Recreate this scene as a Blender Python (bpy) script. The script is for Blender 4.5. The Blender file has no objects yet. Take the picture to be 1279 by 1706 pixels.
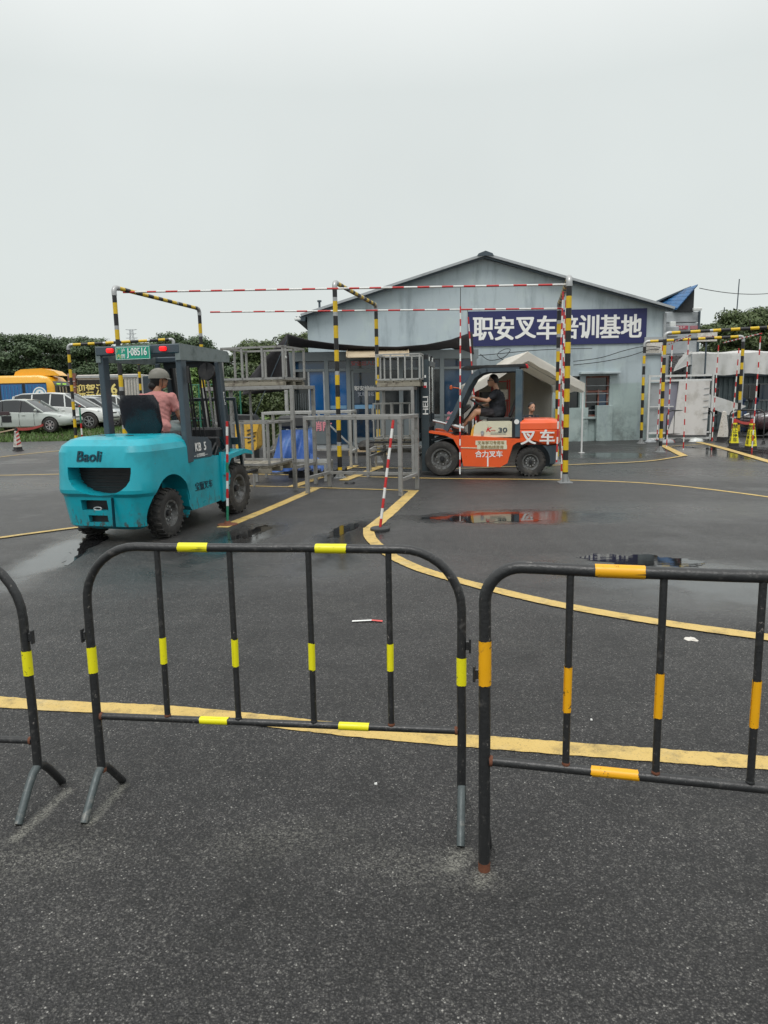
import bpy, bmesh, math, random
from mathutils import Vector, Matrix, noise as mnoise
R_ = math.radians
rnd = random.Random(7)
sc = bpy.context.scene
COL = sc.collection

# ------------------------------------------------------------------ camera
F_, CH, TILT, ROLL = 1200.0, 1.6, R_(9.14), R_(1.1)
_U = Vector((0, math.sin(TILT), math.cos(TILT))); _R = Vector((1, 0, 0)); _F = Vector((0, math.cos(TILT), -math.sin(TILT)))
_r = _R * math.cos(ROLL) - _U * math.sin(ROLL)
_u = _U * math.cos(ROLL) + _R * math.sin(ROLL)
cam = bpy.data.objects.new('camera', bpy.data.cameras.new('camera'))
COL.objects.link(cam); sc.camera = cam
cam.matrix_world = Matrix(((_r.x, _u.x, -_F.x, 0), (_r.y, _u.y, -_F.y, 0), (_r.z, _u.z, -_F.z, CH), (0, 0, 0, 1)))
cam.data.sensor_fit = 'VERTICAL'; cam.data.sensor_height = 36.0; cam.data.lens = F_ / 1706 * 36
cam.data.clip_start = 0.05; cam.data.clip_end = 3000

# ------------------------------------------------------------------ world (overcast) and sun
w = bpy.data.worlds.new('World'); sc.world = w; w.use_nodes = True
nt = w.node_tree; nt.nodes.clear()
SUN_EL, SUN_AZ = R_(58), R_(200)
sky = nt.nodes.new('ShaderNodeTexSky'); sky.sky_type = 'NISHITA'; sky.sun_disc = False
sky.sun_elevation = SUN_EL; sky.sun_rotation = SUN_AZ
tc = nt.nodes.new('ShaderNodeTexCoord'); sx = nt.nodes.new('ShaderNodeSeparateXYZ'); nt.links.new(tc.outputs['Generated'], sx.inputs[0])
rp = nt.nodes.new('ShaderNodeValToRGB'); nt.links.new(sx.outputs['Z'], rp.inputs[0])
els = rp.color_ramp.elements
els[0].position = 0.0; els[0].color = (.655, .69, .67, 1)
els[1].position = 1.0; els[1].color = (1.28, 1.28, 1.25, 1)
for p_, c_ in ((.12, (.64, .68, .66, 1)), (.36, (.66, .70, .685, 1)), (.6, (1.0, 1.01, .995, 1))):
    e_ = els.new(p_); e_.color = c_
nz = nt.nodes.new('ShaderNodeTexNoise'); nz.inputs['Scale'].default_value = 2.4; nz.inputs['Detail'].default_value = 5
nt.links.new(tc.outputs['Generated'], nz.inputs['Vector'])
mr = nt.nodes.new('ShaderNodeMapRange'); nt.links.new(nz.outputs['Fac'], mr.inputs[0])
mr.inputs[1].default_value = .3; mr.inputs[2].default_value = .7; mr.inputs[3].default_value = 11.15; mr.inputs[4].default_value = 11.85
vm = nt.nodes.new('ShaderNodeVectorMath'); vm.operation = 'SCALE'; nt.links.new(rp.outputs[0], vm.inputs[0]); nt.links.new(mr.outputs[0], vm.inputs['Scale'])
mx = nt.nodes.new('ShaderNodeMix'); mx.data_type = 'RGBA'; mx.inputs[0].default_value = .94
nt.links.new(sky.outputs[0], mx.inputs[6]); nt.links.new(vm.outputs[0], mx.inputs[7])
bg = nt.nodes.new('ShaderNodeBackground'); bg.inputs[1].default_value = .1; nt.links.new(mx.outputs[2], bg.inputs[0])
wo = nt.nodes.new('ShaderNodeOutputWorld'); nt.links.new(bg.outputs[0], wo.inputs[0])
sl = bpy.data.lights.new('sun', 'SUN'); sl.energy = 1.5; sl.angle = R_(25); sl.color = (1, .98, .95)
so = bpy.data.objects.new('sun', sl); COL.objects.link(so)
so.rotation_euler = Vector((-math.sin(SUN_AZ) * math.cos(SUN_EL), -math.cos(SUN_AZ) * math.cos(SUN_EL), -math.sin(SUN_EL))).to_track_quat('-Z', 'Y').to_euler()
sc.view_settings.view_transform = 'Standard'; sc.view_settings.look = 'None'
sc.view_settings.exposure = 0.0; sc.view_settings.gamma = 1.0; sc.view_settings.use_curve_mapping = False
sc.cycles.max_bounces = 6; sc.cycles.caustics_reflective = False; sc.cycles.caustics_refractive = False

# ------------------------------------------------------------------ place finding (photo survey -> metres)
def ray(x, y): return _F + _r * ((x - 639.5) / F_) + _u * ((853 - y) / F_)
def G(x, y, z=0.0):
    d = ray(x, y); t = (z - CH) / d.z; return Vector((d.x * t, d.y * t, z))
def P(x, y, Y):
    d = ray(x, y); t = Y / d.y; return Vector((d.x * t, Y, CH + d.z * t))

# ------------------------------------------------------------------ mesh building helpers
class MB:
    def __init__(s): s.v = []; s.f = []; s.m = []; s.mi = 0
    def add(s, vs, fs):
        o = len(s.v); s.v += [tuple(v) for v in vs]
        for f in fs: s.f.append(tuple(o + i for i in f)); s.m.append(s.mi)
        return s
    def mat(s, i): s.mi = i; return s
    def box(s, c, d, rot=None, bev=0.0):
        hx, hy, hz = d[0] / 2, d[1] / 2, d[2] / 2
        c = Vector(c)
        if bev <= 0:
            vs = [Vector((x, y, z)) for x in (-hx, hx) for y in (-hy, hy) for z in (-hz, hz)]
            fs = [(0, 1, 3, 2), (4, 6, 7, 5), (0, 4, 5, 1), (2, 3, 7, 6), (0, 2, 6, 4), (1, 5, 7, 3)]
        else:
            b = min(bev, hx * .95, hy * .95, hz * .95)
            vs = []; idx = {}
            for sx_ in (-1, 1):
                for sy_ in (-1, 1):
                    for sz_ in (-1, 1):
                        for a in range(3):
                            q = [sx_ * (hx - b), sy_ * (hy - b), sz_ * (hz - b)]
                            q[a] = (sx_ * hx, sy_ * hy, sz_ * hz)[a]
                            idx[(sx_, sy_, sz_, a)] = len(vs); vs.append(Vector(q))
            fs = []
            for a in range(3):
                b1, c1 = (a + 1) % 3, (a + 2) % 3
                for sg in (-1, 1):
                    k = []
                    for (p, q) in ((-1, -1), (1, -1), (1, 1), (-1, 1)):
                        t = [0, 0, 0]; t[a] = sg; t[b1] = p; t[c1] = q; k.append(idx[(t[0], t[1], t[2], a)])
                    fs.append(tuple(k if sg > 0 else k[::-1]))
                for p in (-1, 1):
                    for q in (-1, 1):   # edge along axis a
                        t0 = [0, 0, 0]; t1 = [0, 0, 0]; t0[a] = -1; t1[a] = 1
                        t0[b1] = t1[b1] = p; t0[c1] = t1[c1] = q
                        k = [idx[(*t0, b1)], idx[(*t1, b1)], idx[(*t1, c1)], idx[(*t0, c1)]]
                        fs.append(tuple(k if p * q < 0 else k[::-1]))
            for sx_ in (-1, 1):
                for sy_ in (-1, 1):
                    for sz_ in (-1, 1):
                        k = [idx[(sx_, sy_, sz_, a)] for a in range(3)]
                        fs.append(tuple(k if sx_ * sy_ * sz_ > 0 else k[::-1]))
        if rot is not None:
            m = rot if isinstance(rot, Matrix) else Matrix.Rotation(rot, 3, 'Z')
            vs = [m @ v for v in vs]
        return s.add([v + c for v in vs], fs)
    def bar(s, p, q, w_, h_=None, up=None, bev=0):
        p, q = Vector(p), Vector(q); h_ = h_ or w_
        d = q - p; L = d.length; d.normalize()
        up = Vector(up) if up is not None else (Vector((0, 0, 1)) if abs(d.z) < .95 else Vector((0, 1, 0)))
        y = up.cross(d).normalized(); z = d.cross(y)
        m = Matrix(((d.x, y.x, z.x), (d.y, y.y, z.y), (d.z, y.z, z.z)))
        return s.box((p + q) / 2, (L, w_, h_), m, bev)
    def tube(s, pts, r, n=12, caps=True, mats=None, rr=None, flat=1.0):
        pts = [Vector(p) for p in pts]; rings = []
        up = None
        for i, p in enumerate(pts):
            a = pts[max(i - 1, 0)]; b = pts[min(i + 1, len(pts) - 1)]
            t = (b - a)
            if t.length < 1e-9: t = Vector((0, 0, 1))
            t.normalize()
            if up is None: up = Vector((0, 0, 1)) if abs(t.z) < .9 else Vector((1, 0, 0))
            x = up - t * up.dot(t)
            if x.length < 1e-6: x = t.orthogonal()
            x.normalize(); up = x; y = t.cross(x)
            k = rr[i] if rr else r
            rings.append([p + (x * math.cos(2 * math.pi * j / n) + y * math.sin(2 * math.pi * j / n) * flat) * k for j in range(n)])
        o = len(s.v)
        for g in rings: s.v += [tuple(v) for v in g]
        for i in range(len(rings) - 1):
            for j in range(n):
                a = o + i * n + j; b = o + i * n + (j + 1) % n
                s.f.append((a, b, b + n, a + n)); s.m.append(mats[i] if mats else s.mi)
        if caps:
            s.f.append(tuple(o + j for j in range(n))[::-1]); s.m.append(mats[0] if mats else s.mi)
            e = o + (len(rings) - 1) * n
            s.f.append(tuple(e + j for j in range(n))); s.m.append(mats[-1] if mats else s.mi)
        return s
    def cyl(s, p, q, r, r2=None, n=16): return s.tube([p, q], r, n, rr=[r, r if r2 is None else r2])
    def lathe(s, prof, c, axis='Z', n=24, closed=False):
        # prof list of (radius, height)
        c = Vector(c); o = len(s.v)
        for (r, h) in prof:
            for j in range(n):
                a = 2 * math.pi * j / n; x, y = r * math.cos(a), r * math.sin(a)
                v = {'Z': (x, y, h), 'Y': (y, h, x), 'X': (h, x, y)}[axis]
                s.v.append(tuple(c + Vector(v)))
        k = len(prof)
        for i in range(k if closed else k - 1):
            for j in range(n):
                a = o + i * n + j; b = o + i * n + (j + 1) % n
                a2 = o + ((i + 1) % k) * n + j; b2 = o + ((i + 1) % k) * n + (j + 1) % n
                s.f.append((a, b, b2, a2)); s.m.append(s.mi)
        return s
    def prism(s, poly, lo, hi, axis='Y', off=(0, 0, 0)):
        # poly: 2D; axis Y -> (x,z) ; X -> (y,z) ; Z -> (x,y)
        n = len(poly); vs = []
        for h in (lo, hi):
            for (a, b) in poly:
                v = {'Y': (a, h, b), 'X': (h, a, b), 'Z': (a, b, h)}[axis]
                vs.append(Vector(v) + Vector(off))
        fs = [tuple(range(n)), tuple(range(n, 2 * n))[::-1]]
        for i in range(n): fs.append((i, i + n, (i + 1) % n + n, (i + 1) % n))
        return s.add(vs, fs)
    def loft(s, rings, caps=True, closed=True):
        n = len(rings[0]); o = len(s.v)
        for g in rings: s.v += [tuple(v) for v in g]
        for i in range(len(rings) - 1):
            for j in range(n if closed else n - 1):
                a = o + i * n + j; b = o + i * n + (j + 1) % n
                s.f.append((a, b, b + n, a + n)); s.m.append(s.mi)
        if caps:
            s.f.append(tuple(o + j for j in range(n))[::-1]); s.m.append(s.mi)
            e = o + (len(rings) - 1) * n; s.f.append(tuple(e + j for j in range(n))); s.m.append(s.mi)
        return s
    def sphere(s, c, r, n=16, k=10, sc_=(1, 1, 1)):
        prof = [(max(1e-4, math.sin(math.pi * i / k)) * r, -math.cos(math.pi * i / k) * r) for i in range(k + 1)]
        o = len(s.v); s.lathe(prof, (0, 0, 0), 'Z', n); c = Vector(c)
        for i in range(o, len(s.v)): v = s.v[i]; s.v[i] = (v[0] * sc_[0] + c.x, v[1] * sc_[1] + c.y, v[2] * sc_[2] + c.z)
        return s
    def grid(s, fn, nu, nv):
        vs = [fn(i / nu, j / nv) for i in range(nu + 1) for j in range(nv + 1)]
        fs = [(i * (nv + 1) + j, (i + 1) * (nv + 1) + j, (i + 1) * (nv + 1) + j + 1, i * (nv + 1) + j + 1) for i in range(nu) for j in range(nv)]
        return s.add(vs, fs)
    def mesh(s, name, mats, smooth=None, fix=True):
        me = bpy.data.meshes.new(name); me.from_pydata(s.v, [], s.f)
        if not isinstance(mats, (list, tuple)): mats = [mats]
        for m in mats: me.materials.append(m)
        me.polygons.foreach_set('material_index', s.m)
        if fix:
            bm = bmesh.new(); bm.from_mesh(me); bmesh.ops.recalc_face_normals(bm, faces=bm.faces); bm.to_mesh(me); bm.free()
        me.update()
        if smooth is not None:
            me.shade_smooth(); me.set_sharp_from_angle(angle=R_(smooth))
        return me
    def build(s, name, mats, parent=None, smooth=None, fix=True):
        return link(name, s.mesh(name, mats, smooth, fix), parent)

def link(name, me, parent=None):
    o = bpy.data.objects.new(name, me); COL.objects.link(o)
    if parent is not None: o.parent = parent
    return o
def tag(o, label=None, cat=None, group=None, kind=None):
    if label: o['label'] = label
    if cat: o['category'] = cat
    if group: o['group'] = group
    if kind: o['kind'] = kind
    return o
def thing(name, label, cat, loc=(0, 0, 0), rz=0.0, group=None):
    o = bpy.data.objects.new(name, None); COL.objects.link(o); o.location = loc; o.rotation_euler = (0, 0, rz)
    o.empty_display_size = .2
    return tag(o, label, cat, group)
def dup(o, loc=None, rz=None, label=None, parent=None, scale=None):
    c = o.copy(); COL.objects.link(c)
    if parent is not None: c.parent = parent
    if loc is not None: c.location = loc
    if rz is not None: c.rotation_euler = (0, 0, rz)
    if scale is not None: c.scale = scale
    if label: c['label'] = label
    for ch in list(o.children): dup(ch, parent=c)
    return c
def struct(o): o['kind'] = 'structure'; return o
def evaluated(o, name):
    dg = bpy.context.evaluated_depsgraph_get(); dg.update()
    return bpy.data.meshes.new_from_object(o.evaluated_get(dg), preserve_all_data_layers=True, depsgraph=dg)
def carve(o, cutters, smooth=35):
    cs = []
    for k in cutters:
        c = k.build('cutter', [], o.parent); cs.append(c)
        m = o.modifiers.new('b', 'BOOLEAN'); m.object = c; m.operation = 'DIFFERENCE'; m.solver = 'EXACT'
    me = evaluated(o, o.name); old = o.data
    o.modifiers.clear(); o.data = me; me.name = old.name; bpy.data.meshes.remove(old)
    for c in cs: bpy.data.objects.remove(c)
    if smooth is not None: me.shade_smooth(); me.set_sharp_from_angle(angle=R_(smooth))
    return o
def blob(name, caps, mat, parent, voxel=.012, it=6, balls=(), folds=0.0):
    """one continuous surface grown over tapered limbs; caps = (p,q,r1,r2[,flat])"""
    b = MB()
    for c in caps:
        p, q, r1, r2 = Vector(c[0]), Vector(c[1]), c[2], c[3]; flat = len(c) > 4 and c[4]
        d = (q - p); L = d.length or 1e-4; d = d / L
        pts = []; rr = []
        for a in (-90, -60, -30, 0): pts.append(p + d * (r1 * math.sin(R_(a)))); rr.append(max(r1 * math.cos(R_(a)), .0008))
        if flat: pts.append(q); rr.append(r2)
        else:
            for a in (0, 30, 60, 90): pts.append(q + d * (r2 * math.sin(R_(a)))); rr.append(max(r2 * math.cos(R_(a)), .0008))
        b.tube(pts, 0, 12, rr=rr)
    for (c, r, s3) in balls: b.sphere(c, r, 16, 10, s3)
    o = b.build(name, mat, parent)
    m = o.modifiers.new('r', 'REMESH'); m.mode = 'VOXEL'; m.voxel_size = voxel; m.use_smooth_shade = True
    if it:
        m = o.modifiers.new('s', 'SMOOTH'); m.iterations = it; m.factor = .5
    pm = o.parent; me = evaluated(o, name); old = o.data; o.modifiers.clear(); o.data = me; me.name = name
    bpy.data.meshes.remove(old); me.materials.clear(); me.materials.append(mat); me.shade_smooth()
    if folds:   # cloth creases
        ns = [v.normal.copy() for v in me.vertices]
        for v, n in zip(me.vertices, ns):
            c = v.co; q = mnoise.noise(Vector((c.x * 7 + c.z * 5, c.y * 7, c.z * 22 - c.y * 9 + c.x * 6))) + .5 * mnoise.noise(c * 26)
            v.co = c + n * (folds * q)
    return o
def text(body, size, c, xd, up, mat, parent, name='lettering', depth=.004, bold=0.0, wscale=1.0, shear=0, spacing=1.0, heavy=0.0):
    cu = bpy.data.curves.new('text', 'FONT'); cu.body = body; cu.size = size; cu.extrude = depth / 2; cu.offset = bold * size
    cu.align_x = 'CENTER'; cu.align_y = 'CENTER'; cu.shear = shear; cu.resolution_u = 3; cu.space_character = spacing
    t = bpy.data.objects.new('text', cu); COL.objects.link(t)
    me = evaluated(t, name); bpy.data.objects.remove(t)
    xs = [v.co.x for v in me.vertices]; ys = [v.co.y for v in me.vertices]
    cx, cy = (min(xs) + max(xs)) / 2, (min(ys) + max(ys)) / 2
    xd = Vector(xd).normalized(); up = Vector(up).normalized(); zd = xd.cross(up); c = Vector(c)
    for v in me.vertices:
        v.co = c + xd * ((v.co.x - cx) * wscale) + up * (v.co.y - cy) + zd * v.co.z
    if heavy:   # thicker strokes: the same print laid over itself a hair to each side
        bm = bmesh.new(); h_ = heavy * size
        for i, (a, b_) in enumerate(((0, 0), (h_, h_ * .5), (-h_, h_ * .5), (h_, -h_ * .5), (-h_, -h_ * .5))):
            n0 = len(bm.verts); bm.from_mesh(me); bm.verts.ensure_lookup_table()
            bmesh.ops.translate(bm, verts=bm.verts[n0:], vec=xd * a + up * b_ + zd * (.0007 * i))
        bm.to_mesh(me); bm.free()
    me.name = name; me.materials.clear(); me.materials.append(mat)
    return link(name, me, parent)
def arc(c, r, a0, a1, n, pl='XZ'):
    out = []
    for i in range(n + 1):
        a = R_(a0 + (a1 - a0) * i / n); x, y = r * math.cos(a), r * math.sin(a)
        out.append(Vector(c) + (Vector((x, 0, y)) if pl == 'XZ' else Vector((x, y, 0)) if pl == 'XY' else Vector((0, x, y))))
    return out
# ------------------------------------------------------------------ materials
def nn(nt, t, **k):
    n = nt.nodes.new(t)
    for a, b in k.items(): setattr(n, a, b)
    return n
def mixc(nt, fac, a, b, bt='MIX'):
    m = nn(nt, 'ShaderNodeMix', data_type='RGBA', blend_type=bt)
    for i, v in ((0, fac), (6, a), (7, b)):
        if hasattr(v, 'is_output') or hasattr(v, 'links'): nt.links.new(v, m.inputs[i])
        else: m.inputs[i].default_value = v if i == 0 else (v[0], v[1], v[2], 1)
    return m.outputs[2]
def mathn(nt, op, a, b=None, c=None, clamp=False):
    m = nn(nt, 'ShaderNodeMath', operation=op, use_clamp=clamp)
    for i, v in enumerate((a, b, c)):
        if v is None: continue
        if hasattr(v, 'links'): nt.links.new(v, m.inputs[i])
        else: m.inputs[i].default_value = v
    return m.outputs[0]
def rng(nt, v, a, b, c, d):
    m = nn(nt, 'ShaderNodeMapRange'); nt.links.new(v, m.inputs[0])
    for i, x in enumerate((a, b, c, d)): m.inputs[i + 1].default_value = x
    return m.outputs[0]
def noise(nt, vec, scale, detail=4, rough=.55):
    n = nn(nt, 'ShaderNodeTexNoise'); n.inputs['Scale'].default_value = scale; n.inputs['Detail'].default_value = detail
    n.inputs['Roughness'].default_value = rough; nt.links.new(vec, n.inputs['Vector']); return n.outputs['Fac']
def base(name):
    m = bpy.data.materials.new(name); m.use_nodes = True; nt = m.node_tree
    b = nt.nodes['Principled BSDF']; tc = nn(nt, 'ShaderNodeTexCoord')
    return m, nt, b, tc.outputs['Object']
def M(name, col, rough=.5, metal=0.0, var=.12, sc_=6, dirt=None, dsc=3, dth=(.5, .65), bump=0.0, bsc=60, coat=0, emit=0, spec=None, rv=.12, fleck=None):
    m, nt, b, co = base(name)
    f = noise(nt, co, sc_, 5)
    a = tuple(c * (1 - var) for c in col); d = tuple(min(1, c * (1 + var)) for c in col)
    c = mixc(nt, f, a, d)
    if dirt:
        f2 = rng(nt, noise(nt, co, dsc, 8, .68), dth[0], dth[1], 0, 1); c = mixc(nt, f2, c, dirt)
    if fleck:
        f3 = rng(nt, noise(nt, co, fleck[0], 6, .7), fleck[1], fleck[1] + .03, 0, 1); c = mixc(nt, f3, c, fleck[2])
    nt.links.new(c, b.inputs['Base Color'])
    nt.links.new(rng(nt, noise(nt, co, sc_ * 2.3, 6, .65), .3, .7, max(.02, rough - rv), min(1, rough + rv)), b.inputs['Roughness'])
    b.inputs['Metallic'].default_value = metal
    if coat: b.inputs['Coat Weight'].default_value = coat; b.inputs['Coat Roughness'].default_value = .12
    if spec is not None: b.inputs['Specular IOR Level'].default_value = spec
    if emit: b.inputs['Emission Color'].default_value = (*col, 1); b.inputs['Emission Strength'].default_value = emit
    if bump:
        bp = nn(nt, 'ShaderNodeBump'); bp.inputs['Strength'].default_value = bump; bp.inputs['Distance'].default_value = .01
        nt.links.new(noise(nt, co, bsc, 5), bp.inputs['Height']); nt.links.new(bp.outputs[0], b.inputs['Normal'])
    return m
teal = M('teal_paint', (.004, .37, .46), .38, var=.10, sc_=2.2, dirt=(.003, .23, .28), dsc=1.8, dth=(.5, .75), coat=.25, bump=.06, bsc=25, fleck=(24, .665, (.07, .085, .08)))
nt = teal.node_tree; b = nt.nodes['Principled BSDF']; co = [n for n in nt.nodes if n.type == 'TEX_COORD'][0].outputs['Object']
sp_t = nn(nt, 'ShaderNodeSeparateXYZ'); nt.links.new(co, sp_t.inputs[0])
prev = b.inputs['Base Color'].links[0].from_socket
lowm = rng(nt, sp_t.outputs['Z'], .14, .62, 1, 0)
mp_t = nn(nt, 'ShaderNodeMapping'); mp_t.inputs['Scale'].default_value = (1, 1, .45); nt.links.new(co, mp_t.inputs[0])
chips = mathn(nt, 'MULTIPLY', rng(nt, mathn(nt, 'ADD', noise(nt, mp_t.outputs[0], 17, 7, .72), mathn(nt, 'MULTIPLY', lowm, .14)), .655, .675, 0, 1), lowm, clamp=True)
prev = mixc(nt, chips, prev, (.085, .06, .045))
grime = mathn(nt, 'MULTIPLY', rng(nt, noise(nt, co, 4.5, 7, .7), .42, .70, 0, .7), rng(nt, sp_t.outputs['Z'], .15, .85, .9, 0))
prev = mixc(nt, grime, prev, (.055, .16, .17)); nt.links.new(prev, b.inputs['Base Color'])
dkteal = M('dark_teal_print', (.004, .045, .07), .5)
darkgrey = M('dark_grey_paint', (.052, .074, .092), .45, var=.14, dirt=(.11, .12, .12), dsc=7, dth=(.6, .8), bump=.05)
mastgrey = M('mast_grey_paint', (.035, .052, .062), .45, var=.2, dirt=(.10, .09, .075), dsc=9, dth=(.6, .8))
roofgrey = M('weathered_grey_paint', (.17, .205, .205), .6, var=.15, dirt=(.075, .10, .095), dsc=9, dth=(.5, .7))
blackpl = M('black_plastic', (.016, .017, .019), .45, var=.3, dirt=(.05, .05, .048), dth=(.55, .8))
rubber = M('tyre_rubber', (.028, .027, .026), .78, var=.25, sc_=9, dirt=(.085, .078, .068), dsc=7, dth=(.5, .72), bump=.25, bsc=90)
rimgrey = M('rim_grey', (.15, .155, .155), .5, .3, dirt=(.055, .05, .045), dsc=16, dth=(.45, .62))
orange = M('orange_paint', (.80, .105, .018), .36, var=.08, sc_=3, dirt=(.42, .06, .016), dsc=4, dth=(.6, .8), coat=.3, fleck=(22, .72, (.12, .10, .08)))
cream = M('cream_paint', (.68, .66, .50), .4, var=.06, dirt=(.42, .38, .24), dsc=5, dth=(.58, .8))
steel = M('grey_steel', (.27, .27, .26), .5, .12, var=.22, sc_=12, dirt=(.085, .07, .055), dsc=8, dth=(.54, .74), bump=.08)
steel2 = M('pale_grey_steel', (.38, .385, .37), .5, .2, var=.15, sc_=10, dirt=(.14, .12, .10), dsc=9, dth=(.55, .75))
steel3 = M('greenish_steel', (.16, .20, .18), .5, .2, var=.15, sc_=10, dirt=(.08, .07, .06), dsc=9, dth=(.55, .75))
chrome = M('chrome_rod', (.62, .63, .62), .22, .9, var=.05)
galv = M('galvanised', (.40, .41, .41), .42, .55, var=.15, sc_=14, dirt=(.20, .14, .09), dsc=10, dth=(.62, .8))
pblack = M('pole_black', (.014, .014, .015), .42, var=.3, dirt=(.06, .06, .055), dsc=18, dth=(.6, .75))
pyellow = M('pole_yellow', (.66, .44, .012), .42, var=.12, sc_=12, dirt=(.22, .15, .05), dsc=16, dth=(.6, .78))
pred = M('pole_red', (.50, .022, .022), .42, var=.12, dirt=(.25, .05, .04), dsc=14, dth=(.6, .8))
pwhite = M('pole_white', (.70, .70, .68), .45, var=.06, dirt=(.38, .36, .32), dsc=14, dth=(.58, .8))
barblack = M('barrier_black', (.022, .023, .024), .36, var=.3, sc_=20, dirt=(.075, .072, .07), dsc=26, dth=(.57, .70), bump=.22, bsc=70, fleck=(55, .64, (.19, .175, .16)))
bargrey = M('barrier_scuffed_grey', (.075, .092, .095), .45, .2, var=.2, sc_=16, dirt=(.23, .22, .20), dsc=22, dth=(.56, .72), bump=.2)
rust = M('rust', (.14, .05, .025), .85, var=.4, sc_=30, bump=.4)
tapeyel = M('reflective_yellow', (.82, .76, .012), .38, var=.04, sc_=18, dirt=(.55, .48, .03), dsc=24, dth=(.62, .74), fleck=(34, .66, (.10, .09, .04)))
tapeor = M('reflective_amber', (.82, .40, .008), .38, var=.06, sc_=16, dirt=(.45, .20, .02), dsc=20, dth=(.62, .72), fleck=(30, .625, (.04, .03, .02)))
redlamp = M('red_lamp', (.9, .01, .01), .3, emit=1.2)
amber = M('amber_lens', (.55, .10, .02), .3)
skin = M('skin', (.62, .34, .22), .5, var=.08, sc_=10)
skin2 = M('tanned_skin', (.52, .28, .18), .5, var=.08, sc_=10)
hair = M('black_hair', (.012, .010, .010), .5, var=.3, sc_=60, bump=.5, bsc=160)
pink = M('pink_cotton', (.75, .33, .31), .85, var=.08, sc_=9, bump=.5, bsc=14)
blackcl = M('black_cotton', (.016, .018, .024), .85, var=.25, sc_=9, bump=.5, bsc=14)
darkcl = M('dark_shorts', (.022, .018, .022), .8, var=.25, sc_=9, bump=.5, bsc=14)
jeans = M('pale_jeans', (.42, .50, .50), .85, var=.12, bump=.3)
shoe = M('grey_shoe', (.36, .37, .36), .6, var=.2, sc_=25)
sock = M('white_sock', (.66, .66, .62), .8)
helmetm = M('grey_helmet', (.30, .29, .25), .5, var=.1)
sheeny = M('wrapped_vinyl', (.012, .013, .018), .22, var=.3, sc_=5, bump=.6, bsc=9)
plateg = M('green_plate', (.012, .30, .20), .4, var=.05)
whitep = M('white_print', (.80, .80, .78), .5, var=.03)
redp = M('red_print', (.62, .02, .03), .5)
blackp = M('black_print', (.015, .015, .018), .5)
goldp = M('gold_print', (.78, .66, .24), .5)
pinkp = M('pale_red_print', (.75, .28, .33), .5)
navy = M('navy_banner', (.018, .022, .105), .5, var=.08, sc_=2)
glassm, nt, b, co = base('tinted_glass')
c = mixc(nt, noise(nt, co, 1.3, 3), (.004, .012, .03), (.008, .03, .06)); nt.links.new(c, b.inputs['Base Color']); b.inputs['Roughness'].default_value = .04; b.inputs['Specular IOR Level'].default_value = .8
bluegl = M('blue_tinted_glass', (.004, .085, .26), .07, var=.3, sc_=1.6, spec=.8, rv=.03)
blueg2 = M('dim_blue_glass', (.010, .04, .085), .08, var=.4, sc_=1.6, spec=.8, rv=.03)
darkgl = M('dark_glass', (.012, .016, .018), .10, var=.4, sc_=2, spec=.7, rv=.04)
carwhite = M('car_white', (.66, .68, .66), .28, var=.02, coat=.4, rv=.01)
carsilver = M('car_silver', (.46, .50, .47), .32, .2, var=.02, coat=.4, rv=.01)
cargrey = M('car_grey', (.38, .41, .42), .32, .2, var=.02, coat=.4, rv=.01)
cardark = M('car_dark_maroon', (.03, .008, .012), .25, coat=.8)
busyel = M('bus_yellow', (.80, .40, .012), .35, var=.04, coat=.4)
alloy = M('alloy', (.52, .53, .53), .35, .6, var=.1)
lens = M('clear_lens', (.60, .62, .62), .12, .3)
frameg = M('window_frame_grey', (.15, .175, .185), .5, var=.1, dirt=(.20, .21, .21), dsc=5, dth=(.6, .8))
creampl = M('cream_awning', (.66, .56, .40), .35, var=.05, dirt=(.48, .38, .25), dsc=4)
netm = M('black_shade_net', (.055, .052, .058), .9, var=.2, sc_=12, bump=.4, bsc=40)
tentm = M('tent_fabric', (.80, .77, .70), .7, var=.05, sc_=3, dirt=(.55, .50, .42), dsc=3, dth=(.55, .8), bump=.35, bsc=6)
tentin = M('tent_lining', (.17, .145, .10), .8, var=.1)
tentwh = M('white_tarpaulin', (.74, .74, .72), .6, var=.04, dirt=(.60, .60, .56), dsc=2.5, bump=.6, bsc=3)
duskblue = M('dull_blue_cover', (.02, .045, .11), .7)
def translucent(m, k):
    nt = m.node_tree; b = nt.nodes['Principled BSDF']; tr = nn(nt, 'ShaderNodeBsdfTranslucent'); ms = nn(nt, 'ShaderNodeMixShader')
    nt.links.new(b.inputs['Base Color'].links[0].from_socket, tr.inputs['Color']); ms.inputs[0].default_value = k
    nt.links.new(b.outputs[0], ms.inputs[1]); nt.links.new(tr.outputs[0], ms.inputs[2]); nt.links.new(ms.outputs[0], nt.nodes['Material Output'].inputs['Surface'])
translucent(tentm, .35); translucent(tentwh, .25); translucent(creampl, .4)
bluetarp = M('blue_tarp', (.022, .085, .31), .5, var=.15, sc_=5, dirt=(.06, .15, .36), bump=.8, bsc=8)
cratem = M('black_crate', (.04, .042, .043), .6, var=.2)
wood = M('weathered_pallet_wood', (.27, .25, .20), .8, var=.2, sc_=12, dirt=(.12, .10, .08), dsc=8)
whitest = M('white_steel', (.66, .67, .66), .45, var=.05, dirt=(.45, .42, .38), dsc=7, dth=(.58, .8))
sheetwh = M('white_sheet', (.66, .645, .63), .5, var=.04, dirt=(.50, .48, .45), dsc=2, bump=.2, bsc=3)
greyp = M('grey_panel', (.36, .385, .40), .5, var=.05, dirt=(.27, .29, .30), dsc=2.5)
violetp = M('violet_grey_panel', (.27, .27, .33), .5, var=.06)
bluroof = M('blue_roof_sheet', (.035, .14, .32), .45, var=.15, dirt=(.02, .07, .17), dsc=3)
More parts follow.
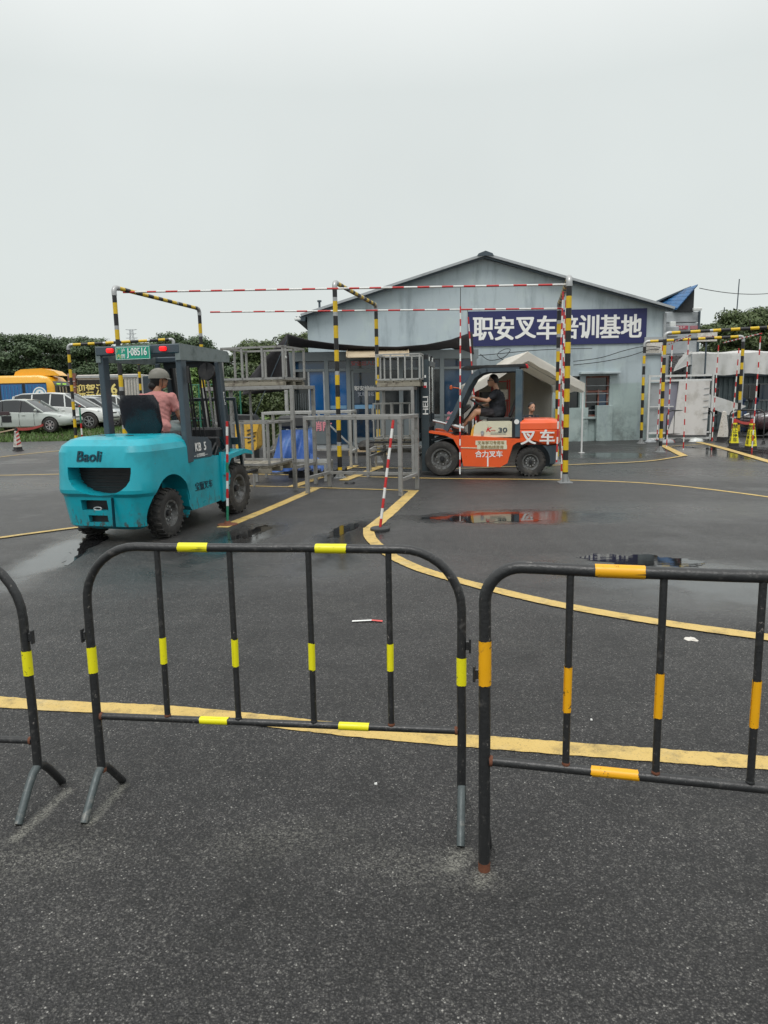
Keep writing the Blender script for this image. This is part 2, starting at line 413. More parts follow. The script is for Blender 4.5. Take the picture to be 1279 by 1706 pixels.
darkwall = M('dark_interior', (.025, .028, .03), .8, var=.3)
shedwall = M('blue_grey_corrugated', (.23, .29, .31), .55, var=.08, dirt=(.14, .18, .19), dsc=3)
redfurn = M('red_steel', (.36, .035, .025), .5, var=.15)
greenpl = M('green_plastic', (.02, .42, .07), .4)
yelmach = M('yellow_machine_paint', (.72, .44, .06), .45, dirt=(.30, .18, .05), dsc=6)
conered = M('cone_red', (.50, .03, .03), .5, var=.1)
conewh = M('cone_white', (.66, .63, .58), .5, var=.06, dirt=(.42, .38, .32), dsc=20)
coneyel = M('cone_yellow', (.80, .72, .02), .45, var=.05, dirt=(.5, .4, .05), dsc=20, dth=(.6, .8))
conebase = M('cone_base', (.025, .024, .025), .75)
redtape = M('red_tape', (.72, .09, .08), .45, var=.1)
bark = M('bark', (.07, .055, .04), .9, var=.4, sc_=14, bump=.8)
rustred = M('rusty_red_board', (.20, .075, .055), .7, var=.2, dirt=(.30, .26, .24), dsc=4)
wirem = M('wire_black', (.02, .02, .022), .6)
gravelp = M('pallet_timber', (.36, .27, .16), .8, var=.25, sc_=10)
def leafmat(name, a, b2):
    m, nt, b, co = base(name)
    oi = nn(nt, 'ShaderNodeObjectInfo'); geo = nn(nt, 'ShaderNodeNewGeometry')
    f = mathn(nt, 'MULTIPLY', geo.outputs['Random Per Island'], .65); f = mathn(nt, 'ADD', f, mathn(nt, 'MULTIPLY', noise(nt, co, .9, 3), .35))
    c = mixc(nt, f, a, b2); nt.links.new(c, b.inputs['Base Color']); b.inputs['Roughness'].default_value = .55
    b.inputs['Subsurface Weight'].default_value = 0
    return m
leafA = leafmat('leaf_dark', (.020, .044, .018), (.105, .160, .070))
leafB = leafmat('leaf_mid', (.030, .055, .014), (.115, .155, .050))
leafC = leafmat('leaf_bright', (.04, .10, .02), (.16, .26, .05))
grassm = leafmat('grass_blades', (.05, .11, .02), (.12, .20, .05))
def facade_mat():
    m, nt, b, co = base('stained_blue_grey_render')
    sp = nn(nt, 'ShaderNodeSeparateXYZ'); nt.links.new(co, sp.inputs[0])
    c = mixc(nt, noise(nt, co, .55, 6, .6), (.36, .43, .46), (.50, .57, .60))
    # lower band, greener and mildewed
    edge = mathn(nt, 'ADD', sp.outputs['Z'], mathn(nt, 'MULTIPLY', noise(nt, co, .8, 4), .25))
    low = rng(nt, edge, 1.98, 2.03, 1, 0)
    c = mixc(nt, mathn(nt, 'MULTIPLY', low, .8), c, (.33, .42, .40))
    st = nn(nt, 'ShaderNodeMapping'); st.inputs['Scale'].default_value = (1.6, 1, .28); nt.links.new(co, st.inputs[0])
    s = rng(nt, noise(nt, st.outputs[0], 1.4, 8, .7), .50, .70, 0, .9); c = mixc(nt, s, c, (.25, .30, .325))
    gr = rng(nt, noise(nt, co, 1.1, 7, .7), .52, .72, 0, .75); c = mixc(nt, gr, c, (.48, .565, .54))
    mil = mathn(nt, 'MULTIPLY', rng(nt, sp.outputs['Z'], .3, 1.5, .9, 0), rng(nt, noise(nt, co, 1.9, 8, .7), .47, .66, 0, 1)); c = mixc(nt, mil, c, (.13, .155, .15))
    # bare patches of flaked paint under the right-hand eave
    fl = mathn(nt, 'MULTIPLY', rng(nt, mathn(nt, 'ADD', sp.outputs['X'], sp.outputs['Z']), 10.6, 11.8, 0, 1), rng(nt, sp.outputs['Z'], 3.1, 3.9, 0, 1))
    pz = mathn(nt, 'MULTIPLY', fl, rng(nt, noise(nt, st.outputs[0], 5.5, 7, .7), .54, .58, 0, 1)); c = mixc(nt, pz, c, (.66, .69, .70))
    pz2 = mathn(nt, 'MULTIPLY', fl, rng(nt, noise(nt, co, 4.5, 7, .75), .60, .64, 0, .8)); c = mixc(nt, pz2, c, (.19, .21, .21))
    nt.links.new(c, b.inputs['Base Color']); b.inputs['Roughness'].default_value = .7
    bp = nn(nt, 'ShaderNodeBump'); bp.inputs['Strength'].default_value = .35; bp.inputs['Distance'].default_value = .02
    nt.links.new(noise(nt, co, 3.5, 8, .6), bp.inputs['Height']); nt.links.new(bp.outputs[0], b.inputs['Normal'])
    return m
facadem = facade_mat()
# --- asphalt: aggregate, tone patches, damp sheen round the puddles
PUD = [(1.42, 9.30, 1.05, .44, -.02), (2.48, 6.72, .55, .30, -.35), (-1.60, 8.62, .17, .60, -.30), (-.49, 8.62, .15, .62, -.25), (9.15, 19.4, .30, 1.9, .35), (-3.35, 7.9, .16, .95, .12)]
FILM = [(2.85, 5.95, 1.5, .62, -.35), (-3.5, 7.5, .25, 1.3, .10), (1.6, 9.3, 1.2, .5, 0), (-1.7, 8.3, .35, 1.0, -.3), (-.4, 7.9, .35, 1.4, -.1), (9.2, 18.6, 1.6, 2.6, .3), (5.9, 18.4, .9, .9, 0)]
DAMP = [(1.0, 16.5, 7.0, 2.0, 0), (9.4, 17.5, 3.4, 2.4, .2), (6.3, 14.0, 3.4, 1.2, -.2), (-8.5, 14, 3.0, 1.4, 0), (-12, 26, 6, 3, 0), (3.4, 9.6, 2.4, .8, 0), (-1.2, 6.6, 1.6, .5, .1), (-.85, 7.5, .16, 1.0, -.22), (-1.75, 7.4, .2, 1.1, -.25), (.3, 10.6, .5, 1.6, -.2), (2.6, 5.2, 1.2, .3, -.2)]
def ellipses(nt, sp, wob, lst, a, b_):
    out = None
    for (cx, cy, rx, ry, an) in lst:
        dx = mathn(nt, 'SUBTRACT', sp.outputs['X'], cx); dy = mathn(nt, 'SUBTRACT', sp.outputs['Y'], cy)
        ca, sa = math.cos(an), math.sin(an)
        ex = mathn(nt, 'DIVIDE', mathn(nt, 'ADD', mathn(nt, 'MULTIPLY', dx, ca), mathn(nt, 'MULTIPLY', dy, sa)), rx)
        ey = mathn(nt, 'DIVIDE', mathn(nt, 'SUBTRACT', mathn(nt, 'MULTIPLY', dy, ca), mathn(nt, 'MULTIPLY', dx, sa)), ry)
        q = mathn(nt, 'SQRT', mathn(nt, 'ADD', mathn(nt, 'MULTIPLY', ex, ex), mathn(nt, 'MULTIPLY', ey, ey)))
        mk = rng(nt, mathn(nt, 'ADD', q, wob), a, b_, 1, 0)
        out = mk if out is None else mathn(nt, 'MAXIMUM', out, mk)
    return out
def seg_mask(nt, sp, segs, wob):
    out = None
    for (x0, y0, x1, y1, w_) in segs:
        L = math.hypot(x1 - x0, y1 - y0) or 1e-3; ux, uy = (x1 - x0) / L, (y1 - y0) / L
        dx = mathn(nt, 'SUBTRACT', sp.outputs['X'], x0); dy = mathn(nt, 'SUBTRACT', sp.outputs['Y'], y0)
        a = mathn(nt, 'ADD', mathn(nt, 'MULTIPLY', dx, ux), mathn(nt, 'MULTIPLY', dy, uy))
        a2 = mathn(nt, 'SUBTRACT', a, mathn(nt, 'MINIMUM', mathn(nt, 'MAXIMUM', a, 0.0), L))
        b_ = mathn(nt, 'SUBTRACT', mathn(nt, 'MULTIPLY', dy, ux), mathn(nt, 'MULTIPLY', dx, uy))
        q = mathn(nt, 'SQRT', mathn(nt, 'ADD', mathn(nt, 'MULTIPLY', a2, a2), mathn(nt, 'MULTIPLY', b_, b_)))
        mk = rng(nt, mathn(nt, 'ADD', mathn(nt, 'DIVIDE', q, w_), wob), .3, 1.3, 1, 0)
        out = mk if out is None else mathn(nt, 'MAXIMUM', out, mk)
    return out
def asphalt_nodes(nt, b, co):
    def vor(s_):
        v = nn(nt, 'ShaderNodeTexVoronoi'); v.inputs['Scale'].default_value = s_; nt.links.new(co, v.inputs['Vector'])
        q = nn(nt, 'ShaderNodeSeparateColor'); nt.links.new(v.outputs['Color'], q.inputs[0]); return v, q
    v, sa_ = vor(185); v2, sb_ = vor(95)
    c = mixc(nt, mathn(nt, 'POWER', sa_.outputs[0], 2.2), (.016, .0155, .015), (.165, .160, .152))
    c = mixc(nt, rng(nt, sb_.outputs[1], .55, .62, 0, .55), c, (.033, .032, .031))
    c = mixc(nt, rng(nt, sb_.outputs[0], .90, .97, 0, .60), c, (.19, .185, .17))
    c = mixc(nt, rng(nt, sa_.outputs[2], .990, .993, 0, .8), c, (.42, .41, .38))
    c = mixc(nt, rng(nt, v.outputs['Distance'], .38, .62, 0, .7), c, (.008, .008, .009))
    c = mixc(nt, rng(nt, v2.outputs['Distance'], .48, .70, 0, .6), c, (.008, .008, .009))
    big = noise(nt, co, .55, 6, .6); fine = noise(nt, co, 3.1, 7, .65); mid = noise(nt, co, 19, 4, .7)
    k = mathn(nt, 'ADD', rng(nt, big, .3, .7, .66, 1.08), rng(nt, fine, .3, .7, -.20, .22)); k = mathn(nt, 'ADD', k, rng(nt, mid, .3, .7, -.25, .28))
    mpz = nn(nt, 'ShaderNodeMapping'); mpz.inputs['Scale'].default_value = (.35, 3.2, 1); mpz.inputs['Rotation'].default_value = (0, 0, .22); nt.links.new(co, mpz.inputs[0])
    k = mathn(nt, 'ADD', k, rng(nt, noise(nt, mpz.outputs[0], 1.1, 5, .6), .3, .7, -.16, .16))
    mpy = nn(nt, 'ShaderNodeMapping'); mpy.inputs['Scale'].default_value = (5.5, .5, 1); mpy.inputs['Rotation'].default_value = (0, 0, -.25); nt.links.new(co, mpy.inputs[0])
    k = mathn(nt, 'ADD', k, rng(nt, noise(nt, mpy.outputs[0], 1.0, 3, .5), .56, .68, 0, -.16))
    vmn = nn(nt, 'ShaderNodeVectorMath', operation='SCALE'); nt.links.new(c, vmn.inputs[0]); nt.links.new(k, vmn.inputs['Scale'])
    c = vmn.outputs[0]
    sp = nn(nt, 'ShaderNodeSeparateXYZ'); nt.links.new(co, sp.inputs[0])
    # pale dust patches and scrape marks beside the barrier feet
    wob1 = mathn(nt, 'MULTIPLY', mathn(nt, 'SUBTRACT', noise(nt, co, 14, 6, .7), .5), 1.6)
    segs = [(*G(112, 1318).xy, *G(25, 1398).xy, .026), (*G(205, 1308).xy, *G(150, 1372).xy, .024), (*G(768, 1425).xy, *G(752, 1442).xy, .055), (*G(806, 1455).xy, *G(800, 1470).xy, .04)]
    scr = seg_mask(nt, sp, segs, wob1)
    dpat = mathn(nt, 'MAXIMUM', rng(nt, noise(nt, co, 1.25, 8, .7), .55, .76, 0, .8), ellipses(nt, sp, mathn(nt, 'MULTIPLY', wob1, .8), [(.1, 2.25, .28, .10, -.3), (-.42, 2.42, .26, .10, .2), (-1.25, 2.35, .28, .14, .1)], .1, 1.5))
    dp = mathn(nt, 'MULTIPLY', dpat, mathn(nt, 'MULTIPLY', rng(nt, noise(nt, co, 60, 3, .7), .45, .62, 0, .7), rng(nt, sa_.outputs[0], .15, .7, .1, 1)))
    c = mixc(nt, mathn(nt, 'MAXIMUM', dp, mathn(nt, 'MULTIPLY', scr, rng(nt, sa_.outputs[0], .2, .8, .12, .85))), c, (.20, .197, .172))
    wob = mathn(nt, 'MULTIPLY', mathn(nt, 'SUBTRACT', noise(nt, co, 2.2, 6, .6), .5), 1.5)
    film = ellipses(nt, sp, wob, FILM, .55, 1.6)
    damp = ellipses(nt, sp, wob, DAMP, .4, 2.0)
    gen = rng(nt, noise(nt, co, .42, 6, .65), .46, .66, 0, .8)
    far = rng(nt, sp.outputs['Y'], 3.2, 9.0, 0, 1)
    damp = mathn(nt, 'MAXIMUM', damp, mathn(nt, 'MULTIPLY', mathn(nt, 'MAXIMUM', gen, .35), far))
    return c, v, v2, film, damp
def asphalt():
    m, nt, b, co = base('damp_asphalt')
    c, v, v2, film, damp = asphalt_nodes(nt, b, co)
    c = mixc(nt, mathn(nt, 'MULTIPLY', film, .7), c, (.030, .030, .031))
    nt.links.new(c, b.inputs['Base Color'])
    r_ = rng(nt, damp, 0, 1, .60, .26)
    mm = nn(nt, 'ShaderNodeMix', data_type='FLOAT'); nt.links.new(film, mm.inputs[0]); nt.links.new(r_, mm.inputs[2]); mm.inputs[3].default_value = .10
    nt.links.new(mm.outputs[0], b.inputs['Roughness'])
    nt.links.new(mathn(nt, 'MAXIMUM', rng(nt, film, 0, 1, .5, 1.0), rng(nt, damp, 0, 1, .5, 1.0)), b.inputs['Specular IOR Level'])
    bp = nn(nt, 'ShaderNodeBump'); bp.inputs['Distance'].default_value = .005
    nt.links.new(mathn(nt, 'MULTIPLY', rng(nt, damp, 0, 1, 1.0, .55), rng(nt, film, 0, .7, 1, .02)), bp.inputs['Strength'])
    h = mathn(nt, 'ADD', mathn(nt, 'MULTIPLY', mathn(nt, 'SUBTRACT', 1.0, v.outputs['Distance']), .5), mathn(nt, 'SUBTRACT', 1.0, v2.outputs['Distance']))
    nt.links.new(h, bp.inputs['Height']); nt.links.new(bp.outputs[0], b.inputs['Normal'])
    return m
asph = asphalt()
def linepaint():
    m, nt, b, co = base('worn_yellow_line_paint')
    c, v, v2, film, damp = asphalt_nodes(nt, b, co)
    sepc = nn(nt, 'ShaderNodeSeparateColor'); nt.links.new(v.outputs['Color'], sepc.inputs[0])
    y = mixc(nt, noise(nt, co, 7, 6, .6), (.53, .365, .10), (.67, .48, .165))
    y = mixc(nt, rng(nt, noise(nt, co, 2.3, 7, .7), .55, .75, 0, .7), y, (.52, .43, .24))
    wear = mathn(nt, 'ADD', rng(nt, noise(nt, co, 6, 7, .72), .50, .76, 0, .75), rng(nt, sepc.outputs[1], .90, .99, 0, .35), clamp=True)
    y = mixc(nt, wear, y, c)
    nt.links.new(y, b.inputs['Base Color']); b.inputs['Roughness'].default_value = .5
    bp = nn(nt, 'ShaderNodeBump'); bp.inputs['Distance'].default_value = .003; bp.inputs['Strength'].default_value = .5
    nt.links.new(mathn(nt, 'SUBTRACT', 1.0, v.outputs['Distance']), bp.inputs['Height']); nt.links.new(bp.outputs[0], b.inputs['Normal'])
    return m
linem = linepaint()
waterm, nt, b, co = base('still_water')
b.inputs['Base Color'].default_value = (.012, .012, .013, 1); b.inputs['Roughness'].default_value = .03; b.inputs['Specular IOR Level'].default_value = 1.0
b.inputs['IOR'].default_value = 1.5
bp = nn(nt, 'ShaderNodeBump'); bp.inputs['Distance'].default_value = .002; bp.inputs['Strength'].default_value = .12
mpn = nn(nt, 'ShaderNodeMapping'); mpn.inputs['Scale'].default_value = (1, 3, 1); nt.links.new(co, mpn.inputs[0])
nt.links.new(noise(nt, mpn.outputs[0], 5, 2), bp.inputs['Height']); nt.links.new(bp.outputs[0], b.inputs['Normal'])
soilm = M('verge_soil', (.07, .075, .035), .9, var=.4, sc_=3)
# ------------------------------------------------------------------ ground, verge, painted lines, puddles
g = MB(); n_ = 1
g.add([(-400, -30, 0), (400, -30, 0), (400, 900, 0), (-400, 900, 0)], [(0, 1, 2, 3)])
struct(g.build('ground', asph, fix=False))
# raised grass verge at the left
vp = []
def verge(u, v):
    x = -60 + u * 52.5; y0 = 30.2 + v * 24 + .25 * math.sin(x * .8) * (1 - v)
    z = -.02 + .30 * min(1, v * 9) + .02 * math.sin(x * 2.1 + v * 9)
    return (x, y0, z)
struct(MB().grid(verge, 60, 20).build('grass_bank', soilm, smooth=60))
gb = MB()
for i in range(15000):
    x = rnd.uniform(-30, -7.6); y = 30.2 + rnd.random() ** 1.6 * 7
    v = (y - 30.2) / 24; z = -.02 + .30 * min(1, v * 9)
    h = rnd.uniform(.05, .16); a = rnd.uniform(0, math.pi); dx, dy = math.cos(a) * .03, math.sin(a) * .03
    lx, ly = rnd.uniform(-.06, .06), rnd.uniform(-.06, .06)
    gb.add([(x - dx, y - dy, z), (x + dx, y + dy, z), (x + lx, y + ly, z + h)], [(0, 1, 2)])
tag(gb.build('grass', grassm, fix=False), 'short green grass on the verge in front of the parked cars', 'grass', kind='stuff')

def strip(pts, wd, z=.004, sub=6, jag=.004, name='yellow_line'):
    pts = [Vector((p[0], p[1], 0)) for p in pts]
    # Catmull-Rom resample
    out = []
    for i in range(len(pts) - 1):
        p0 = pts[max(i - 1, 0)]; p1 = pts[i]; p2 = pts[i + 1]; p3 = pts[min(i + 2, len(pts) - 1)]
        k = sub if len(pts) > 2 else max(2, int((p2 - p1).length * 12))
        for j in range(k):
            t = j / k
            out.append(.5 * ((2 * p1) + (p2 - p0) * t + (2 * p0 - 5 * p1 + 4 * p2 - p3) * t * t + (3 * p1 - p0 - 3 * p2 + p3) * t ** 3))
    out.append(pts[-1]); L = []
    for i, p in enumerate(out):
        a = out[max(i - 1, 0)]; b_ = out[min(i + 1, len(out) - 1)]; t = (b_ - a).normalized(); nrm = Vector((-t.y, t.x, 0))
        L.append((p + nrm * (wd / 2 + rnd.uniform(-jag, jag)), p - nrm * (wd / 2 + rnd.uniform(-jag, jag))))
    vs = []
    for a, b_ in L: vs += [(a.x, a.y, z), (b_.x, b_.y, z)]
    fs = [(2 * i, 2 * i + 2, 2 * i + 3, 2 * i + 1) for i in range(len(L) - 1)]
    m = MB().add(vs, fs)
    return struct(m.build(name, linem, fix=False))
def gp(*a): return [G(x, y) for x, y in a]
strip(gp((-420, 1128), (0, 1170), (300, 1187), (640, 1223), (1000, 1252), (1279, 1272), (1700, 1300), (2600, 1362)), .125, sub=30, jag=.004)
strip(gp((690, 817), (652, 852), (616, 882)), .17, sub=14)
strip(gp((614, 880), (616, 895), (634, 914), (660, 931), (700, 949), (760, 967), (850, 990), (940, 1010), (1100, 1038), (1279, 1063), (1600, 1105), (2500, 1215)), .135, z=.008, sub=14)
strip(gp((530, 812), (455, 845), (370, 879)), .16, sub=14)
strip(gp((415, 810), (530, 813)), .07, z=.008)
strip(gp((530, 813), (694, 818)), .07, z=.008)
strip(gp((330, 788), (420, 790), (560, 793), (720, 797), (945, 800), (1100, 807), (1279, 828), (1420, 852), (1900, 940)), .09, sub=14)
strip(gp((-60, 908), (0, 897), (118, 881), (220, 868)), .10, z=.012)
strip(gp((-200, 794), (0, 792), (104, 790), (240, 788)), .09)
strip(gp((-150, 784), (0, 762), (104, 751), (180, 745)), .10, z=.012)
strip(gp((486, 812), (592, 776)), .20, z=.012)
strip(gp((572, 801), (637, 777)), .20, z=.012)
strip(gp((420, 777), (625, 780), (740, 782), (860, 778), (980, 774), (1080, 769), (1139, 760)), .085, z=.016)
strip(gp((1139, 760), (1103, 742)), .20, z=.012)
strip(gp((1163, 737), (1200, 746), (1279, 769), (1400, 806)), .20, z=.012)
strip(gp((1100, 745), (1190, 739)), .06, z=.008)
for i, (cx, cy, rx, ry, an) in enumerate(PUD):
    vs = []; n_ = 72; kk = .72 if i != 1 else .9
    for j in range(n_):
        a = 2 * math.pi * j / n_
        q = kk * (1 + .55 * (mnoise.noise(Vector((math.cos(a) * 1.5 + i * 7, math.sin(a) * 1.5, i * 3.1)))) + .28 * mnoise.noise(Vector((math.cos(a) * 5 + i, math.sin(a) * 5, 9.0))))
        ex, ey = q * rx * math.cos(a), q * ry * math.sin(a)
        vs.append((cx + ex * math.cos(an) - ey * math.sin(an), cy + ex * math.sin(an) + ey * math.cos(an), .0205))
    # thin water sheet just proud of the asphalt
    vs = [(x, y, .0025) for x, y, z in vs]
    struct(MB().add(vs, [tuple(range(n_))]).build('puddle', waterm, fix=False))
# litter
t = MB().add([(0, 0, .006), (.14, .006, .012), (.14, .038, .010), (0, .030, .006)], [(0, 1, 2, 3)]); t.mat(1).add([(.14, .006, .012), (.22, -.004, .007), (.22, .030, .007), (.14, .038, .010)], [(0, 1, 2, 3)])
o = t.build('tape_scrap', [whitep, redtape]); o.location = G(586, 1037); o.rotation_euler = (0, 0, -.06)
tag(o, 'torn scrap of white and red tape lying on the asphalt', 'litter')
def chip(name, label, p, r, mt, seed, h=.012, n=11, cat='stone'):
    rr_ = random.Random(seed); top = [(r * rr_.uniform(.5, 1) * math.cos(6.283 * j / n), r * rr_.uniform(.5, 1) * math.sin(6.283 * j / n)) for j in range(n)]
    m = MB().loft([[(x, y, .001) for x, y in top], [(x * .85, y * .85, h * rr_.uniform(.7, 1)) for x, y in top]])
    o = m.build(name, mt); o.location = p; return tag(o, label, cat)
chip('paint_splash', 'pale round splash of dried white paint on the asphalt beyond the right barrier', G(1151, 1065), .055, conewh, 3, .0055, 17, 'stain')
chip('pebble', 'pale pebble on the asphalt in front of the middle barrier', G(626, 1307), .008, whitep, 5, .008)
chip('pebble', 'small light stone on the asphalt at the foot of the right barrier', G(985, 1200), .007, whitep, 6, .008)
chip('dark_rag', 'small dark crumpled rag lying on the bay between the grey racks', G(583, 806), .13, blackpl, 9, .04, 13, 'litter')
# ------------------------------------------------------------------ crowd barriers in the foreground
def sleeve(p, q, r, mt, parent, seed):
    # wrapped tape: ragged ends and a lapped seam
    rr_ = random.Random(seed); p, q = Vector(p), Vector(q); d = (q - p).normalized(); x = d.orthogonal().normalized(); y = d.cross(x); n = 22; a0 = rr_.uniform(0, 6.28)
    rows = []
    for k, c in enumerate((p, p.lerp(q, .5), q)):
        row = []
        for j in range(n + 2):
            a = a0 + 2 * math.pi * j / n; rad = r + .0011 * (j / n) + .0003 * mnoise.noise(Vector((a * 2, k * 3.0, seed)))
            e = 0 if k == 1 else rr_.uniform(-.0012, .0012) + .004 * (j / n - .5) * (1 if seed % 2 else -1)
            row.append(c + d * e + (x * math.cos(a) + y * math.sin(a)) * rad)
        rows.append(row)
    vs = [v for row in rows for v in row]; m = n + 2
    MB().add(vs, [(i * m + j, i * m + j + 1, (i + 1) * m + j + 1, (i + 1) * m + j) for i in range(2) for j in range(m - 1)]).build('reflective_sleeve', mt, parent, 50)
def weld(p, axis, r, parent, seed):
    rr_ = random.Random(seed); p = Vector(p); d = Vector(axis).normalized(); x = d.orthogonal().normalized(); y = d.cross(x); n = 18; vs = []
    for k, (o, q) in enumerate(((-.004, 1.0), (-.001, 1.14), (.003, 1.12), (.007, 1.0))):
        for j in range(n):
            a = 2 * math.pi * j / n; vs.append(p + d * (o + rr_.uniform(-.0012, .0012)) + (x * math.cos(a) + y * math.sin(a)) * r * (q + (rr_.uniform(-.03, .05) if 0 < k < 3 else 0)))
    MB().add(vs, [(k * n + j, k * n + (j + 1) % n, (k + 1) * n + (j + 1) % n, (k + 1) * n + j) for k in range(3) for j in range(n)]).build('weld_bead', rust if seed % 3 else barblack, parent, 60)
def barrier(label, p0, p1, ztop, zrail, R, bars, band, yel, bandz, topb, railb, rw=.019, feet='v', z_split=.17, greyfeet=(1, 1)):
    """p0,p1: feet positions on the ground. bars: fractions; topb/railb: fractions of yellow sleeves"""
    p0, p1 = Vector(p0), Vector(p1); d = p1 - p0; L = d.length; rz = math.atan2(d.y, d.x)
    t = thing('crowd_barrier', label, 'barrier', p0, rz, 'black and yellow crowd barriers')
    z0 = z_split if feet == 'v' else .0
    pts = [Vector((0, 0, z0))] + [Vector((0, 0, ztop - R))] + [Vector((R - R * math.cos(R_(a)), 0, ztop - R + R * math.sin(R_(a)))) for a in range(10, 91, 10)]
    pts += [Vector((L - R + R * math.sin(R_(a)), 0, ztop - R + R * math.cos(R_(a)))) for a in range(0, 91, 10)] + [Vector((L, 0, z0))]
    dn = []; 
    for a_, b_ in zip(pts, pts[1:]):
        kk = max(1, int((b_ - a_).length / .06)); dn += [a_.lerp(b_, i / kk) for i in range(kk)]
    dn.append(pts[-1])
    dn = [p + Vector((.0022 * mnoise.noise(Vector((p.z * 4, p.x * 3, 1.0))), .0030 * mnoise.noise(Vector((p.x * 3, p.z * 3, 5.0))), .0022 * mnoise.noise(Vector((p.x * 4, 7.0, p.z))))) for p in dn]
    MB().tube(dn, rw, 18).build('frame_tube', barblack, t, 60)
    MB().cyl((rw * .8, 0, zrail), (L - rw * .8, 0, zrail), rw * .82, n=14).build('bottom_rail', barblack, t, 50)
    if feet == 'v':
        for k, x in enumerate((0, L)):
            for s in (-1, 1):
                q = [(x, 0, z0 + .012), (x, s * .035, z0 - .004), (x, s * .07, z0 - .04), (x, s * .155, .002)]
                MB().tube(q, rw * .92, 14).build('foot', bargrey if s < 0 else barblack, t, 50)
            if k == 0: MB().lathe([(rw * 1.02, z0 - .008), (rw * 1.13, z0 - .002), (rw * 1.13, z0 + .004), (rw * 1.02, z0 + .010)], (x, 0, 0), 'Z', 16).build('weld_bead', rust, t, 50)
    else:
        MB().tube([(0, 0, 0), (0, 0, .03)], rw * 1.06, 14).build('rusty_foot', rust, t, 50)
        MB().tube([(0, 0, .16), (0, .04, .14), (0, .13, .002)], rw * .8, 12).build('foot', barblack, t, 50)
        MB().tube([(L, 0, .16), (L, .04, .14), (L, .13, .002)], rw * .8, 12).build('foot', barblack, t, 50)
    for f in bars:
        x = f * L
        b = MB().cyl((x, 0, zrail + rw * .6), (x + rnd.uniform(-.004, .004), 0, ztop - rw * .7), .0115, n=12).build('vertical_bar', barblack, t, 50)
        sleeve((x, 0, bandz[2] + rnd.uniform(-.006, .006)), (x + .0012, 0, bandz[3] + rnd.uniform(-.006, .006)), .0124, yel, b, int(x * 1000))
        weld((x, 0, zrail + rw * .80), (0, 0, 1), .0116, b, int(x * 777))
    for x in (0, L):
        sleeve((x, 0, bandz[0]), (x, 0, bandz[1]), rw + .0009, yel, t, int(x * 50) + 3)
    for f in topb: sleeve((f[0] * L, 0, ztop), (f[1] * L, 0, ztop), rw + .0009, yel, t, int(f[0] * 90))
    for f in railb:
        if len(f) == 2: sleeve((f[0] * L, 0, zrail), (f[1] * L, 0, zrail), rw * .82 + .0009, yel, t, int(f[0] * 70) + 1)
    weld((rw * 1.05, 0, zrail), (1, 0, 0), rw * .84, t, 1); weld((L - rw * 1.25, 0, zrail), (1, 0, 0), rw * .84, t, 4)
    # coupling lugs
    for s, x in ((-1, -rw - .008), (1, L + rw + .008)):
        MB().box((x, 0, .70), (.020, .012, .034), bev=.003).box((x + s * .007, 0, .70), (.008, .02, .055), bev=.002).build('coupling_lug', barblack, t)
    return t
barrier('middle black crowd barrier with four bars and lemon yellow sleeves, grey forked feet', (-1.155, 2.70, 0), (.272, 2.51, 0), 1.055, .368, .22,
        (.205, .405, .612, .818), 0, tapeyel, (.55, .655, .593, .697), ((.268, .348), (.632, .712)), ((.298, .376), (.68, .76)), rw=.0166, z_split=.138)
barrier('leftmost crowd barrier, only its rounded right end with one lemon yellow sleeve in view', (-2.80, 2.86, 0), (-1.41, 2.70, 0), 1.04, .268, .27,
        (.2, .4, .6, .79), 0, tapeyel, (.545, .645, .58, .69), ((.235, .315), (.58, .66)), ((.262, .34),), greyfeet=(1, 1), rw=.0172, z_split=.150)
barrier('right black crowd barrier with amber sleeves and chipped paint, one rusty foot', (.318, 2.23, 0), (1.81, 1.86, 0), 1.06, .40, .115,
        (.170, .348, .525, .70, .88), 0, tapeor, (.665, .815, .60, .745), ((.218, .312), (.64, .74)), ((.222, .315), (.62, .72)), rw=.0195, feet='s')
# ------------------------------------------------------------------ people (origin at the seat, +x is where they face)
def hand(caps, p, d, up, r=.0085, curl=.6):
    """palm at p pointing along d; fingers curl towards -up"""
    d = Vector(d).normalized(); up = Vector(up).normalized(); s = d.cross(up).normalized(); up = s.cross(d); p = Vector(p)
    caps.append((p, p + d * .05, .026, .024)); caps.append((p + s * .018, p + d * .07 + s * .022, .017, .014)); caps.append((p - s * .018, p + d * .065 - s * .022, .017, .014))
    for k, ln in enumerate((.062, .072, .068, .052)):
        o = p + d * .07 + s * (.030 - .020 * k); a = o + (d * math.cos(curl) - up * math.sin(curl)) * ln * .55
        e = a + (d * math.cos(curl * 2.4) - up * math.sin(curl * 2.4)) * ln * .5
        caps.append((o - d * .02, a, r, r * .95)); caps.append((a, e, r * .95, r * .8))
    o = p + s * .028; caps.append((o, o + (d * .7 + s * .6 - up * .3).normalized() * .045, .012, .010)); o2 = o + (d * .7 + s * .6 - up * .3).normalized() * .045
    caps.append((o2, o2 + (d * .9 - s * .1 - up * .5).normalized() * .03, .010, .008))
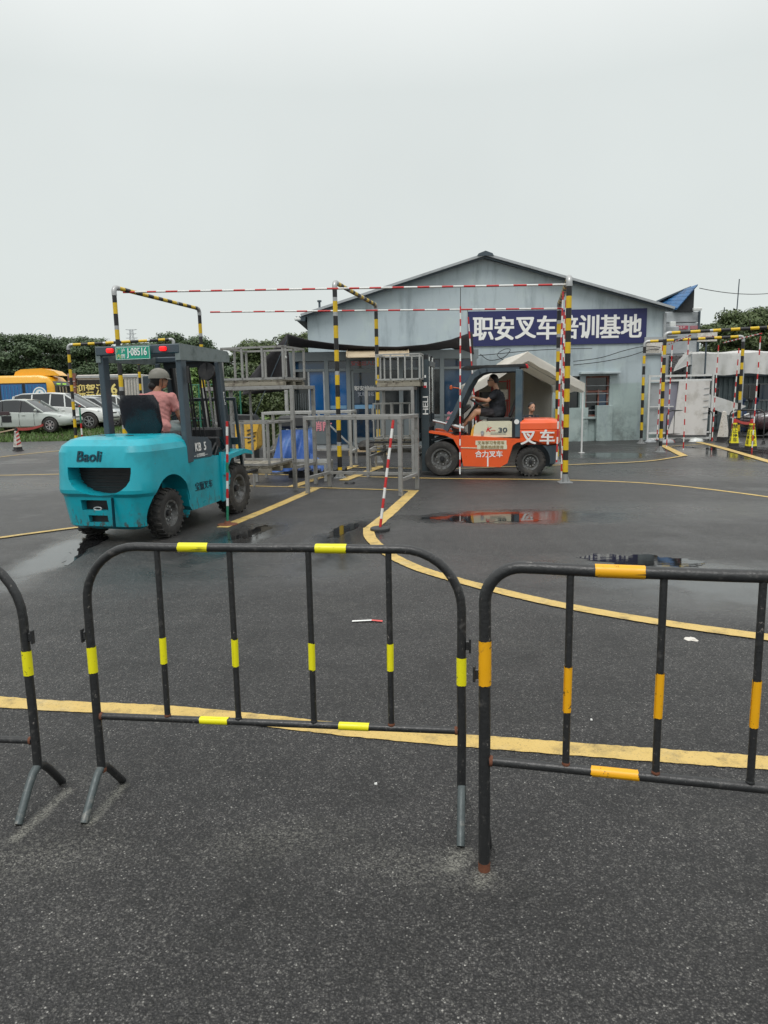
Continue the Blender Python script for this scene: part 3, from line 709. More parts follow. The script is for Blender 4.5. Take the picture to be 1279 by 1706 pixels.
def person(label, loc, rz, J, mats, hatm=None, hairkind='short', long_trousers=False, glasses=False, headyaw=0.0, group=None, width=1.0, legs=True):
    sk, shirt, pants, shoem = mats
    t = thing('person', label, 'person', loc, rz, group)
    N = Vector(J['neck']); Hd = Vector(J['head']); 
    sh = [Vector(J['neck']) + Vector((0, s * .170 * width, -.085)) for s in (1, -1)]
    hy = Matrix.Rotation(headyaw, 3, 'Z')
    fw = hy @ Vector((1, 0, 0)); lf = hy @ Vector((0, 1, 0)); upv = Vector((0, 0, 1))
    caps = [((0, .07, .04), (0, -.07, .04), .105, .105), ((0, 0, .08), N + Vector((0, 0, -.18)), .118 * width, .125 * width), (N + Vector((0, .07, -.13)), N + Vector((0, -.07, -.13)), .10, .10),
            (N + Vector((0, 0, -.10)), N, .075, .052), (N, Hd + Vector((-.01, 0, -.03)), .050, .050)]
    balls = [(Hd, .1, (.93, .78, 1.18)), (Hd + fw * .045 - upv * .055, .062, (1, .82, 1.05)), (Hd + fw * .098 - upv * .022, .017, (1.1, .8, 1.4))]
    for s in (1, -1): balls.append((Hd + lf * s * .080 - upv * .018 - fw * .005, .027, (.75, .35, 1.15)))
    for s, k in ((0, 'L'), (1, 'R')):
        e = Vector(J['elbow' + k]); h = Vector(J['hand' + k])
        caps += [(sh[s], e, .047, .038), (e, h, .038, .025)]
        hand(caps, h, J.get('hdir' + k, tuple((h - e).normalized())), J.get('hup' + k, (0, 0, 1)), curl=J.get('curl' + k, .7))
    if legs:
        for s, k in ((1, 'L'), (-1, 'R')):
            kn = Vector(J['knee' + k]); an = Vector(J['ankle' + k])
            caps += [((0, s * .09, .02), kn, .085, .058), (kn, kn.lerp(an, .35), .056, .056), (kn.lerp(an, .3), an, .056, .036), (an, an + Vector((.02, 0, -.05)), .037, .035)]
    body = blob('body', caps, sk, t, .0085, 4, balls)
    # clothes
    c2 = [((-.01, .09, .03), (-.01, -.09, .03), .135, .135), ((0, 0, .04), N + Vector((-.005, 0, -.18)), .150 * width, .150 * width), (N + Vector((-.01, .085, -.13)), N + Vector((-.01, -.085, -.13)), .112, .112), (N + Vector((-.01, 0, -.12)), N + Vector((-.008, 0, -.012)), .095, .066, True)]
    for s, k in ((0, 'L'), (1, 'R')):
        e = Vector(J['elbow' + k]); c2.append((N + Vector((-.01, 0, -.065)), sh[s] + Vector((-.004, 0, -.005)), .066, .058)); c2.append((sh[s] + Vector((-.004, 0, .003)), sh[s].lerp(e, .70), .060, .062, True))
    blob('shirt', c2, shirt, t, .009, 3, folds=.011)
    if legs:
        c3 = [((0, .085, .0), (0, -.085, .0), .125, .125)]
        for s, k in ((1, 'L'), (-1, 'R')):
            kn = Vector(J['knee' + k]); an = Vector(J['ankle' + k])
            if long_trousers: c3 += [((0, s * .09, .01), kn, .100, .072), (kn, an, .070, .052, True)]
            else: c3.append(((0, s * .09, .01), Vector((0, s * .09, .01)).lerp(kn, .80), .102, .088, True))
        blob('trousers' if long_trousers else 'shorts', c3, pants, t, .010, 3, folds=.009)
        for s, k in ((1, 'L'), (-1, 'R')):
            an = Vector(J['ankle' + k])
            if not long_trousers: MB().cyl(an + Vector((-.012, 0, .07)), an + Vector((.005, 0, -.03)), .043, .043, 14).build('sock', sock, t, 50)
            blob('shoe', [(an + Vector((-.01, 0, -.055)), an + Vector((.15, 0, -.075)), .047, .036), (an + Vector((.02, 0, -.03)), an + Vector((.09, 0, -.055)), .042, .035), (an + Vector((-.03, 0, -.085)), an + Vector((.17, 0, -.09)), .030, .028)], shoem, t, .009, 3)
    # hair
    hb = MB()
    def hf(u, v):
        a = u * 2 * math.pi; ph = v * (1.95 if hairkind == 'short' else 2.25)
        back = .5 - .5 * math.cos(a)
        if back < .55: ph = min(ph, .72 + back * 1.6)
        r_ = .112 + .010 * mnoise.noise(Vector((a * 2, ph * 6, 1.3)))
        q = fw * (r_ * .97 * math.sin(ph) * math.cos(a)) + lf * (r_ * .86 * math.sin(ph) * math.sin(a)) + upv * (r_ * 1.17 * math.cos(ph)); return Hd + q - fw * .006
    hb.grid(hf, 28, 10).build('hair', hair, t, 70)
    if hairkind == 'bun': MB().sphere(Hd - fw * .085 - upv * .085, .055, sc_=(1, 1.2, 1)).build('hair_knot', hair, t, 70)
    for s in (1, -1): MB().sphere(Hd + fw * .089 + lf * s * .031 + upv * .004, .0105, 10, 6).build('eye', blackp, t, 60)
    MB().box(Hd + fw * .099 - upv * .066, (.012, .038, .007), hy, .003).build('mouth', M('lips', (.35, .10, .09), .5), t)
    if glasses:
        gm = MB()
        for s in (1, -1):
            c_ = Hd + fw * .104 + lf * s * .033 + upv * .004
            gm.tube([c_ + lf * (.024 * math.cos(a)) + upv * (.019 * math.sin(a)) for a in [i * math.pi / 6 for i in range(13)]], .0028, 6, caps=False)
            gm.tube([c_ + lf * s * .024, Hd + lf * s * .085 - fw * .0], .0026, 6)
        gm.build('glasses', blackp, t, 60)
    if hatm:
        h = MB()
        def ht(u, v):
            a = u * 2 * math.pi; ph = v * 1.62
            rx = .128; bump = .006 * (1 + math.cos(6 * a)) * math.sin(ph) * (1 - v)
            return Hd + upv * .015 + fw * ((rx + bump) * 1.04 * math.sin(ph) * math.cos(a)) + lf * ((rx + bump) * .93 * math.sin(ph) * math.sin(a)) + upv * (.128 * math.cos(ph))
        h.grid(ht, 32, 12)
        h.build('hard_hat', hatm, t, 60)
        MB().grid(lambda u, v: Hd + upv * (.010 - .012 * v) + fw * ((.118 + .048 * v) * math.cos((u - .5) * 2.2)) + lf * ((.112 + .030 * v) * math.sin((u - .5) * 2.2)), 12, 2).build('hat_peak', hatm, t, 60)
        MB().tube([Hd + lf * s_ * .1 * math.cos(a) * 1.0 + fw * .02 - upv * (.11 * math.sin(a)) for s_ in (1,) for a in [R_(x) for x in range(0, 181, 15)]], .004, 6).build('chin_strap', blackp, t, 60)
    return t
# ------------------------------------------------------------------ forklifts
def fork_wheel(parent, c, r, wd, side, rimr, nuts, name, tread=True, steer=0.0):
    """side=+1 outer face towards +y"""
    h = wd / 2
    prof = [(rimr, -h * .82), (rimr * 1.12, -h * .96), (r * .80, -h * 1.0), (r * .93, -h * .93), (r * .985, -h * .70), (r, -h * .3), (r, h * .3), (r * .985, h * .70), (r * .93, h * .93), (r * .80, h * 1.0), (rimr * 1.12, h * .96), (rimr, h * .82)]
    ty = MB().lathe(prof, (0, 0, 0), 'Y', 40)
    if tread:
        nl = 22
        for i in range(nl):
            for s in (-1, 1):
                a = 2 * math.pi * (i + (.5 if s > 0 else 0)) / nl
                rad = Vector((math.cos(a), 0, math.sin(a))); tan = Vector((-math.sin(a), 0, math.cos(a)))
                p = rad * (r + .002) + Vector((0, s * h * .12, 0)); q = rad * (r * .955) + Vector((0, s * h * .96, 0)) + tan * .022
                ty.bar(p, q, .034 * r / .3, .026, up=rad)
    o = ty.build(name, rubber, parent, 40); o.location = c; o.rotation_euler = (0, 0, steer)
    s = side
    rp_ = [(.0, s * h * .30), (rimr * .33, s * h * .30), (rimr * .36, s * h * .22), (rimr * .70, s * h * .18), (rimr * .80, s * h * .55), (rimr * .86, s * h * .80), (rimr * 1.02, s * h * .86), (rimr * 1.03, s * h * .76), (rimr * 1.0, 0), (rimr, -s * h * .8), (0.001, -s * h * .8)]
    rm = MB().lathe(rp_, (0, 0, 0), 'Y', 32).build('rim', rimgrey, o, 40)
    hub = MB().cyl((0, s * h * .28, 0), (0, s * h * .62, 0), rimr * .26, rimr * .20, 18).build('hub_cap', blackpl, o, 40)
    nb = MB()
    for i in range(nuts):
        a = 2 * math.pi * i / nuts + .3; q = Vector((math.cos(a) * rimr * .53, 0, math.sin(a) * rimr * .53))
        nb.cyl(q + Vector((0, s * h * .18, 0)), q + Vector((0, s * h * .38, 0)), .0135, n=6)
    nb.build('wheel_nuts', galv, o, 40)
    return o
def seat_steering(t, x, z, seatm=blackpl, back_z=.52, width=.52, wrap=True, xs=.0):
    MB().box((x + .02, 0, z - .03), (.50, width, .13), bev=.04).build('seat_cushion', seatm, t)
    bk = MB().loft([[Vector((x - .24 + xs + .02 * math.cos(a) * 3 * (.7 if k in (0, 5) else 1) - .10 * k / 5, (width / 2 - (.05 if k in (0, 5) else 0)) * math.copysign(abs(math.sin(a)) ** .35, math.sin(a)), z + .02 + back_z * k / 5)) for a in [2 * math.pi * i / 20 for i in range(20)]] for k in range(6)])
    bk.build('seat_back', seatm, t, 55)
def steering(t, x, z, tilt=35, base_=(0, 0, 0)):
    a = R_(tilt); c = Vector((x, .0, z)); ax = Vector((-math.sin(a), 0, math.cos(a))); u_ = Vector((math.cos(a), 0, math.sin(a)))
    MB().tube([c + u_ * .17 * math.cos(q) + Vector((0, 1, 0)) * .17 * math.sin(q) for q in [i * math.pi / 12 for i in range(25)]], .014, 10, caps=False).build('steering_wheel', blackpl, t, 60)
    m = MB().cyl(c, c + u_ * .165, .012, n=8).cyl(c, c - u_ * .12 + Vector((0, .12, 0)), .011, n=8).cyl(c, c - u_ * .12 - Vector((0, .12, 0)), .011, n=8)
    m.cyl(c - ax * .5, c + ax * .01, .04, n=12); m.build('steering_column', blackpl, t, 50)
def overhead_slats(t, x0, x1, z, hw, n, mt):
    for i in range(n):
        x = x0 + (x1 - x0) * (i + .5) / n
        MB().box((x, 0, z), (.045, hw * 2, .03), bev=.005).build('guard_slat', mt, t)
def mast(t, x, zt, hw, tilt, mt, rails=(.0, .075), inner_up=.0, carriage_z=.35, load_h=1.1, forks=True):
    a = R_(tilt); ax = Vector((-math.sin(a), 0, math.cos(a)))   # leaning back
    o = Vector((x, 0, .08))
    def at(l, y, dx=0): return o + ax * l + Vector((math.cos(a) * dx, y, math.sin(a) * dx))
    L = (zt - .08) / math.cos(a)
    up = Vector((math.cos(a), 0, math.sin(a)))
    for s in (-1, 1):
        m = MB().bar(at(0, s * hw), at(L, s * hw), .012, .15, up=up)   # web
        m.bar(at(0, s * (hw - .03), -.068), at(L, s * (hw - .03), -.068), .07, .016, up=up).bar(at(0, s * (hw - .03), .068), at(L, s * (hw - .03), .068), .07, .016, up=up)
        m.build('outer_mast_rail', mt, t)
        m = MB().bar(at(.10, s * (hw - .085), .0), at(L + inner_up, s * (hw - .085), .0), .05, .12, up=up)
        m.build('inner_mast_rail', blackpl, t)
        MB().cyl(at(.10, s * (hw - .17), -.06), at(L * .52, s * (hw - .17), -.06), .033, n=12).build('lift_cylinder', mt, t, 50)
        MB().cyl(at(L * .52, s * (hw - .17), -.06), at(L + inner_up - .04, s * (hw - .17), -.06), .020, n=12).build('cylinder_rod', chrome, t, 50)
        MB().tube([at(.2, s * .10, .05), at(L * .6, s * .11, .05), at(L + inner_up - .05, s * .09, .04), at(L + inner_up - .02, s * .09, -.03), at(L * .4, s * .10, -.04)], .014, 8).build('lift_chain', blackpl, t, 50)
    MB().bar(at(L - .08, -hw, -.085), at(L - .08, hw, -.085), .03, .10, up=ax).build('mast_crossbar', mt, t)
    MB().bar(at(L * .42, -hw, -.085), at(L * .42, hw, -.085), .03, .09, up=ax).build('mast_crossbar', mt, t)
    MB().bar(at(L + inner_up - .03, -hw + .07, .0), at(L + inner_up - .03, hw - .07, .0), .06, .10, up=ax).build('mast_head', mt, t)
    for z in (.10, .5):
        MB().bar(at(carriage_z + z, -.50, .115), at(carriage_z + z, .50, .115), .045, .10, up=ax).build('carriage_bar', mt, t)
    for y in (-.5, -.25, 0, .25, .5):
        MB().bar(at(carriage_z, y, .125), at(carriage_z + load_h, y, .125), .035, .035, up=up).build('backrest_bar', mt, t)
    MB().bar(at(carriage_z + load_h, -.52, .125), at(carriage_z + load_h, .52, .125), .04, .04, up=ax).build('backrest_rail', mt, t)
    if forks:
        for s in (-1, 1):
            f = at(carriage_z - .04, s * .28, .17)
            MB().bar(at(carriage_z + .56, s * .28, .165), f, .11, .035, up=up).bar(f, f + Vector((1.02, 0, .0)), .11, .035).build('fork', blackpl, t)
    for s in (-1, 1):   # tilt cylinders
        MB().cyl((x - .50, s * (hw - .06), .80), at(.62, s * (hw - .04), -.12), .032, n=12).build('tilt_cylinder', mt, t, 50)
    return at, L, ax, up

# ---------------- teal forklift
RZT = math.atan2(.968, .252)
tf = thing('forklift', 'teal forklift seen from behind, green licence plate and red lamps on its overhead guard', 'forklift', (-3.06, 8.55, 0), RZT)
def ring(z, xr, hw, xf, cr, n=9, chop=1.0):
    pts = [Vector((xf, -hw, z))]
    for i in range(n + 1):
        a = -90 - 90 * i / n; pts.append(Vector((xr + cr + cr * math.cos(R_(a)), -hw + cr * chop + cr * chop * math.sin(R_(a)), z)))
    for i in range(n + 1):
        a = 180 - 90 * i / n; pts.append(Vector((xr + cr + cr * math.cos(R_(a)), hw - cr * chop + cr * chop * math.sin(R_(a)), z)))
    pts.append(Vector((xf, hw, z))); return pts
cw = MB().loft([ring(.16, -.44, .54, .42, .26), ring(.20, -.50, .57, .42, .27), ring(.54, -.555, .595, .42, .27), ring(.58, -.585, .605, .42, .26), ring(.62, -.59, .61, .42, .26),
                ring(.72, -.575, .605, .42, .25), ring(1.04, -.545, .60, .42, .24), ring(1.11, -.52, .575, .42, .24), ring(1.175, -.44, .50, .42, .22), ring(1.20, -.36, .42, .42, .20)]).build('counterweight', teal, tf)
MY = -.035
mouth = [(MY + .40, .875), (MY - .40, .875)] + [(MY - .40 * math.cos(R_(a)), .82 - .26 * math.sin(R_(a)) ** .8) for a in range(0, 181, 15)]
carve(cw, [MB().prism(mouth, -.9, -.33, 'X'), MB().box((-.60, .07, .445), (.34, .34, .12)), MB().box((-.60, .05, .285), (.34, .25, .085)),
           MB().cyl((0, -1, .32), (0, -.30, .32), .425, n=40), MB().cyl((0, .30, .32), (0, 1, .32), .425, n=40), MB().box((0, -.65, .05), (.82, .7, .54)), MB().box((0, .65, .05), (.82, .7, .54))], 15)
MB().box((-.345, MY, .72), (.02, .86, .40)).box((-.44, .07, .37), (.02, .40, .32)).build('grille_backing', blackpl, cw)
for k in range(7): MB().box((-.37, MY, .60 + .04 * k), (.02, .78, .008)).build('grille_slat', blackpl, cw)
MB().tube([(-.50, .06 + .05 * math.cos(q), .40 + .018 * math.sin(q)) for q in [i * math.pi / 8 for i in range(17)]], .009, 8, caps=False).build('tow_pin', galv, cw, 60)
for y in (.26, -.12): MB().cyl((-.05, y, 1.197), (-.05, y, 1.2035), .045, n=20).build('lifting_hole', blackpl, cw, 40)
MB().box((.0, 0, .42), (.5, .62, .4)).box((.0, 0, .30), (.10, .9, .10)).build('steer_axle', blackpl, tf)
MB().box((-.12, 0, 1.2015), (.006, .80, .002)).build('panel_seam', blackpl, cw)
for y_ in (-.19,): MB().box((-.572, y_, .37), (.05, .003, .34)).build('panel_seam', dkteal, cw)
MB().tube([(1.30, -.42, .86), (1.42, -.45, 1.02), (1.56, -.43, 1.10), (1.80, -.38, .95), (2.0, -.35, 1.2), (2.0, -.30, 1.7)], .016, 8).build('hydraulic_hose', blackpl, tf, 50)
MB().tube([(1.24, -.52, .86), (1.30, -.54, .98), (1.40, -.55, .90), (1.52, -.54, .93), (1.7, -.5, 1.0)], .013, 8).build('hydraulic_hose', blackpl, tf, 50)
# chassis, hood and fenders
ch = MB().prism([(.42, .30), (.30, .86), (1.30, .86), (1.30, .64), (1.62, .60), (1.40, .26), (.48, .24)], -.575, .575, 'Y').build('chassis', teal, tf)
MB().prism([(.42, .865), (.40, 1.13), (.50, 1.16), (1.00, 1.12), (1.11, 1.05), (1.12, .865)], -.55, .55, 'Y').build('engine_hood', darkgrey, tf, 30)
text('KB  5', .15, (.81, -.554, 1.01), (1, 0, 0), (0, 0, 1), whitep, tf, heavy=.03, wscale=.85)
text('— LI SERIES —', .055, (.81, -.554, .905), (1, 0, 0), (0, 0, 1), whitep, tf, bold=.02)
text('宝骊叉车', .115, (.80, -.579, .52), (1, 0, 0), (0, 0, 1), dkteal, tf, bold=.012)
for s in (-1, 1):
    pr = [(1.28, .60), (1.33, .78), (1.45, .86), (1.95, .90), (2.16, .86), (2.20, .80), (1.95, .84), (1.50, .80), (1.40, .70), (1.36, .58)]
    MB().prism(pr, s * .30, s * .63, 'Y').build('fender', teal, tf, 30)
    MB().prism([(1.26, .24), (1.40, .26), (1.50, .56), (1.34, .90), (1.26, .90)], s * .575, s * .605, 'Y').build('step_panel', teal, tf)
MB().box((1.46, 0, .93), (.10, .96, .34), bev=.02).box((1.60, 0, .80), (.4, .9, .14), bev=.02).build('cowl', blackpl, tf)
MB().box((1.57, 0, 1.14), (.16, .92, .16), bev=.03).build('dashboard', blackpl, tf)
for k in range(4): MB().cyl((1.28, -.20 - .06 * k, 1.02), (1.22, -.20 - .06 * k, 1.34), .008, n=8).sphere((1.22, -.20 - .06 * k, 1.35), .020, 8, 6).build('control_lever', blackpl, tf, 60)
seat_steering(tf, .68, 1.17, sheeny, .48, .54)
steering(tf, 1.26, 1.42)
MB().cyl((0, -.40, .31), (0, .40, .31), .06, n=12).build('rear_axle', blackpl, tf, 40)
MB().cyl((1.75, -.5, .36), (1.75, .5, .36), .09, n=12).build('front_axle', blackpl, tf, 40)
fork_wheel(tf, (.0, -.49, .285), .285, .18, -1, .155, 10, 'rear_tyre', steer=.02)
fork_wheel(tf, (.0, .49, .285), .285, .18, 1, .155, 10, 'rear_tyre', steer=.02)
fork_wheel(tf, (1.77, -.50, .352), .352, .22, -1, .20, 6, 'front_tyre')
fork_wheel(tf, (1.77, .50, .352), .352, .22, 1, .20, 6, 'front_tyre')
# overhead guard
for s in (-1, 1):
    MB().bar((.46, -.035 + s * .54, .84 if s < 0 else 1.0), (.42, -.04 + s * .53, 2.14), .075, .13, up=(1, 0, 0), bev=.01).build('guard_post', darkgrey, tf)
    MB().bar((1.66, -.03 + s * .47, .86), (1.52, -.03 + s * .45, 2.10), .06, .06, up=(1, 0, 0), bev=.01).build('front_guard_post', darkgrey, tf)
    MB().prism([(.34, 2.07), (.34, 2.265), (1.58, 2.235), (1.64, 2.16), (1.62, 2.09)], -.04 + s * .51, -.04 + s * .575, 'Y').build('guard_side_beam', roofgrey, tf)
MB().box((.365, -.04, 2.205), (.07, 1.14, .11), bev=.012).build('guard_rear_header', darkgrey, tf)
MB().box((1.60, -.04, 2.15), (.06, 1.04, .08), bev=.012).build('guard_front_header', darkgrey, tf)
overhead_slats(tf, .45, 1.55, 2.20, .50, 7, darkgrey)
for y in (.31, -.41): MB().box((.31, y, 2.205), (.05, .085, .052), bev=.012).build('tail_lamp', redlamp, tf)
PY = -.02
pl = MB().box((.285, PY, 2.165), (.012, .47, .155), bev=.004).build('licence_plate', plateg, tf)
MB().box((.2785, PY, 2.165 + .070), (.002, .452, .004)).box((.2785, PY, 2.165 - .070), (.002, .452, .004)).box((.2785, PY + .226, 2.165), (.002, .004, .136)).box((.2785, PY - .226, 2.165), (.002, .004, .136)).build('plate_border', whitep, pl)
text('J·08516', .125, (.2775, PY - .060, 2.165), (0, -1, 0), (0, 0, 1), whitep, pl, heavy=.012, wscale=.70)
text('厂', .058, (.2775, PY + .190, 2.197), (0, -1, 0), (0, 0, 1), goldp, pl); text('内', .058, (.2775, PY + .190, 2.132), (0, -1, 0), (0, 0, 1), goldp, pl)
text('沪', .058, (.2775, PY + .128, 2.197), (0, -1, 0), (0, 0, 1), whitep, pl); text('牌', .058, (.2775, PY + .128, 2.132), (0, -1, 0), (0, 0, 1), whitep, pl)
text('Baoli', .165, (-.552, .075, 1.00), (0, -1, 0), (.06, 0, 1), dkteal, cw, heavy=.018, shear=.2, wscale=1.0, depth=.012)
MB().box((.43, -.648, 1.90), (.05, .012, .20)).build('vent', blackpl, tf)
MB().cyl((1.30, .40, 1.98), (1.30, .40, 1.72), .012, n=8).box((1.26, .42, 1.80), (.04, .15, .26), bev=.015).build('mirror', darkgrey, tf)
MB().cyl((1.55, -.30, 1.98), (1.60, -.30, 1.97), .12, n=24).cyl((1.56, -.30, 2.1), (1.56, -.30, 1.98), .012, n=8).build('round_fan', blackpl, tf, 40)
at, L, ax, up = mast(tf, 2.06, 2.18, .40, 9, mastgrey, inner_up=.02, carriage_z=.42, load_h=1.1)
text('baoli', .10, at(1.55, -.4075, 0), ax * -1, up, whitep, tf, bold=.015, shear=.2)

woman = person('forklift driver in pink t-shirt and grey hard hat, seen from behind on the teal forklift', (-3.06 + .252 * .78 - .968 * .07, 8.55 + .968 * .78 + .252 * .07, 1.24), RZT,
   dict(neck=(.09, -.02, .48), head=(.14, -.03, .63), elbowL=(.22, .27, .22), handL=(.44, .14, .24), elbowR=(.17, -.27, .17), handR=(.38, -.20, .02), hupR=(0, 0, 1), curlR=.5,
        kneeL=(.44, .12, .02), ankleL=(.60, .12, -.34), kneeR=(.44, -.14, .02), ankleR=(.60, -.14, -.34)), (skin2, pink, jeans, shoe), helmetm, 'bun', True, headyaw=-.8, width=1.22)

# ---------------- orange forklift
RZO = math.radians(180 - 12)
OL = Vector((2.98, 14.02 + .50, 0))
of = thing('forklift', 'orange forklift with cream engine cover and white characters, seen from its left side', 'forklift', OL, RZO)
# local: +x forward (picture left), +y left side = towards camera
cwo = MB().loft([ring(.60, -.50, .50, .20, .22), ring(.64, -.555, .555, .20, .24), ring(.88, -.57, .57, .20, .24), ring(.892, -.56, .56, .20, .24), ring(.904, -.56, .56, .20, .24), ring(.916, -.57, .57, .20, .24), ring(1.03, -.55, .56, .20, .24), ring(1.08, -.50, .52, .20, .22), ring(1.105, -.42, .46, .20, .20)]).build('counterweight', orange, of)
lo = MB().loft([ring(.17, -.40, .46, .05, .2), ring(.24, -.48, .52, .05, .22), ring(.598, -.52, .53, .05, .22)]).build('lower_counterweight', darkgrey, of)
carve(cwo, [MB().cyl((0, -1, .30), (0, -.28, .30), .40, n=36), MB().cyl((0, .28, .30), (0, 1, .30), .40, n=36)], 32)
carve(lo, [MB().cyl((0, -1, .30), (0, -.26, .30), .375, n=36), MB().cyl((0, .26, .30), (0, 1, .30), .375, n=36)], 32)
MB().prism([(.14, .60), (.14, 1.12), (.36, 1.12), (.36, .78), (.30, .60)], -.50, .50, 'Y').build('rear_bulkhead', blackpl, of)
sp_ = [(.04, .735), (.25, .735), (1.22, .80), (1.50, .80), (1.62, .86), (1.98, .90), (1.98, .86), (1.66, .81), (1.50, .74), (1.42, .60), (1.35, .48), (1.30, .20), (.58, .18), (.44, .26), (.34, .60), (.26, .66), (.04, .69)]
for s in (-1, 1):
    MB().prism(sp_, s * .30, s * .575, 'Y').build('side_frame', orange, of)
MB().prism([(.5, .20), (.4, .70), (1.4, .70), (1.3, .22)], -.3, .3, 'Y').build('chassis', blackpl, of)
MB().box((1.62, 0, .81), (.62, .60, .05)).build('floor_plate', blackpl, of)
MB().prism([(1.02, .55), (1.36, .56), (1.36, .575), (1.02, .565)], .575, .585, 'Y').build('step_trim', cream, of)
hd = MB().prism([(.36, .765), (.36, 1.055), (.42, 1.07), (.98, 1.07), (1.05, 1.04), (1.09, .97), (1.11, .765)], -.53, .53, 'Y').build('engine_cover', cream, of, 30)
MB().prism([(1.11, .765), (1.09, .97), (1.05, 1.04), (1.10, 1.0), (1.15, .90), (1.17, .765)], -.48, .48, 'Y').build('cover_edge', yelmach, of)
text('30', .125, (.535, .5335, .905), (-1, 0, 0), (0, 0, 1), darkgrey, hd, heavy=.03, wscale=1.45)
text('K', .115, (.80, .5335, .915), (-1, 0, 0), (0, 0, 1), redp, hd, bold=.03, wscale=1.2, shear=.3)
text('series', .04, (.72, .5335, .90), (-1, 0, 0), (0, 0, 1), redp, hd)
MB().cyl((.93, .53, .86), (.93, .545, .86), .033, n=16).box((.93, .54, .82), (.05, .02, .06), bev=.01).build('latch', galv, hd)
for z in (.85, .825): MB().box((.62, .533, z), (.30, .004, .005)).build('cover_groove', darkgrey, hd)
text('叉车', .30, (-.13, .574, .765), (-1, 0, 0), (0, 0, 1), whitep, cwo, heavy=.028, spacing=1.35)
MB().box((-.43, .52, .77), (.05, .02, .17), R_(30)).build('white_mark', whitep, cwo)
goldd = M('brown_print', (.30, .20, .06), .6)
dc = MB().box((.76, .5775, .66), (.60, .005, .085)).box((.74, .578, .575), (.58, .005, .085)).build('taped_notice', cream, of)
text('叉车学习专用车', .075, (.76, .5812, .66), (-1, 0, 0), (0, 0, 1), goldd, dc, depth=.002, heavy=.012)
text('服务热线咨询', .075, (.74, .5815, .575), (-1, 0, 0), (0, 0, 1), goldd, dc, depth=.002, heavy=.012)
text('合力叉车', .135, (.80, .5775, .44), (-1, 0, 0), (0, 0, 1), whitep, of, heavy=.03)
MB().box((.82, .5775, .29), (.028, .004, .19)).build('white_mark', whitep, of)
MB().cyl((.27, .53, 1.06), (.27, .545, 1.06), .048, n=20).build('round_decal', whitep, of, 40)
MB().box((1.22, 0, .93), (.04, .5, .28)).build('front_bulkhead', blackpl, of)
MB().prism([(1.36, .85), (1.56, .90), (1.45, 1.28), (1.25, 1.40), (1.22, 1.34), (1.38, 1.20)], -.34, .34, 'Y').build('dashboard', blackpl, of)
for k in range(3): MB().cyl((1.42, -.1 - .07 * k, 1.22), (1.36, -.1 - .07 * k, 1.52), .008, n=8).sphere((1.36, -.1 - .07 * k, 1.53), .018, 8, 6).build('control_lever', blackpl, of, 60)
MB().box((.62, 0, 1.10), (.50, .50, .07), bev=.02).build('seat_cushion', blackpl, of)
MB().bar((.42, 0, 1.14), (.26, 0, 1.55), .44, .07, up=(1, 0, 0), bev=.025).build('seat_back', blackpl, of)
steering(of, 1.07, 1.42, 32)
MB().cyl((0, -.4, .30), (0, .4, .30), .07, n=12).build('rear_axle', blackpl, of, 40)
MB().cyl((1.73, -.5, .35), (1.73, .5, .35), .10, n=12).build('front_axle', blackpl, of, 40)
for s in (-1, 1):
    fork_wheel(of, (0, s * .47, .28), .28, .18, s, .155, 10, 'rear_tyre', tread=True)
    fork_wheel(of, (1.73, s * .49, .345), .345, .21, s, .205, 6, 'front_tyre', tread=False)
for s in (-1, 1):
    MB().bar((.235, s * .50, .76), (.235, s * .50, 2.06), .07, .13, up=(1, 0, 0), bev=.008).build('guard_post', M('guard_slate', (.06, .10, .13), .45, dirt=(.10, .13, .14)), of)
    fp = [Vector((1.66, s * .46, .90)), Vector((1.50, s * .47, 1.18)), Vector((1.34, s * .48, 1.52)), Vector((1.22, s * .485, 1.78)), Vector((1.12, s * .49, 1.94)), Vector((1.0, s * .49, 2.03)), Vector((.86, s * .49, 2.07)), Vector((.25, s * .49, 2.075))]
    k = MB()
    for a_, b_ in zip(fp, fp[1:]): k.bar(a_, b_ + (b_ - a_).normalized() * .02, .06, .10, up=(-.4, 0, 1) if a_.z < 1.9 else (0, 0, 1))
    k.build('front_guard_post', darkgrey, of)
MB().prism([(.10, 2.11), (.12, 2.16), (1.25, 2.15), (1.36, 2.10), (1.30, 2.095), (1.1, 2.11)], -.53, .53, 'Y').build('guard_roof', blackpl, of)
MB().box((.10, .47, 2.13), (.06, .07, .05), bev=.01).box((.10, -.47, 2.13), (.06, .07, .05), bev=.01).build('tail_lamp', redp, of)
MB().cyl((1.38, .50, 1.72), (1.50, .54, 1.74), .012, n=8).box((1.54, .54, 1.74), (.05, .10, .09), bev=.02).build('turn_signal', amber, of)
at, L, ax, up = mast(of, 2.08, 2.30, .40, 0, mastgrey, inner_up=.10, carriage_z=.62, load_h=1.22, forks=True)
text('HELI', .155, (2.07, .4095, 1.40), (0, 0, 1), (1, 0, 0), whitep, of, heavy=.03, wscale=1.25)
MB().box((2.07, .4095, 1.80), (.06, .004, .11)).build('white_decal', whitep, of); MB().box((2.075, .4125, 1.77), (.055, .003, .045)).build('red_decal', redp, of)
MB().box((2.07, .4095, 1.97), (.03, .004, .05)).build('white_decal', whitep, of)
MB().box((2.26, .50, 1.24), (.085, .10, 1.20), bev=.02).build('backrest_side_plate', darkgrey, of)
MB().box((2.26, -.50, 1.24), (.085, .10, 1.20), bev=.02).build('backrest_side_plate', darkgrey, of)
MB().cyl((1.45, .44, .98), (1.92, .44, 1.10), .022, n=12).cyl((1.30, .44, .94), (1.50, .44, .99), 1*.04, n=12).build('tilt_ram', galv, of, 40)
d_ = Vector((math.cos(RZO), math.sin(RZO), 0))
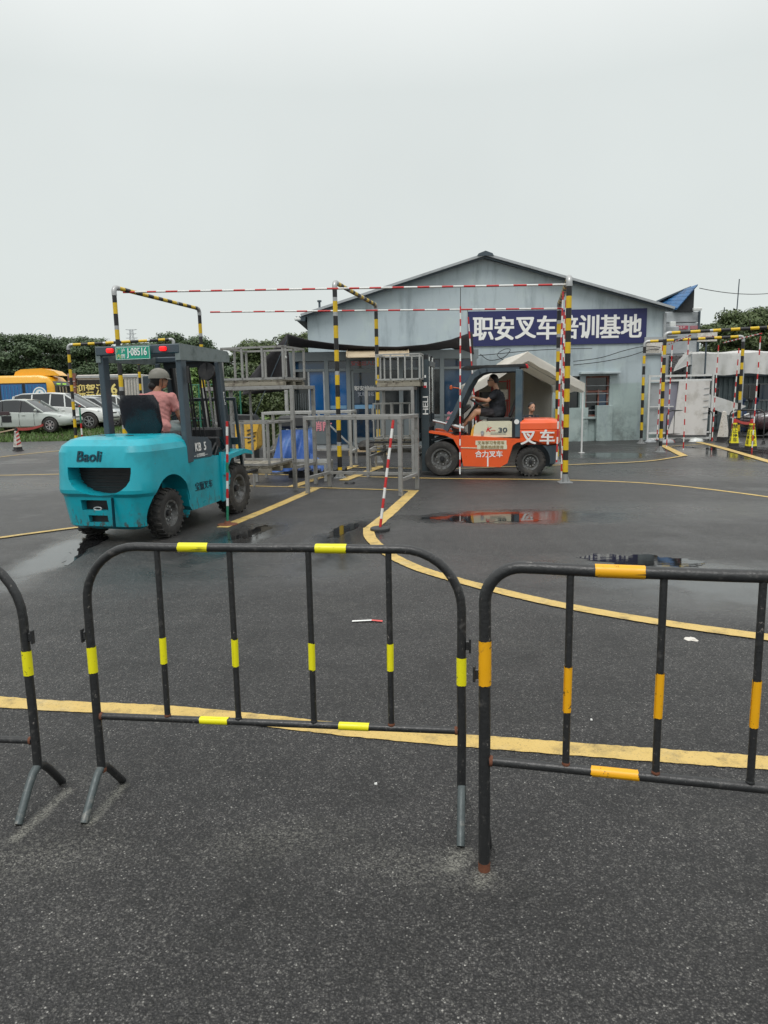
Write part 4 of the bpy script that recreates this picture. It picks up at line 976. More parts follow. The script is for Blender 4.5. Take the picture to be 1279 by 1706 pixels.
man = person('forklift driver in black t-shirt, dark shorts and glasses on the orange forklift', OL + d_ * .66 + Vector((0, 0, 1.20)), RZO,
   dict(neck=(.03, 0, .50), head=(.10, 0, .665), elbowL=(.19, .24, .27), handL=(.44, .14, .33), elbowR=(.14, -.25, .20), handR=(.36, -.16, .16), hupL=(0, 0, 1), curlL=.9,
        kneeL=(.42, .15, .06), ankleL=(.70, .13, -.24), kneeR=(.44, -.12, .06), ankleR=(.76, -.10, -.22)), (skin, blackcl, darkcl, shoe), None, 'short', False, True, headyaw=.12, width=1.1)
# ------------------------------------------------------------------ striped pipe gantries
def striped(t, pts, r, mats, step, name, start=0, tip=None, seq=(0, 1), gap_mat=None, jitter=.15, n=12, seed=1):
    """one pipe with painted bands along its length"""
    rr_ = random.Random(seed); pts = [Vector(p) for p in pts]
    # resample with band edges
    cum = [0]
    for a, b_ in zip(pts, pts[1:]): cum.append(cum[-1] + (b_ - a).length)
    L = cum[-1]
    def at_(s):
        for i in range(len(pts) - 1):
            if s <= cum[i + 1] + 1e-9: return pts[i].lerp(pts[i + 1], (s - cum[i]) / max(1e-9, cum[i + 1] - cum[i]))
        return pts[-1]
    edges = []; s = tip or 0; k = start
    if tip: edges.append((0, tip, len(mats) - 1))
    while s < L - 1e-6:
        e = min(L, s + step * rr_.uniform(1 - jitter, 1 + jitter)); edges.append((s, e, seq[k % len(seq)])); s = e
        if gap_mat is not None and rr_.random() < .16 and s < L - .1: edges.append((s, s + step * .35, gap_mat)); s += step * .35
        k += 1
    P_ = []; MM = []
    for (a, b_, m_) in edges:
        inner = [c for c in cum if a + 1e-4 < c < b_ - 1e-4]
        for q in [a] + inner: P_.append(at_(q)); MM.append(m_)
    P_.append(at_(L))
    return MB().tube(P_, r, n, mats=MM + [MM[-1]]).build(name, mats, t, 50)
def gantry(label, base0, H0, base1, H1, r=.042, step=.21, seed=1, beam_black=True, stub=True, group='black and yellow pipe gantries'):
    b0, b1 = Vector(base0), Vector(base1)
    t = thing('pipe_gantry', label, 'gantry', b0, 0, group)
    d = b1 - b0; R = .09
    dz0, dz1 = Vector((0, 0, H0)), Vector((0, 0, H1)); h = (d + dz1 - dz0).normalized()
    ms = [pblack, pyellow, galv]
    striped(t, [(0, 0, .16), (0, 0, H0 - R)][::-1], r, ms, step, 'post', 0, seed=seed, gap_mat=2)
    MB().cyl((0, 0, 0.008), (0, 0, .17), r * .96, n=12).build('post_stub', galv, t, 50)
    q = [dz0 - Vector((0, 0, R + .06)), dz0 - Vector((0, 0, R))] + [dz0 - Vector((0, 0, R)) + h * (R - R * math.cos(R_(a))) + Vector((0, 0, R * math.sin(R_(a)))) for a in (25, 50, 75, 90)] + [dz0 + h * (R + .06)]
    MB().tube(q, r * 1.12, 12).build('elbow', galv, t, 50)
    striped(t, [dz0 + h * (R + .05), d + dz1 - h * (R + .02)], r * .95, ms, step, 'beam', 1, seed=seed + 5, gap_mat=2)
    q = [d + dz1 - h * (R + .05)] + [d + dz1 - h * (R - R * math.sin(R_(a))) - Vector((0, 0, R - R * math.cos(R_(a)))) for a in (0, 25, 50, 75, 90)] + [d + dz1 - Vector((0, 0, R + .06))]
    MB().tube(q, r * 1.08, 12).build('elbow', galv, t, 50)
    striped(t, [d + dz1 - Vector((0, 0, R + .04)), d + Vector((0, 0, .16))], r, ms, step, 'post', 0, seed=seed + 9, gap_mat=2)
    MB().cyl(d + Vector((0, 0, 0.008)), d + Vector((0, 0, .17)), r * .96, n=12).build('post_stub', galv, t, 50)
    for c in (Vector((0, 0, 0)), d):
        m = MB().box(c + Vector((0, 0, .006)), (.24, .2, .012))
        for sx_ in (-1, 1):
            m.prism([(sx_ * r, .012), (sx_ * .10, .012), (sx_ * r, .12)], -.004, .004, 'Y', off=c)
            for sy_ in (-1, 1): m.cyl(c + Vector((sx_ * .09, sy_ * .07, .01)), c + Vector((sx_ * .09, sy_ * .07, .03)), .012, n=6)
        m.build('base_plate', galv, t, 40)
    return t
A0, A1 = Vector((-4.98, 14.0, 0)), Vector((-4.22, 17.35, 0))
B0, B1 = Vector((-.865, 14.35, 0)), Vector((-.10, 17.7, 0))
C0, C1 = Vector((3.27, 12.88, 0)), Vector((3.98, 16.5, 0))
gantry('yellow and black pipe gantry rising directly behind the teal forklift', A0, 3.71, A1, 3.69, seed=3)
gantry('yellow and black pipe gantry standing between the two forklifts', B0, 3.78, B1, 3.74, r=.045, seed=4)
gantry('yellow and black pipe gantry standing at the tail of the orange forklift', C0, 3.56, C1, 3.55, r=.050, step=.205, seed=6)
g2a = gantry('right-hand pipe gantry, nearer one, its beam running out of frame beside the white gate', (7.34, 19.05, 0), 3.06, (12.6, 18.2, 0), 3.2, r=.045, step=.22, seed=12)
g2b = gantry('right-hand pipe gantry, farther one, standing against the corner of the grey hall', (8.02, 22.4, 0), 3.08, (10.72, 21.8, 0), 3.14, r=.045, step=.22, seed=15)
gantry('left-hand pipe gantry between the teal forklift and the yellow bus', (-10.16, 24.0, 0), 3.43, (-6.9, 24.6, 0), 3.60, r=.05, step=.24, seed=21)
gantry('far left pipe gantry behind the teal forklift, in front of the black advertising truck', (-8.9, 27.0, 0), 3.5, (-6.6, 29.5, 0), 3.5, r=.05, step=.24, seed=25)
def rwpole(label, p, q, r=.016, step=.16, seed=1, group='red and white marker poles', start=0, cat='marker pole', thin_top=0):
    p, q = Vector(p), Vector(q); t = thing('marker_pole', label, cat, Vector((q.x, q.y, min(p.z, q.z))), 0, group)
    o = t.location
    if thin_top:
        m_ = p.lerp(q, thin_top); MB().cyl(p - o, m_ - o, r * .45, n=8).build('hanging_wire', wirem, t, 50); p = m_
    striped(t, [p - o, q - o], r, [pred, pwhite], step, 'pole', start, seed=seed, n=10)
    return t
rwpole('long red and white pole lying across the front of the three tall gantries', P(205, 487, 14.5) , P(946, 474, 13.1), step=.22, seed=2, r=.018)
rwpole('long red and white pole lying across the back of the three tall gantries', P(350, 520, 17.1), P(938, 514, 16.3), step=.26, seed=3, r=.018)
rwpole('thin red and white pole hanging in front of the orange forklift front wheel', P(767, 479, 13.75), P(766, 790, 13.35), r=.014, step=.13, seed=4, thin_top=.10)
rwpole('red and white pole hanging behind the steering wheel of the orange forklift', P(779, 517, 16.7), P(795, 735, 16.6), r=.016, step=.15, seed=5, thin_top=.05)
rwpole('leftmost of the three red and white poles leaning together at the tail gantry', P(938, 486, 13.9), P(927, 770, 13.6), r=.016, step=.14, seed=6)
rwpole('middle one of the three red and white poles leaning together at the tail gantry', P(943, 500, 13.1), P(936, 785, 13.0), r=.016, step=.14, seed=7)
rwpole('red and white pole nearest to the tail gantry post, reaching down beside the orange counterweight', P(940, 520, 13.4), P(935, 800, 12.95), r=.015, step=.14, seed=8)
zz = [((1104, 575), (1094, 733), 21.8, 'behind the first post of the nearer right-hand gantry'), ((1120, 575), (1110, 748), 20.6, 'hanging just left of the white sheet in the gate'),
      ((1147, 563), (1138, 750), 19.4, 'hanging across the middle of the white sheet in the gate'), ((1197, 575), (1186, 735), 21.4, 'hanging at the right-hand edge of the white gate'),
      ((1267, 560), (1252, 756), 18.4, 'standing in front of the rightmost yellow cone'), ((1231, 580), (1216, 752), 20.8, 'standing beside the yellow cone in the barrier gap')]
for i, (a, b_, Y, s_) in enumerate(zz): rwpole('thin red and white pole ' + s_, P(*a, Y), P(*b_, Y), r=.016, step=.15, seed=20 + i)
for i, (a, b_, Y1, Y2) in enumerate((((1150, 562), (1112, 577), 19.0, 22.1), ((1268, 559), (1205, 574), 18.4, 21.9))):
    rwpole(('long red and white pole linking the two right-hand gantries, left one', 'long red and white pole linking the two right-hand gantries, right one')[i], P(*a, Y1) + Vector((0, 0, .05)), P(*b_, Y2) + Vector((0, 0, .05)), r=.016, step=.2, seed=30 + i)
# leaning marker with a weight, and the green-tipped one
t = thing('marker_pole', 'red and white marker pole leaning out of a round black weight on the yellow line', 'marker pole', G(633, 884), 0, 'red and white marker poles')
top = P(655, 700, 8.72) - t.location
striped(t, [(0, 0, .03), top], .0165, [pred, pwhite], .125, 'pole', 0, seed=3, n=12)
MB().lathe([(0, 0), (.115, 0), (.12, .012), (.118, .034), (.10, .045), (.03, .047), (.0, .047)], (0, 0, 0), 'Z', 28).build('weight', cratem, t, 40)
t = thing('marker_pole', 'red, white and green taped marker pole on a rusty round plate beside the teal forklift', 'marker pole', G(379, 874), 0, 'red and white marker poles')
top = P(378, 702, 9.12) - t.location
striped(t, [(0, 0, .01), top], .0165, [pred, pwhite, M('pole_green', (.02, .19, .11), .45)], .115, 'pole', 0, seed=8, n=12, seq=(2, 2, 1, 0, 1, 0, 2, 0, 1, 0, 1, 0, 2))
MB().lathe([(0, 0), (.13, 0), (.13, .008), (.05, .014), (.03, .05), (0, .05)], (0, 0, 0), 'Z', 24).build('base_plate', rust, t, 40)
t = thing('marker_pole', 'short green-topped marker post standing before the parked silver cars', 'marker pole', G(137, 733), 0, 'red and white marker poles')
striped(t, [(0, 0, 0), (.0, 0, 1.45)], .035, [pred, pwhite, M('post_green', (.03, .20, .12), .5)], .24, 'pole', 0, seed=8, n=10, seq=(0, 1, 0, 2, 2, 2))

# ------------------------------------------------------------------ square tube racks and cages
def rack(label, loc, rz, w_, d_, h, s=.055, lowz=.22, shelf=False, mt=steel, slats=0, top_plank=False, brace=False, low_front=False, name='steel_rack', cat='rack', grp='grey square tube racks'):
    t = thing(name, label, cat, loc, rz, grp)
    X = (0, w_); Y = (0, d_)
    for x in X:
        for y in Y: MB().bar((x, y, 0), (x, y, h - s / 2), s, s, up=(1, 0, 0), bev=.004).build('post', mt, t)
    for y in Y: MB().bar((-s / 2, y, h), (w_ + s / 2, y, h), s, s, bev=.004).build('top_beam', mt, t)
    for x in X: MB().bar((x, s / 2, h), (x, d_ - s / 2, h), s * .98, s * .98, bev=.004).build('top_beam', mt, t)
    if lowz:
        for x in X: MB().bar((x, s / 2, lowz), (x, d_ - s / 2, lowz), s * .8, s * .8).build('low_rail', mt, t)
        MB().bar((s / 2, d_, lowz), (w_ - s / 2, d_, lowz), s * .8, s * .8).build('low_rail', mt, t)
        if low_front: MB().bar((s / 2, 0, lowz), (w_ - s / 2, 0, lowz), s * .8, s * .8).build('low_rail', mt, t)
    for i in range(slats): MB().bar((0, d_ * (i + .5) / slats, h + s * .62), (w_, d_ * (i + .5) / slats, h + s * .62), d_ / slats * .5, .02).build('slat', mt, t)
    if brace:
        MB().bar((s / 2, d_ + .0, lowz), (w_ * .45, d_, h - .05), .035, .035).build('brace', mt, t); MB().bar((w_ * .55, d_, h - .05), (w_ - s / 2, d_, lowz), .035, .035).build('brace', mt, t)
    return t
YW = R_(-14)
rack('nearest grey rack, table height, one leg on the yellow corner', (-1.28, 12.06, 0), math.atan2(-.55, 1.56), 1.65, .93, 1.26, .062, lowz=.26)
rack('tall grey rack beside the teal forklift, carrying the upper left cage', (-3.14, 12.98, 0), math.atan2(-.50, 1.6), 1.68, .93, 1.78, .062, lowz=.40)
rack('tall narrow grey rack at the orange forklift mast, carrying the upper right cage', (-.30, 14.35, 0), R_(-13), .92, 1.5, 1.74, .06, lowz=.40)
rack('table height grey rack behind the tall left one, with cross braces', (-2.72, 16.6, 0), R_(-5), 2.0, .95, 1.26, .06, lowz=.35, mt=steel2, brace=True)
rack('low grey stand with an open top between the racks and the orange forklift', (-.28, 15.6, 0), R_(-8), 1.10, .85, .46, .05, lowz=.0, grp='low grey stands', name='steel_stand', cat='stand')
rack('low slatted grey stand in front of the blue tarpaulin', (-2.45, 13.9, 0), R_(-6), 1.35, .7, .34, .05, lowz=0, slats=6, mt=steel2, grp='low grey stands', name='steel_stand', cat='stand')
def cage(label, loc, rz, w_, d_, h, base_h=.14, nw=4, nd=3, s=.035, mt=steel2, double=False, slab=True, grp='tube cages on pallets'):
    t = thing('tube_cage', label, 'cage', loc, rz, grp)
    for y in (.05, d_ / 2, d_ - .05): MB().box((w_ / 2, y, base_h * .32), (w_, .10, base_h * .62), bev=.006).build('pallet_block', wood if slab else mt, t)
    for i in range(5): MB().box((w_ * (i + .5) / 5, d_ / 2, base_h * .80), (w_ / 5 * .82, d_, base_h * .28), bev=.004).build('pallet_board', wood if slab else mt, t)
    z0 = base_h
    for y in (0, d_):
        for i in range(nw + 1):
            x = w_ * i / nw; MB().bar((x, y, z0), (x, y, h), s, s, up=(1, 0, 0)).build('upright', mt, t)
        MB().bar((-s / 2, y, h), (w_ + s / 2, y, h), s, s).build('rim_rail', mt, t); MB().bar((-s / 2, y, z0 + s / 2), (w_ + s / 2, y, z0 + s / 2), s, s).build('base_rail', mt, t)
        if double: MB().bar((-s / 2, y, h - .10), (w_ + s / 2, y, h - .10), s, s).build('rim_rail', mt, t)
    for x in (0, w_):
        for i in range(1, nd): y = d_ * i / nd; MB().bar((x, y, z0), (x, y, h), s, s, up=(1, 0, 0)).build('upright', mt, t)
        MB().bar((x, 0, h), (x, d_, h), s * .98, s * .98).build('rim_rail', mt, t); MB().bar((x, 0, z0 + s / 2), (x, d_, z0 + s / 2), s * .98, s * .98).build('base_rail', mt, t)
    return t
cage('upper left tube cage on top of the tall grey rack by the teal forklift', (-2.80, 12.95, 1.815), R_(-16), 1.16, .95, .66, .11, nw=3, nd=2, mt=steel, s=.034)
cage('upper right tube cage standing on the tall rack at the orange forklift mast', (-.10, 14.35, 1.775), R_(-12), .86, .80, .62, .13, nw=3, nd=2, s=.028)
cage('lower tube cage carried low on the forks of the orange forklift', (-.18, 15.15, .585), R_(-12), .82, .85, .86, .13, nw=4, nd=2, s=.028)
cage('tube cage with dark uprights carried in front of the teal forklift', (-2.66, 11.55, .42), RZT - math.pi / 2, .90, 1.0, .80, .13, nw=2, nd=2, mt=steel, slab=True, s=.030)
# curved tube hoop
t = thing('tube_hoop', 'bent grey tube hoop standing behind the teal forklift mast', 'hoop', (-3.02, 13.2, 0))
MB().tube([(0, 0, 0), (0, 0, 1.72)] + [Vector((.14 - .14 * math.cos(R_(a)), 0, 1.72 + .14 * math.sin(R_(a)))) for a in (30, 60, 90)] + [Vector((.50, 0, 1.86))] + [Vector((.50 + .14 * math.sin(R_(a)), 0, 1.72 + .14 * math.cos(R_(a)))) for a in (30, 60, 90)] + [(.64, 0, 0)], .024, 12).build('hoop_tube', steel, t, 50)
MB().cyl((.02, 0, .9), (.62, 0, .9), .016, n=10).build('cross_tube', steel, t, 50)
# ------------------------------------------------------------------ grey gabled hall
WY = 24.0; XL, XR = P(516, 660, 24).x, P(1102, 660, 24).x
t = thing('grey_hall', 'long grey rendered hall with a low gable, stained paint and a barred window', 'building', ((XL + XR) / 2, WY, 0))
ox = (XL + XR) / 2; hx = (XR - XL) / 2; ZE, ZR = 4.22, 5.92
ridx = P(806, 425, WY).x - ox
wall = MB().prism([(-hx, -.1), (hx, -.1), (hx, ZE), (ridx, ZR - .05), (-hx, ZE)], 0, .30, 'Y').build('wall', facadem, t)
wx0, wx1 = P(975, 660, WY).x - ox, P(1015, 660, WY).x - ox; wz0, wz1 = P(995, 694, WY).z, P(995, 626, WY).z
dx0, dx1 = P(948, 660, WY).x - ox, P(966, 660, WY).x - ox
hole = MB().box(((wx0 + wx1) / 2, .1, (wz0 + wz1) / 2), (wx1 - wx0, .8, wz1 - wz0)); hole2 = MB().box(((dx0 + dx1) / 2, .1, (wz0 + wz1) / 2), (dx1 - dx0, .8, wz1 - wz0))
hole3 = MB().box((P(823, 660, WY).x - ox, .1, 1.1), (2.0, .8, 2.3))
carve(wall, [hole, hole2, hole3], None)
MB().prism([(-hx, -.1), (-hx + .25, -.1), (-hx + .25, ZE - .1), (-hx, ZE)], .3, 16, 'Y').build('side_wall', facadem, t)
MB().prism([(hx - .25, -.1), (hx, -.1), (hx, ZE), (hx - .25, ZE - .1)], .3, 16, 'Y').build('side_wall', facadem, t)
MB().prism([(-hx, 0), (hx, 0), (hx, ZE - .1), (ridx, ZR - .2), (-hx, ZE - .1)], 15.9, 16.2, 'Y').build('rear_wall', facadem, t)
for s, xe in ((-1, -hx - .17), (1, hx + .17)):
    n_ = 26; 
    e = Vector((xe, 0, ZE - .03 * abs(1))); r0 = Vector((ridx, 0, ZR))
    sl_ = (r0 - Vector((xe, 0, ZE - .05)))
    m = MB().prism([(xe, ZE - .05), (ridx, ZR), (ridx, ZR + .055), (xe, ZE + .005)], -.30, 16.4, 'Y'); m.build('roof_sheet', greyp if s > 0 else greyp, t)
    MB().prism([(xe, ZE - .12), (ridx, ZR - .07), (ridx, ZR - .005), (xe, ZE - .055)], -.26, -.20, 'Y').build('verge_board', darkgrey, t)
    MB().bar((xe, -.33, ZE - .02), (ridx, -.33, ZR + .03), .05, .075, up=(0, 0, 1)).build('edge_trim', greyp, t)
MB().prism([(ridx - .26, ZR - .02), (ridx - .22, ZR + .05), (ridx, ZR + .13), (ridx + .22, ZR + .05), (ridx + .26, ZR - .02)], -.38, 16.4, 'Y').build('ridge_cap', darkgrey, t)
MB().prism([(-hx - .30, ZE - .20), (-hx - .06, ZE - .20), (-hx - .02, ZE - .06), (-hx - .34, ZE - .06)], -.3, 16.3, 'Y').build('gutter', darkgrey, t)
MB().cyl((-hx + .42, -.1, ZE + .06), (-hx + .42, -.1, ZE + .42), .035, n=10).cyl((-hx + .42, -.1, ZE + .40), (-hx + .42, -.1, ZE + .45), .07, n=10).build('vent_pipe', darkgrey, t)
MB().box((-hx - .26, -.46, ZE - .16), (.20, .12, .10), bev=.03).cyl((-hx - .26, -.46, ZE - .11), (-hx - .22, -.30, ZE - .04), .015, n=8).build('security_camera', carwhite, t)
# window with frame, panes, bars and things on the sill
wf = MB(); cxw, czw = (wx0 + wx1) / 2, (wz0 + wz1) / 2; W_, H_ = wx1 - wx0, wz1 - wz0
for x in (wx0 + .03, wx1 - .03): wf.box((x, .12, czw), (.06, .06, H_))
for z in (wz0 + .03, wz1 - .03, wz0 + H_ * .62): wf.box((cxw, .12, z), (W_ - .12, .058, .06))
wf.box((cxw + .06, .12, czw - .17), (.045, .055, H_ * .58)); wo_ = wf.build('window', rustred, t)
MB().box((cxw - .17, .15, wz0 + H_ * .31), (W_ * .46, .01, H_ * .6)).build('pane', darkgl, wo_); MB().box((cxw + .24, .16, wz0 + H_ * .31), (W_ * .40, .01, H_ * .6)).build('pane', blueg2, wo_)
MB().box((cxw, .155, wz0 + H_ * .82), (W_ * .9, .01, H_ * .34)).build('pane', darkgl, wo_)
bb = MB()
for i in range(4): bb.box((cxw, .05, wz0 + H_ * (.16 + .2 * i)), (W_, .014, .018))
bb.build('window_bar', greyp, wo_)
for i, (x, h, c_) in enumerate(((-.30, .30, greyp), (-.12, .55, galv), (.04, .22, rustred), (.18, .26, redfurn), (.30, .18, carwhite))): MB().cyl((cxw + x, .42, wz0), (cxw + x, .42, wz0 + h), .055, n=10).build('jar', c_, wo_)
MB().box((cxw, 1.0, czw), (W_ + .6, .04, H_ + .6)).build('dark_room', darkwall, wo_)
MB().box(((dx0 + dx1) / 2, .2, czw), (dx1 - dx0, .02, H_)).build('shutter', darkgl, t)
MB().box((cxw + .02, -.14, wz1 + .09), (W_ + .50, .28, .075), bev=.01).build('window_hood', facadem, t)
MB().box((cxw, -.06, wz0 - .045), (W_ + .2, .12, .07), bev=.01).build('window_sill', facadem, t)
px0, px1 = P(990, 715, WY).x - ox, P(1016, 715, WY).x - ox
MB().box(((px0 + px1) / 2, -.12, .58), (px1 - px0, .24, 1.16), bev=.01).build('wall_pier', facadem, t)
MB().box((P(950, 715, WY).x - ox, -.05, .55), (1.1, .1, 1.10)).build('wall_plinth', facadem, t)
MB().cyl((hx - .02, -.06, .1), (hx - .02, -.06, ZE - .15), .05, n=10).build('downpipe', greyp, t, 50)
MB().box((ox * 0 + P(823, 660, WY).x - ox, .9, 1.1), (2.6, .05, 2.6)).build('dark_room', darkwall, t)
MB().box((hx - .35, -.05, 3.05), (.62, .1, .55)).build('box_frame', greyp, t); MB().box((hx - .35, -.105, 3.03), (.50, .012, .42)).build('box_face', conewh, t)
MB().box((hx + .3, .3, 3.5), (.5, .25, .35), bev=.03).build('bracket_box', greyp, t)
# banner
b0, b1 = P(779, 576, WY), P(1075, 573, WY); zt_ = (P(779, 518, WY).z + P(1075, 515, WY).z) / 2; zb_ = (b0.z + b1.z) / 2
s_ = thing('banner_sign', 'navy banner with eight big white characters hanging on the grey hall', 'sign', ((b0.x + b1.x) / 2, WY - .03, zb_))
BW = b1.x - b0.x; BH = zt_ - zb_
MB().box((0, 0, BH / 2), (BW, .035, BH)).build('panel', navy, s_)
cw_ = (BW - .30) / 8
for i, chh in enumerate('职安叉车培训基地'):
    text(chh, .80, (-BW / 2 + .15 + cw_ * (i + .5), -.022, BH / 2 + .0), (1, 0, 0), (0, 0, 1), whitep, s_, name='character', depth=.008, heavy=.026, wscale=.86)
# wires on the hall
for i, pts in enumerate(((P(800, 590, 23.9), P(815, 600, 23.85), P(838, 596, 23.85), P(850, 583, 23.85), P(840, 582, 23.85), P(828, 592, 23.85), P(846, 604, 23.85)),
                        (P(955, 602, 23.9), P(1000, 596, 23.85), P(1040, 584, 23.85), P(1075, 577, 23.85), P(1104, 579, 23.85)),
                        (P(955, 608, 23.9), P(1000, 603, 23.85), P(1045, 594, 23.85), P(1080, 583, 23.85), P(1100, 582, 23.85)),
                        (P(700, 592, 23.9), P(770, 590, 23.85), P(800, 592, 23.85), P(900, 583, 23.85), P(1000, 580, 23.85)))):
    o0 = pts[0].copy(); q = []
    for k in range(len(pts) - 1):
        p0, p1, p2, p3 = pts[max(k - 1, 0)], pts[k], pts[k + 1], pts[min(k + 2, len(pts) - 1)]
        for j in range(5):
            u_ = j / 5; q.append(.5 * ((2 * p1) + (p2 - p0) * u_ + (2 * p0 - 5 * p1 + 4 * p2 - p3) * u_ ** 2 + (3 * p1 - p0 - 3 * p2 + p3) * u_ ** 3) - o0)
    o = MB().tube(q, .011, 6).build('wall_cable', wirem, None, 60); o.location = o0
    tag(o, ('short looped black cable on the hall wall left of the white tent', 'upper of two sagging cables on the hall wall below the right end of the banner', 'lower of two sagging cables on the hall wall below the right end of the banner', 'long thin cable running along the hall wall just under the banner')[i], 'cable')

# ------------------------------------------------------------------ glazed office in front of the hall
OY = 22.3; q0, q1 = P(486, 735, OY), P(792, 735, OY); zt_ = P(640, 585, OY).z
of_ = thing('glazed_office', 'low grey framed office with blue tinted glazing in front of the hall', 'building', (q0.x, OY, 0))
OW = q1.x - q0.x
def ox_(px): return P(px, 660, OY).x - q0.x
def oz_(py): return P(640, py, OY).z
MB().box((OW / 2, .85, .06), (OW + .1, 1.7, .30)).build('plinth', concrete if False else greyp, of_)
MB().box((OW / 2, .82, zt_ - .13), (OW + .16, 1.76, .28), bev=.015).build('roof_fascia', frameg, of_)
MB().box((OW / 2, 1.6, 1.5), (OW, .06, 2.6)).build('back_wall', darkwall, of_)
xs_ = [487, 545, 581, 633, 668, 700, 736, 790]
for px in xs_: MB().box((ox_(px), .0, zt_ / 2), (.13, .13, zt_ - .1), bev=.008).build('mullion', frameg, of_)
for a_, b_ in zip(xs_, xs_[1:]):
    x0, x1 = ox_(a_) + .065, ox_(b_) - .065; xm, wv = (x0 + x1) / 2, x1 - x0
    for py in (615, 694): MB().box((xm, 0, oz_(py)), (wv, .09, .075), bev=.005).build('transom', frameg, of_)
    if a_ != 581: MB().box((xm, 0, (oz_(697) + .2) / 2), (wv, .05, oz_(697) - .2 + .06)).build('lower_panel', blueg2 if a_ in (545,) else frameg, of_)
    MB().box((xm, .03, (oz_(614) + zt_ - .27) / 2), (wv, .012, zt_ - .27 - oz_(614))).build('pane', glassm if a_ != 487 else blueg2, of_)
    if a_ == 487:
        xx = x0 + wv * .46
        MB().box(((x0 + xx) / 2, .05, oz_(654)), (xx - x0, .012, oz_(616) - oz_(692))).build('pane', darkgl, of_)
        MB().box(((xx + x1) / 2, .03, oz_(654)), (x1 - xx - .06, .012, oz_(616) - oz_(692))).build('pane', bluegl, of_)
        fr = MB()
        for x in (xx + .02, x1 - .02): fr.box((x, .0, oz_(654)), (.05, .07, oz_(616) - oz_(692)))
        fr.build('sash', greyp, of_)
        for k in range(7): MB().box((x0 + .04 + k * .07, .035, oz_(668)), (.012, .012, .55)).build('inner_grille', frameg, of_)
    else:
        MB().box((xm, .03, (oz_(616) + oz_(692)) / 2), (wv, .012, oz_(616) - oz_(692))).build('pane', {545: bluegl, 581: glassm, 633: darkgl, 668: darkgl, 700: darkgl, 736: blueg2}[a_], of_)
# door leaf with lower glass and film strips
x0, x1 = ox_(583) + .06, ox_(631) - .06
dr = MB().box((x0 + .03, -.02, 1.25), (.06, .05, 2.3)).box((x1 - .03, -.02, 1.25), (.06, .05, 2.3)).box(((x0 + x1) / 2, -.02, 2.35), (x1 - x0 - .12, .048, .07)).box(((x0 + x1) / 2, -.02, .27), (x1 - x0 - .12, .048, .16)).build('door', frameg, of_)
MB().box(((x0 + x1) / 2, .0, 1.35), (x1 - x0 - .12, .012, 2.0)).build('door_glass', glassm, dr)
MB().box(((x0 + x1) / 2, -.012, oz_(677)), (x1 - x0 - .13, .006, .12)).build('film_strip', M('pale_blue_film', (.14, .30, .48), .5), dr)
MB().box((x1 - .16, -.07, 1.05), (.025, .03, .4)).build('handle', galv, dr)
text('职安培训', .155, ((x0 + x1) / 2, -.010, oz_(646)), (1, 0, 0), (-.1, 0, 1), whitep, dr, depth=.003, bold=.01)
text('叉车报名', .13, ((x0 + x1) / 2 + .04, -.010, oz_(656)), (1, 0, 0), (-.1, 0, 1), M('faded_print', (.35, .37, .42), .5), dr, depth=.003, bold=.01)
text('安全出入口', .16, ((x0 + x1) / 2, .018, oz_(604)), (1, 0, 0), (0, 0, 1), redp, of_, depth=.003)
MB().box(((ox_(545) + ox_(581)) / 2, .015, oz_(677)), (.50, .006, .10)).build('film_strip', M('pale_blue_film2', (.14, .28, .42), .5), of_)
for tx, px, py, sz in (('消防', 535, 710, .30), ('盖审', 757, 692, .26), ('重保', 755, 708, .26)): text(tx, sz, (ox_(px), -.035, P(px, py, OY).z), (1, 0, 0), (0, 0, 1), pinkp, of_, depth=.006, bold=.03)
# curved cream awning
aw = thing('awning', 'cream curved awning over the door of the glazed office', 'awning', (q0.x, OY - .07, 0))
a0, a1 = ox_(581), ox_(680); za = oz_(588)
for k in range(2):
    xa = a0 + (a1 - a0) * k / 2; xb = a0 + (a1 - a0) * (k + 1) / 2
    MB().grid(lambda u, v: (xa + (xb - xa) * u, -.72 * math.sin(v * 1.35), za + .08 - .30 * (1 - math.cos(v * 1.35))), 4, 8).grid(lambda u, v: (xa + (xb - xa) * u, -.71 * math.sin(v * 1.35), za + .065 - .30 * (1 - math.cos(v * 1.35))), 4, 8).build('awning_panel', creampl, aw, 60)
for xk in (a0, (a0 + a1) / 2, a1): MB().tube([(xk, -.73 * math.sin(v * 1.35), za + .09 - .30 * (1 - math.cos(v * 1.35))) for v in [i / 8 for i in range(9)]], .02, 8).build('awning_rib', creampl, aw, 50)
# black shade net
NY = 21.75
net = MB()
fe = [P(478, 556, NY), P(510, 566, NY), P(560, 573, NY), P(610, 577, NY), P(660, 578, NY), P(710, 574, NY), P(750, 566, NY), P(787, 553, NY)]
be = [P(482, 581, 22.4), P(515, 578, 22.6), P(560, 581, 22.7), P(610, 584, 22.8), P(660, 584.5, 22.8), P(710, 583, 22.8), P(752, 579, 22.7), P(790, 597, 22.4)]
o0 = fe[0].copy()
def netf(u, v):
    k = u * 7; i = min(6, int(k)); f_ = k - i
    a_ = fe[i].lerp(fe[i + 1], f_); b_ = be[i].lerp(be[i + 1], f_); p_ = a_.lerp(b_, v); p_.z -= .10 * math.sin(v * math.pi); return p_ - o0
net.grid(netf, 42, 8); o = net.build('shade_net', netm, None, 60, fix=False); o.location = o0; m_ = o.modifiers.new('s', 'SOLIDIFY'); m_.thickness = .012; m_.offset = 0
tag(o, 'black shade net slung across above the glazed office roof', 'shade net')
pts = [P(478, 555, 20.8), P(487, 572, 21.2), P(487, 640, 21.5), P(400, 655, 21.5), P(405, 628, 21.2), P(445, 597, 21)]
o0 = pts[3].copy(); m_ = MB()
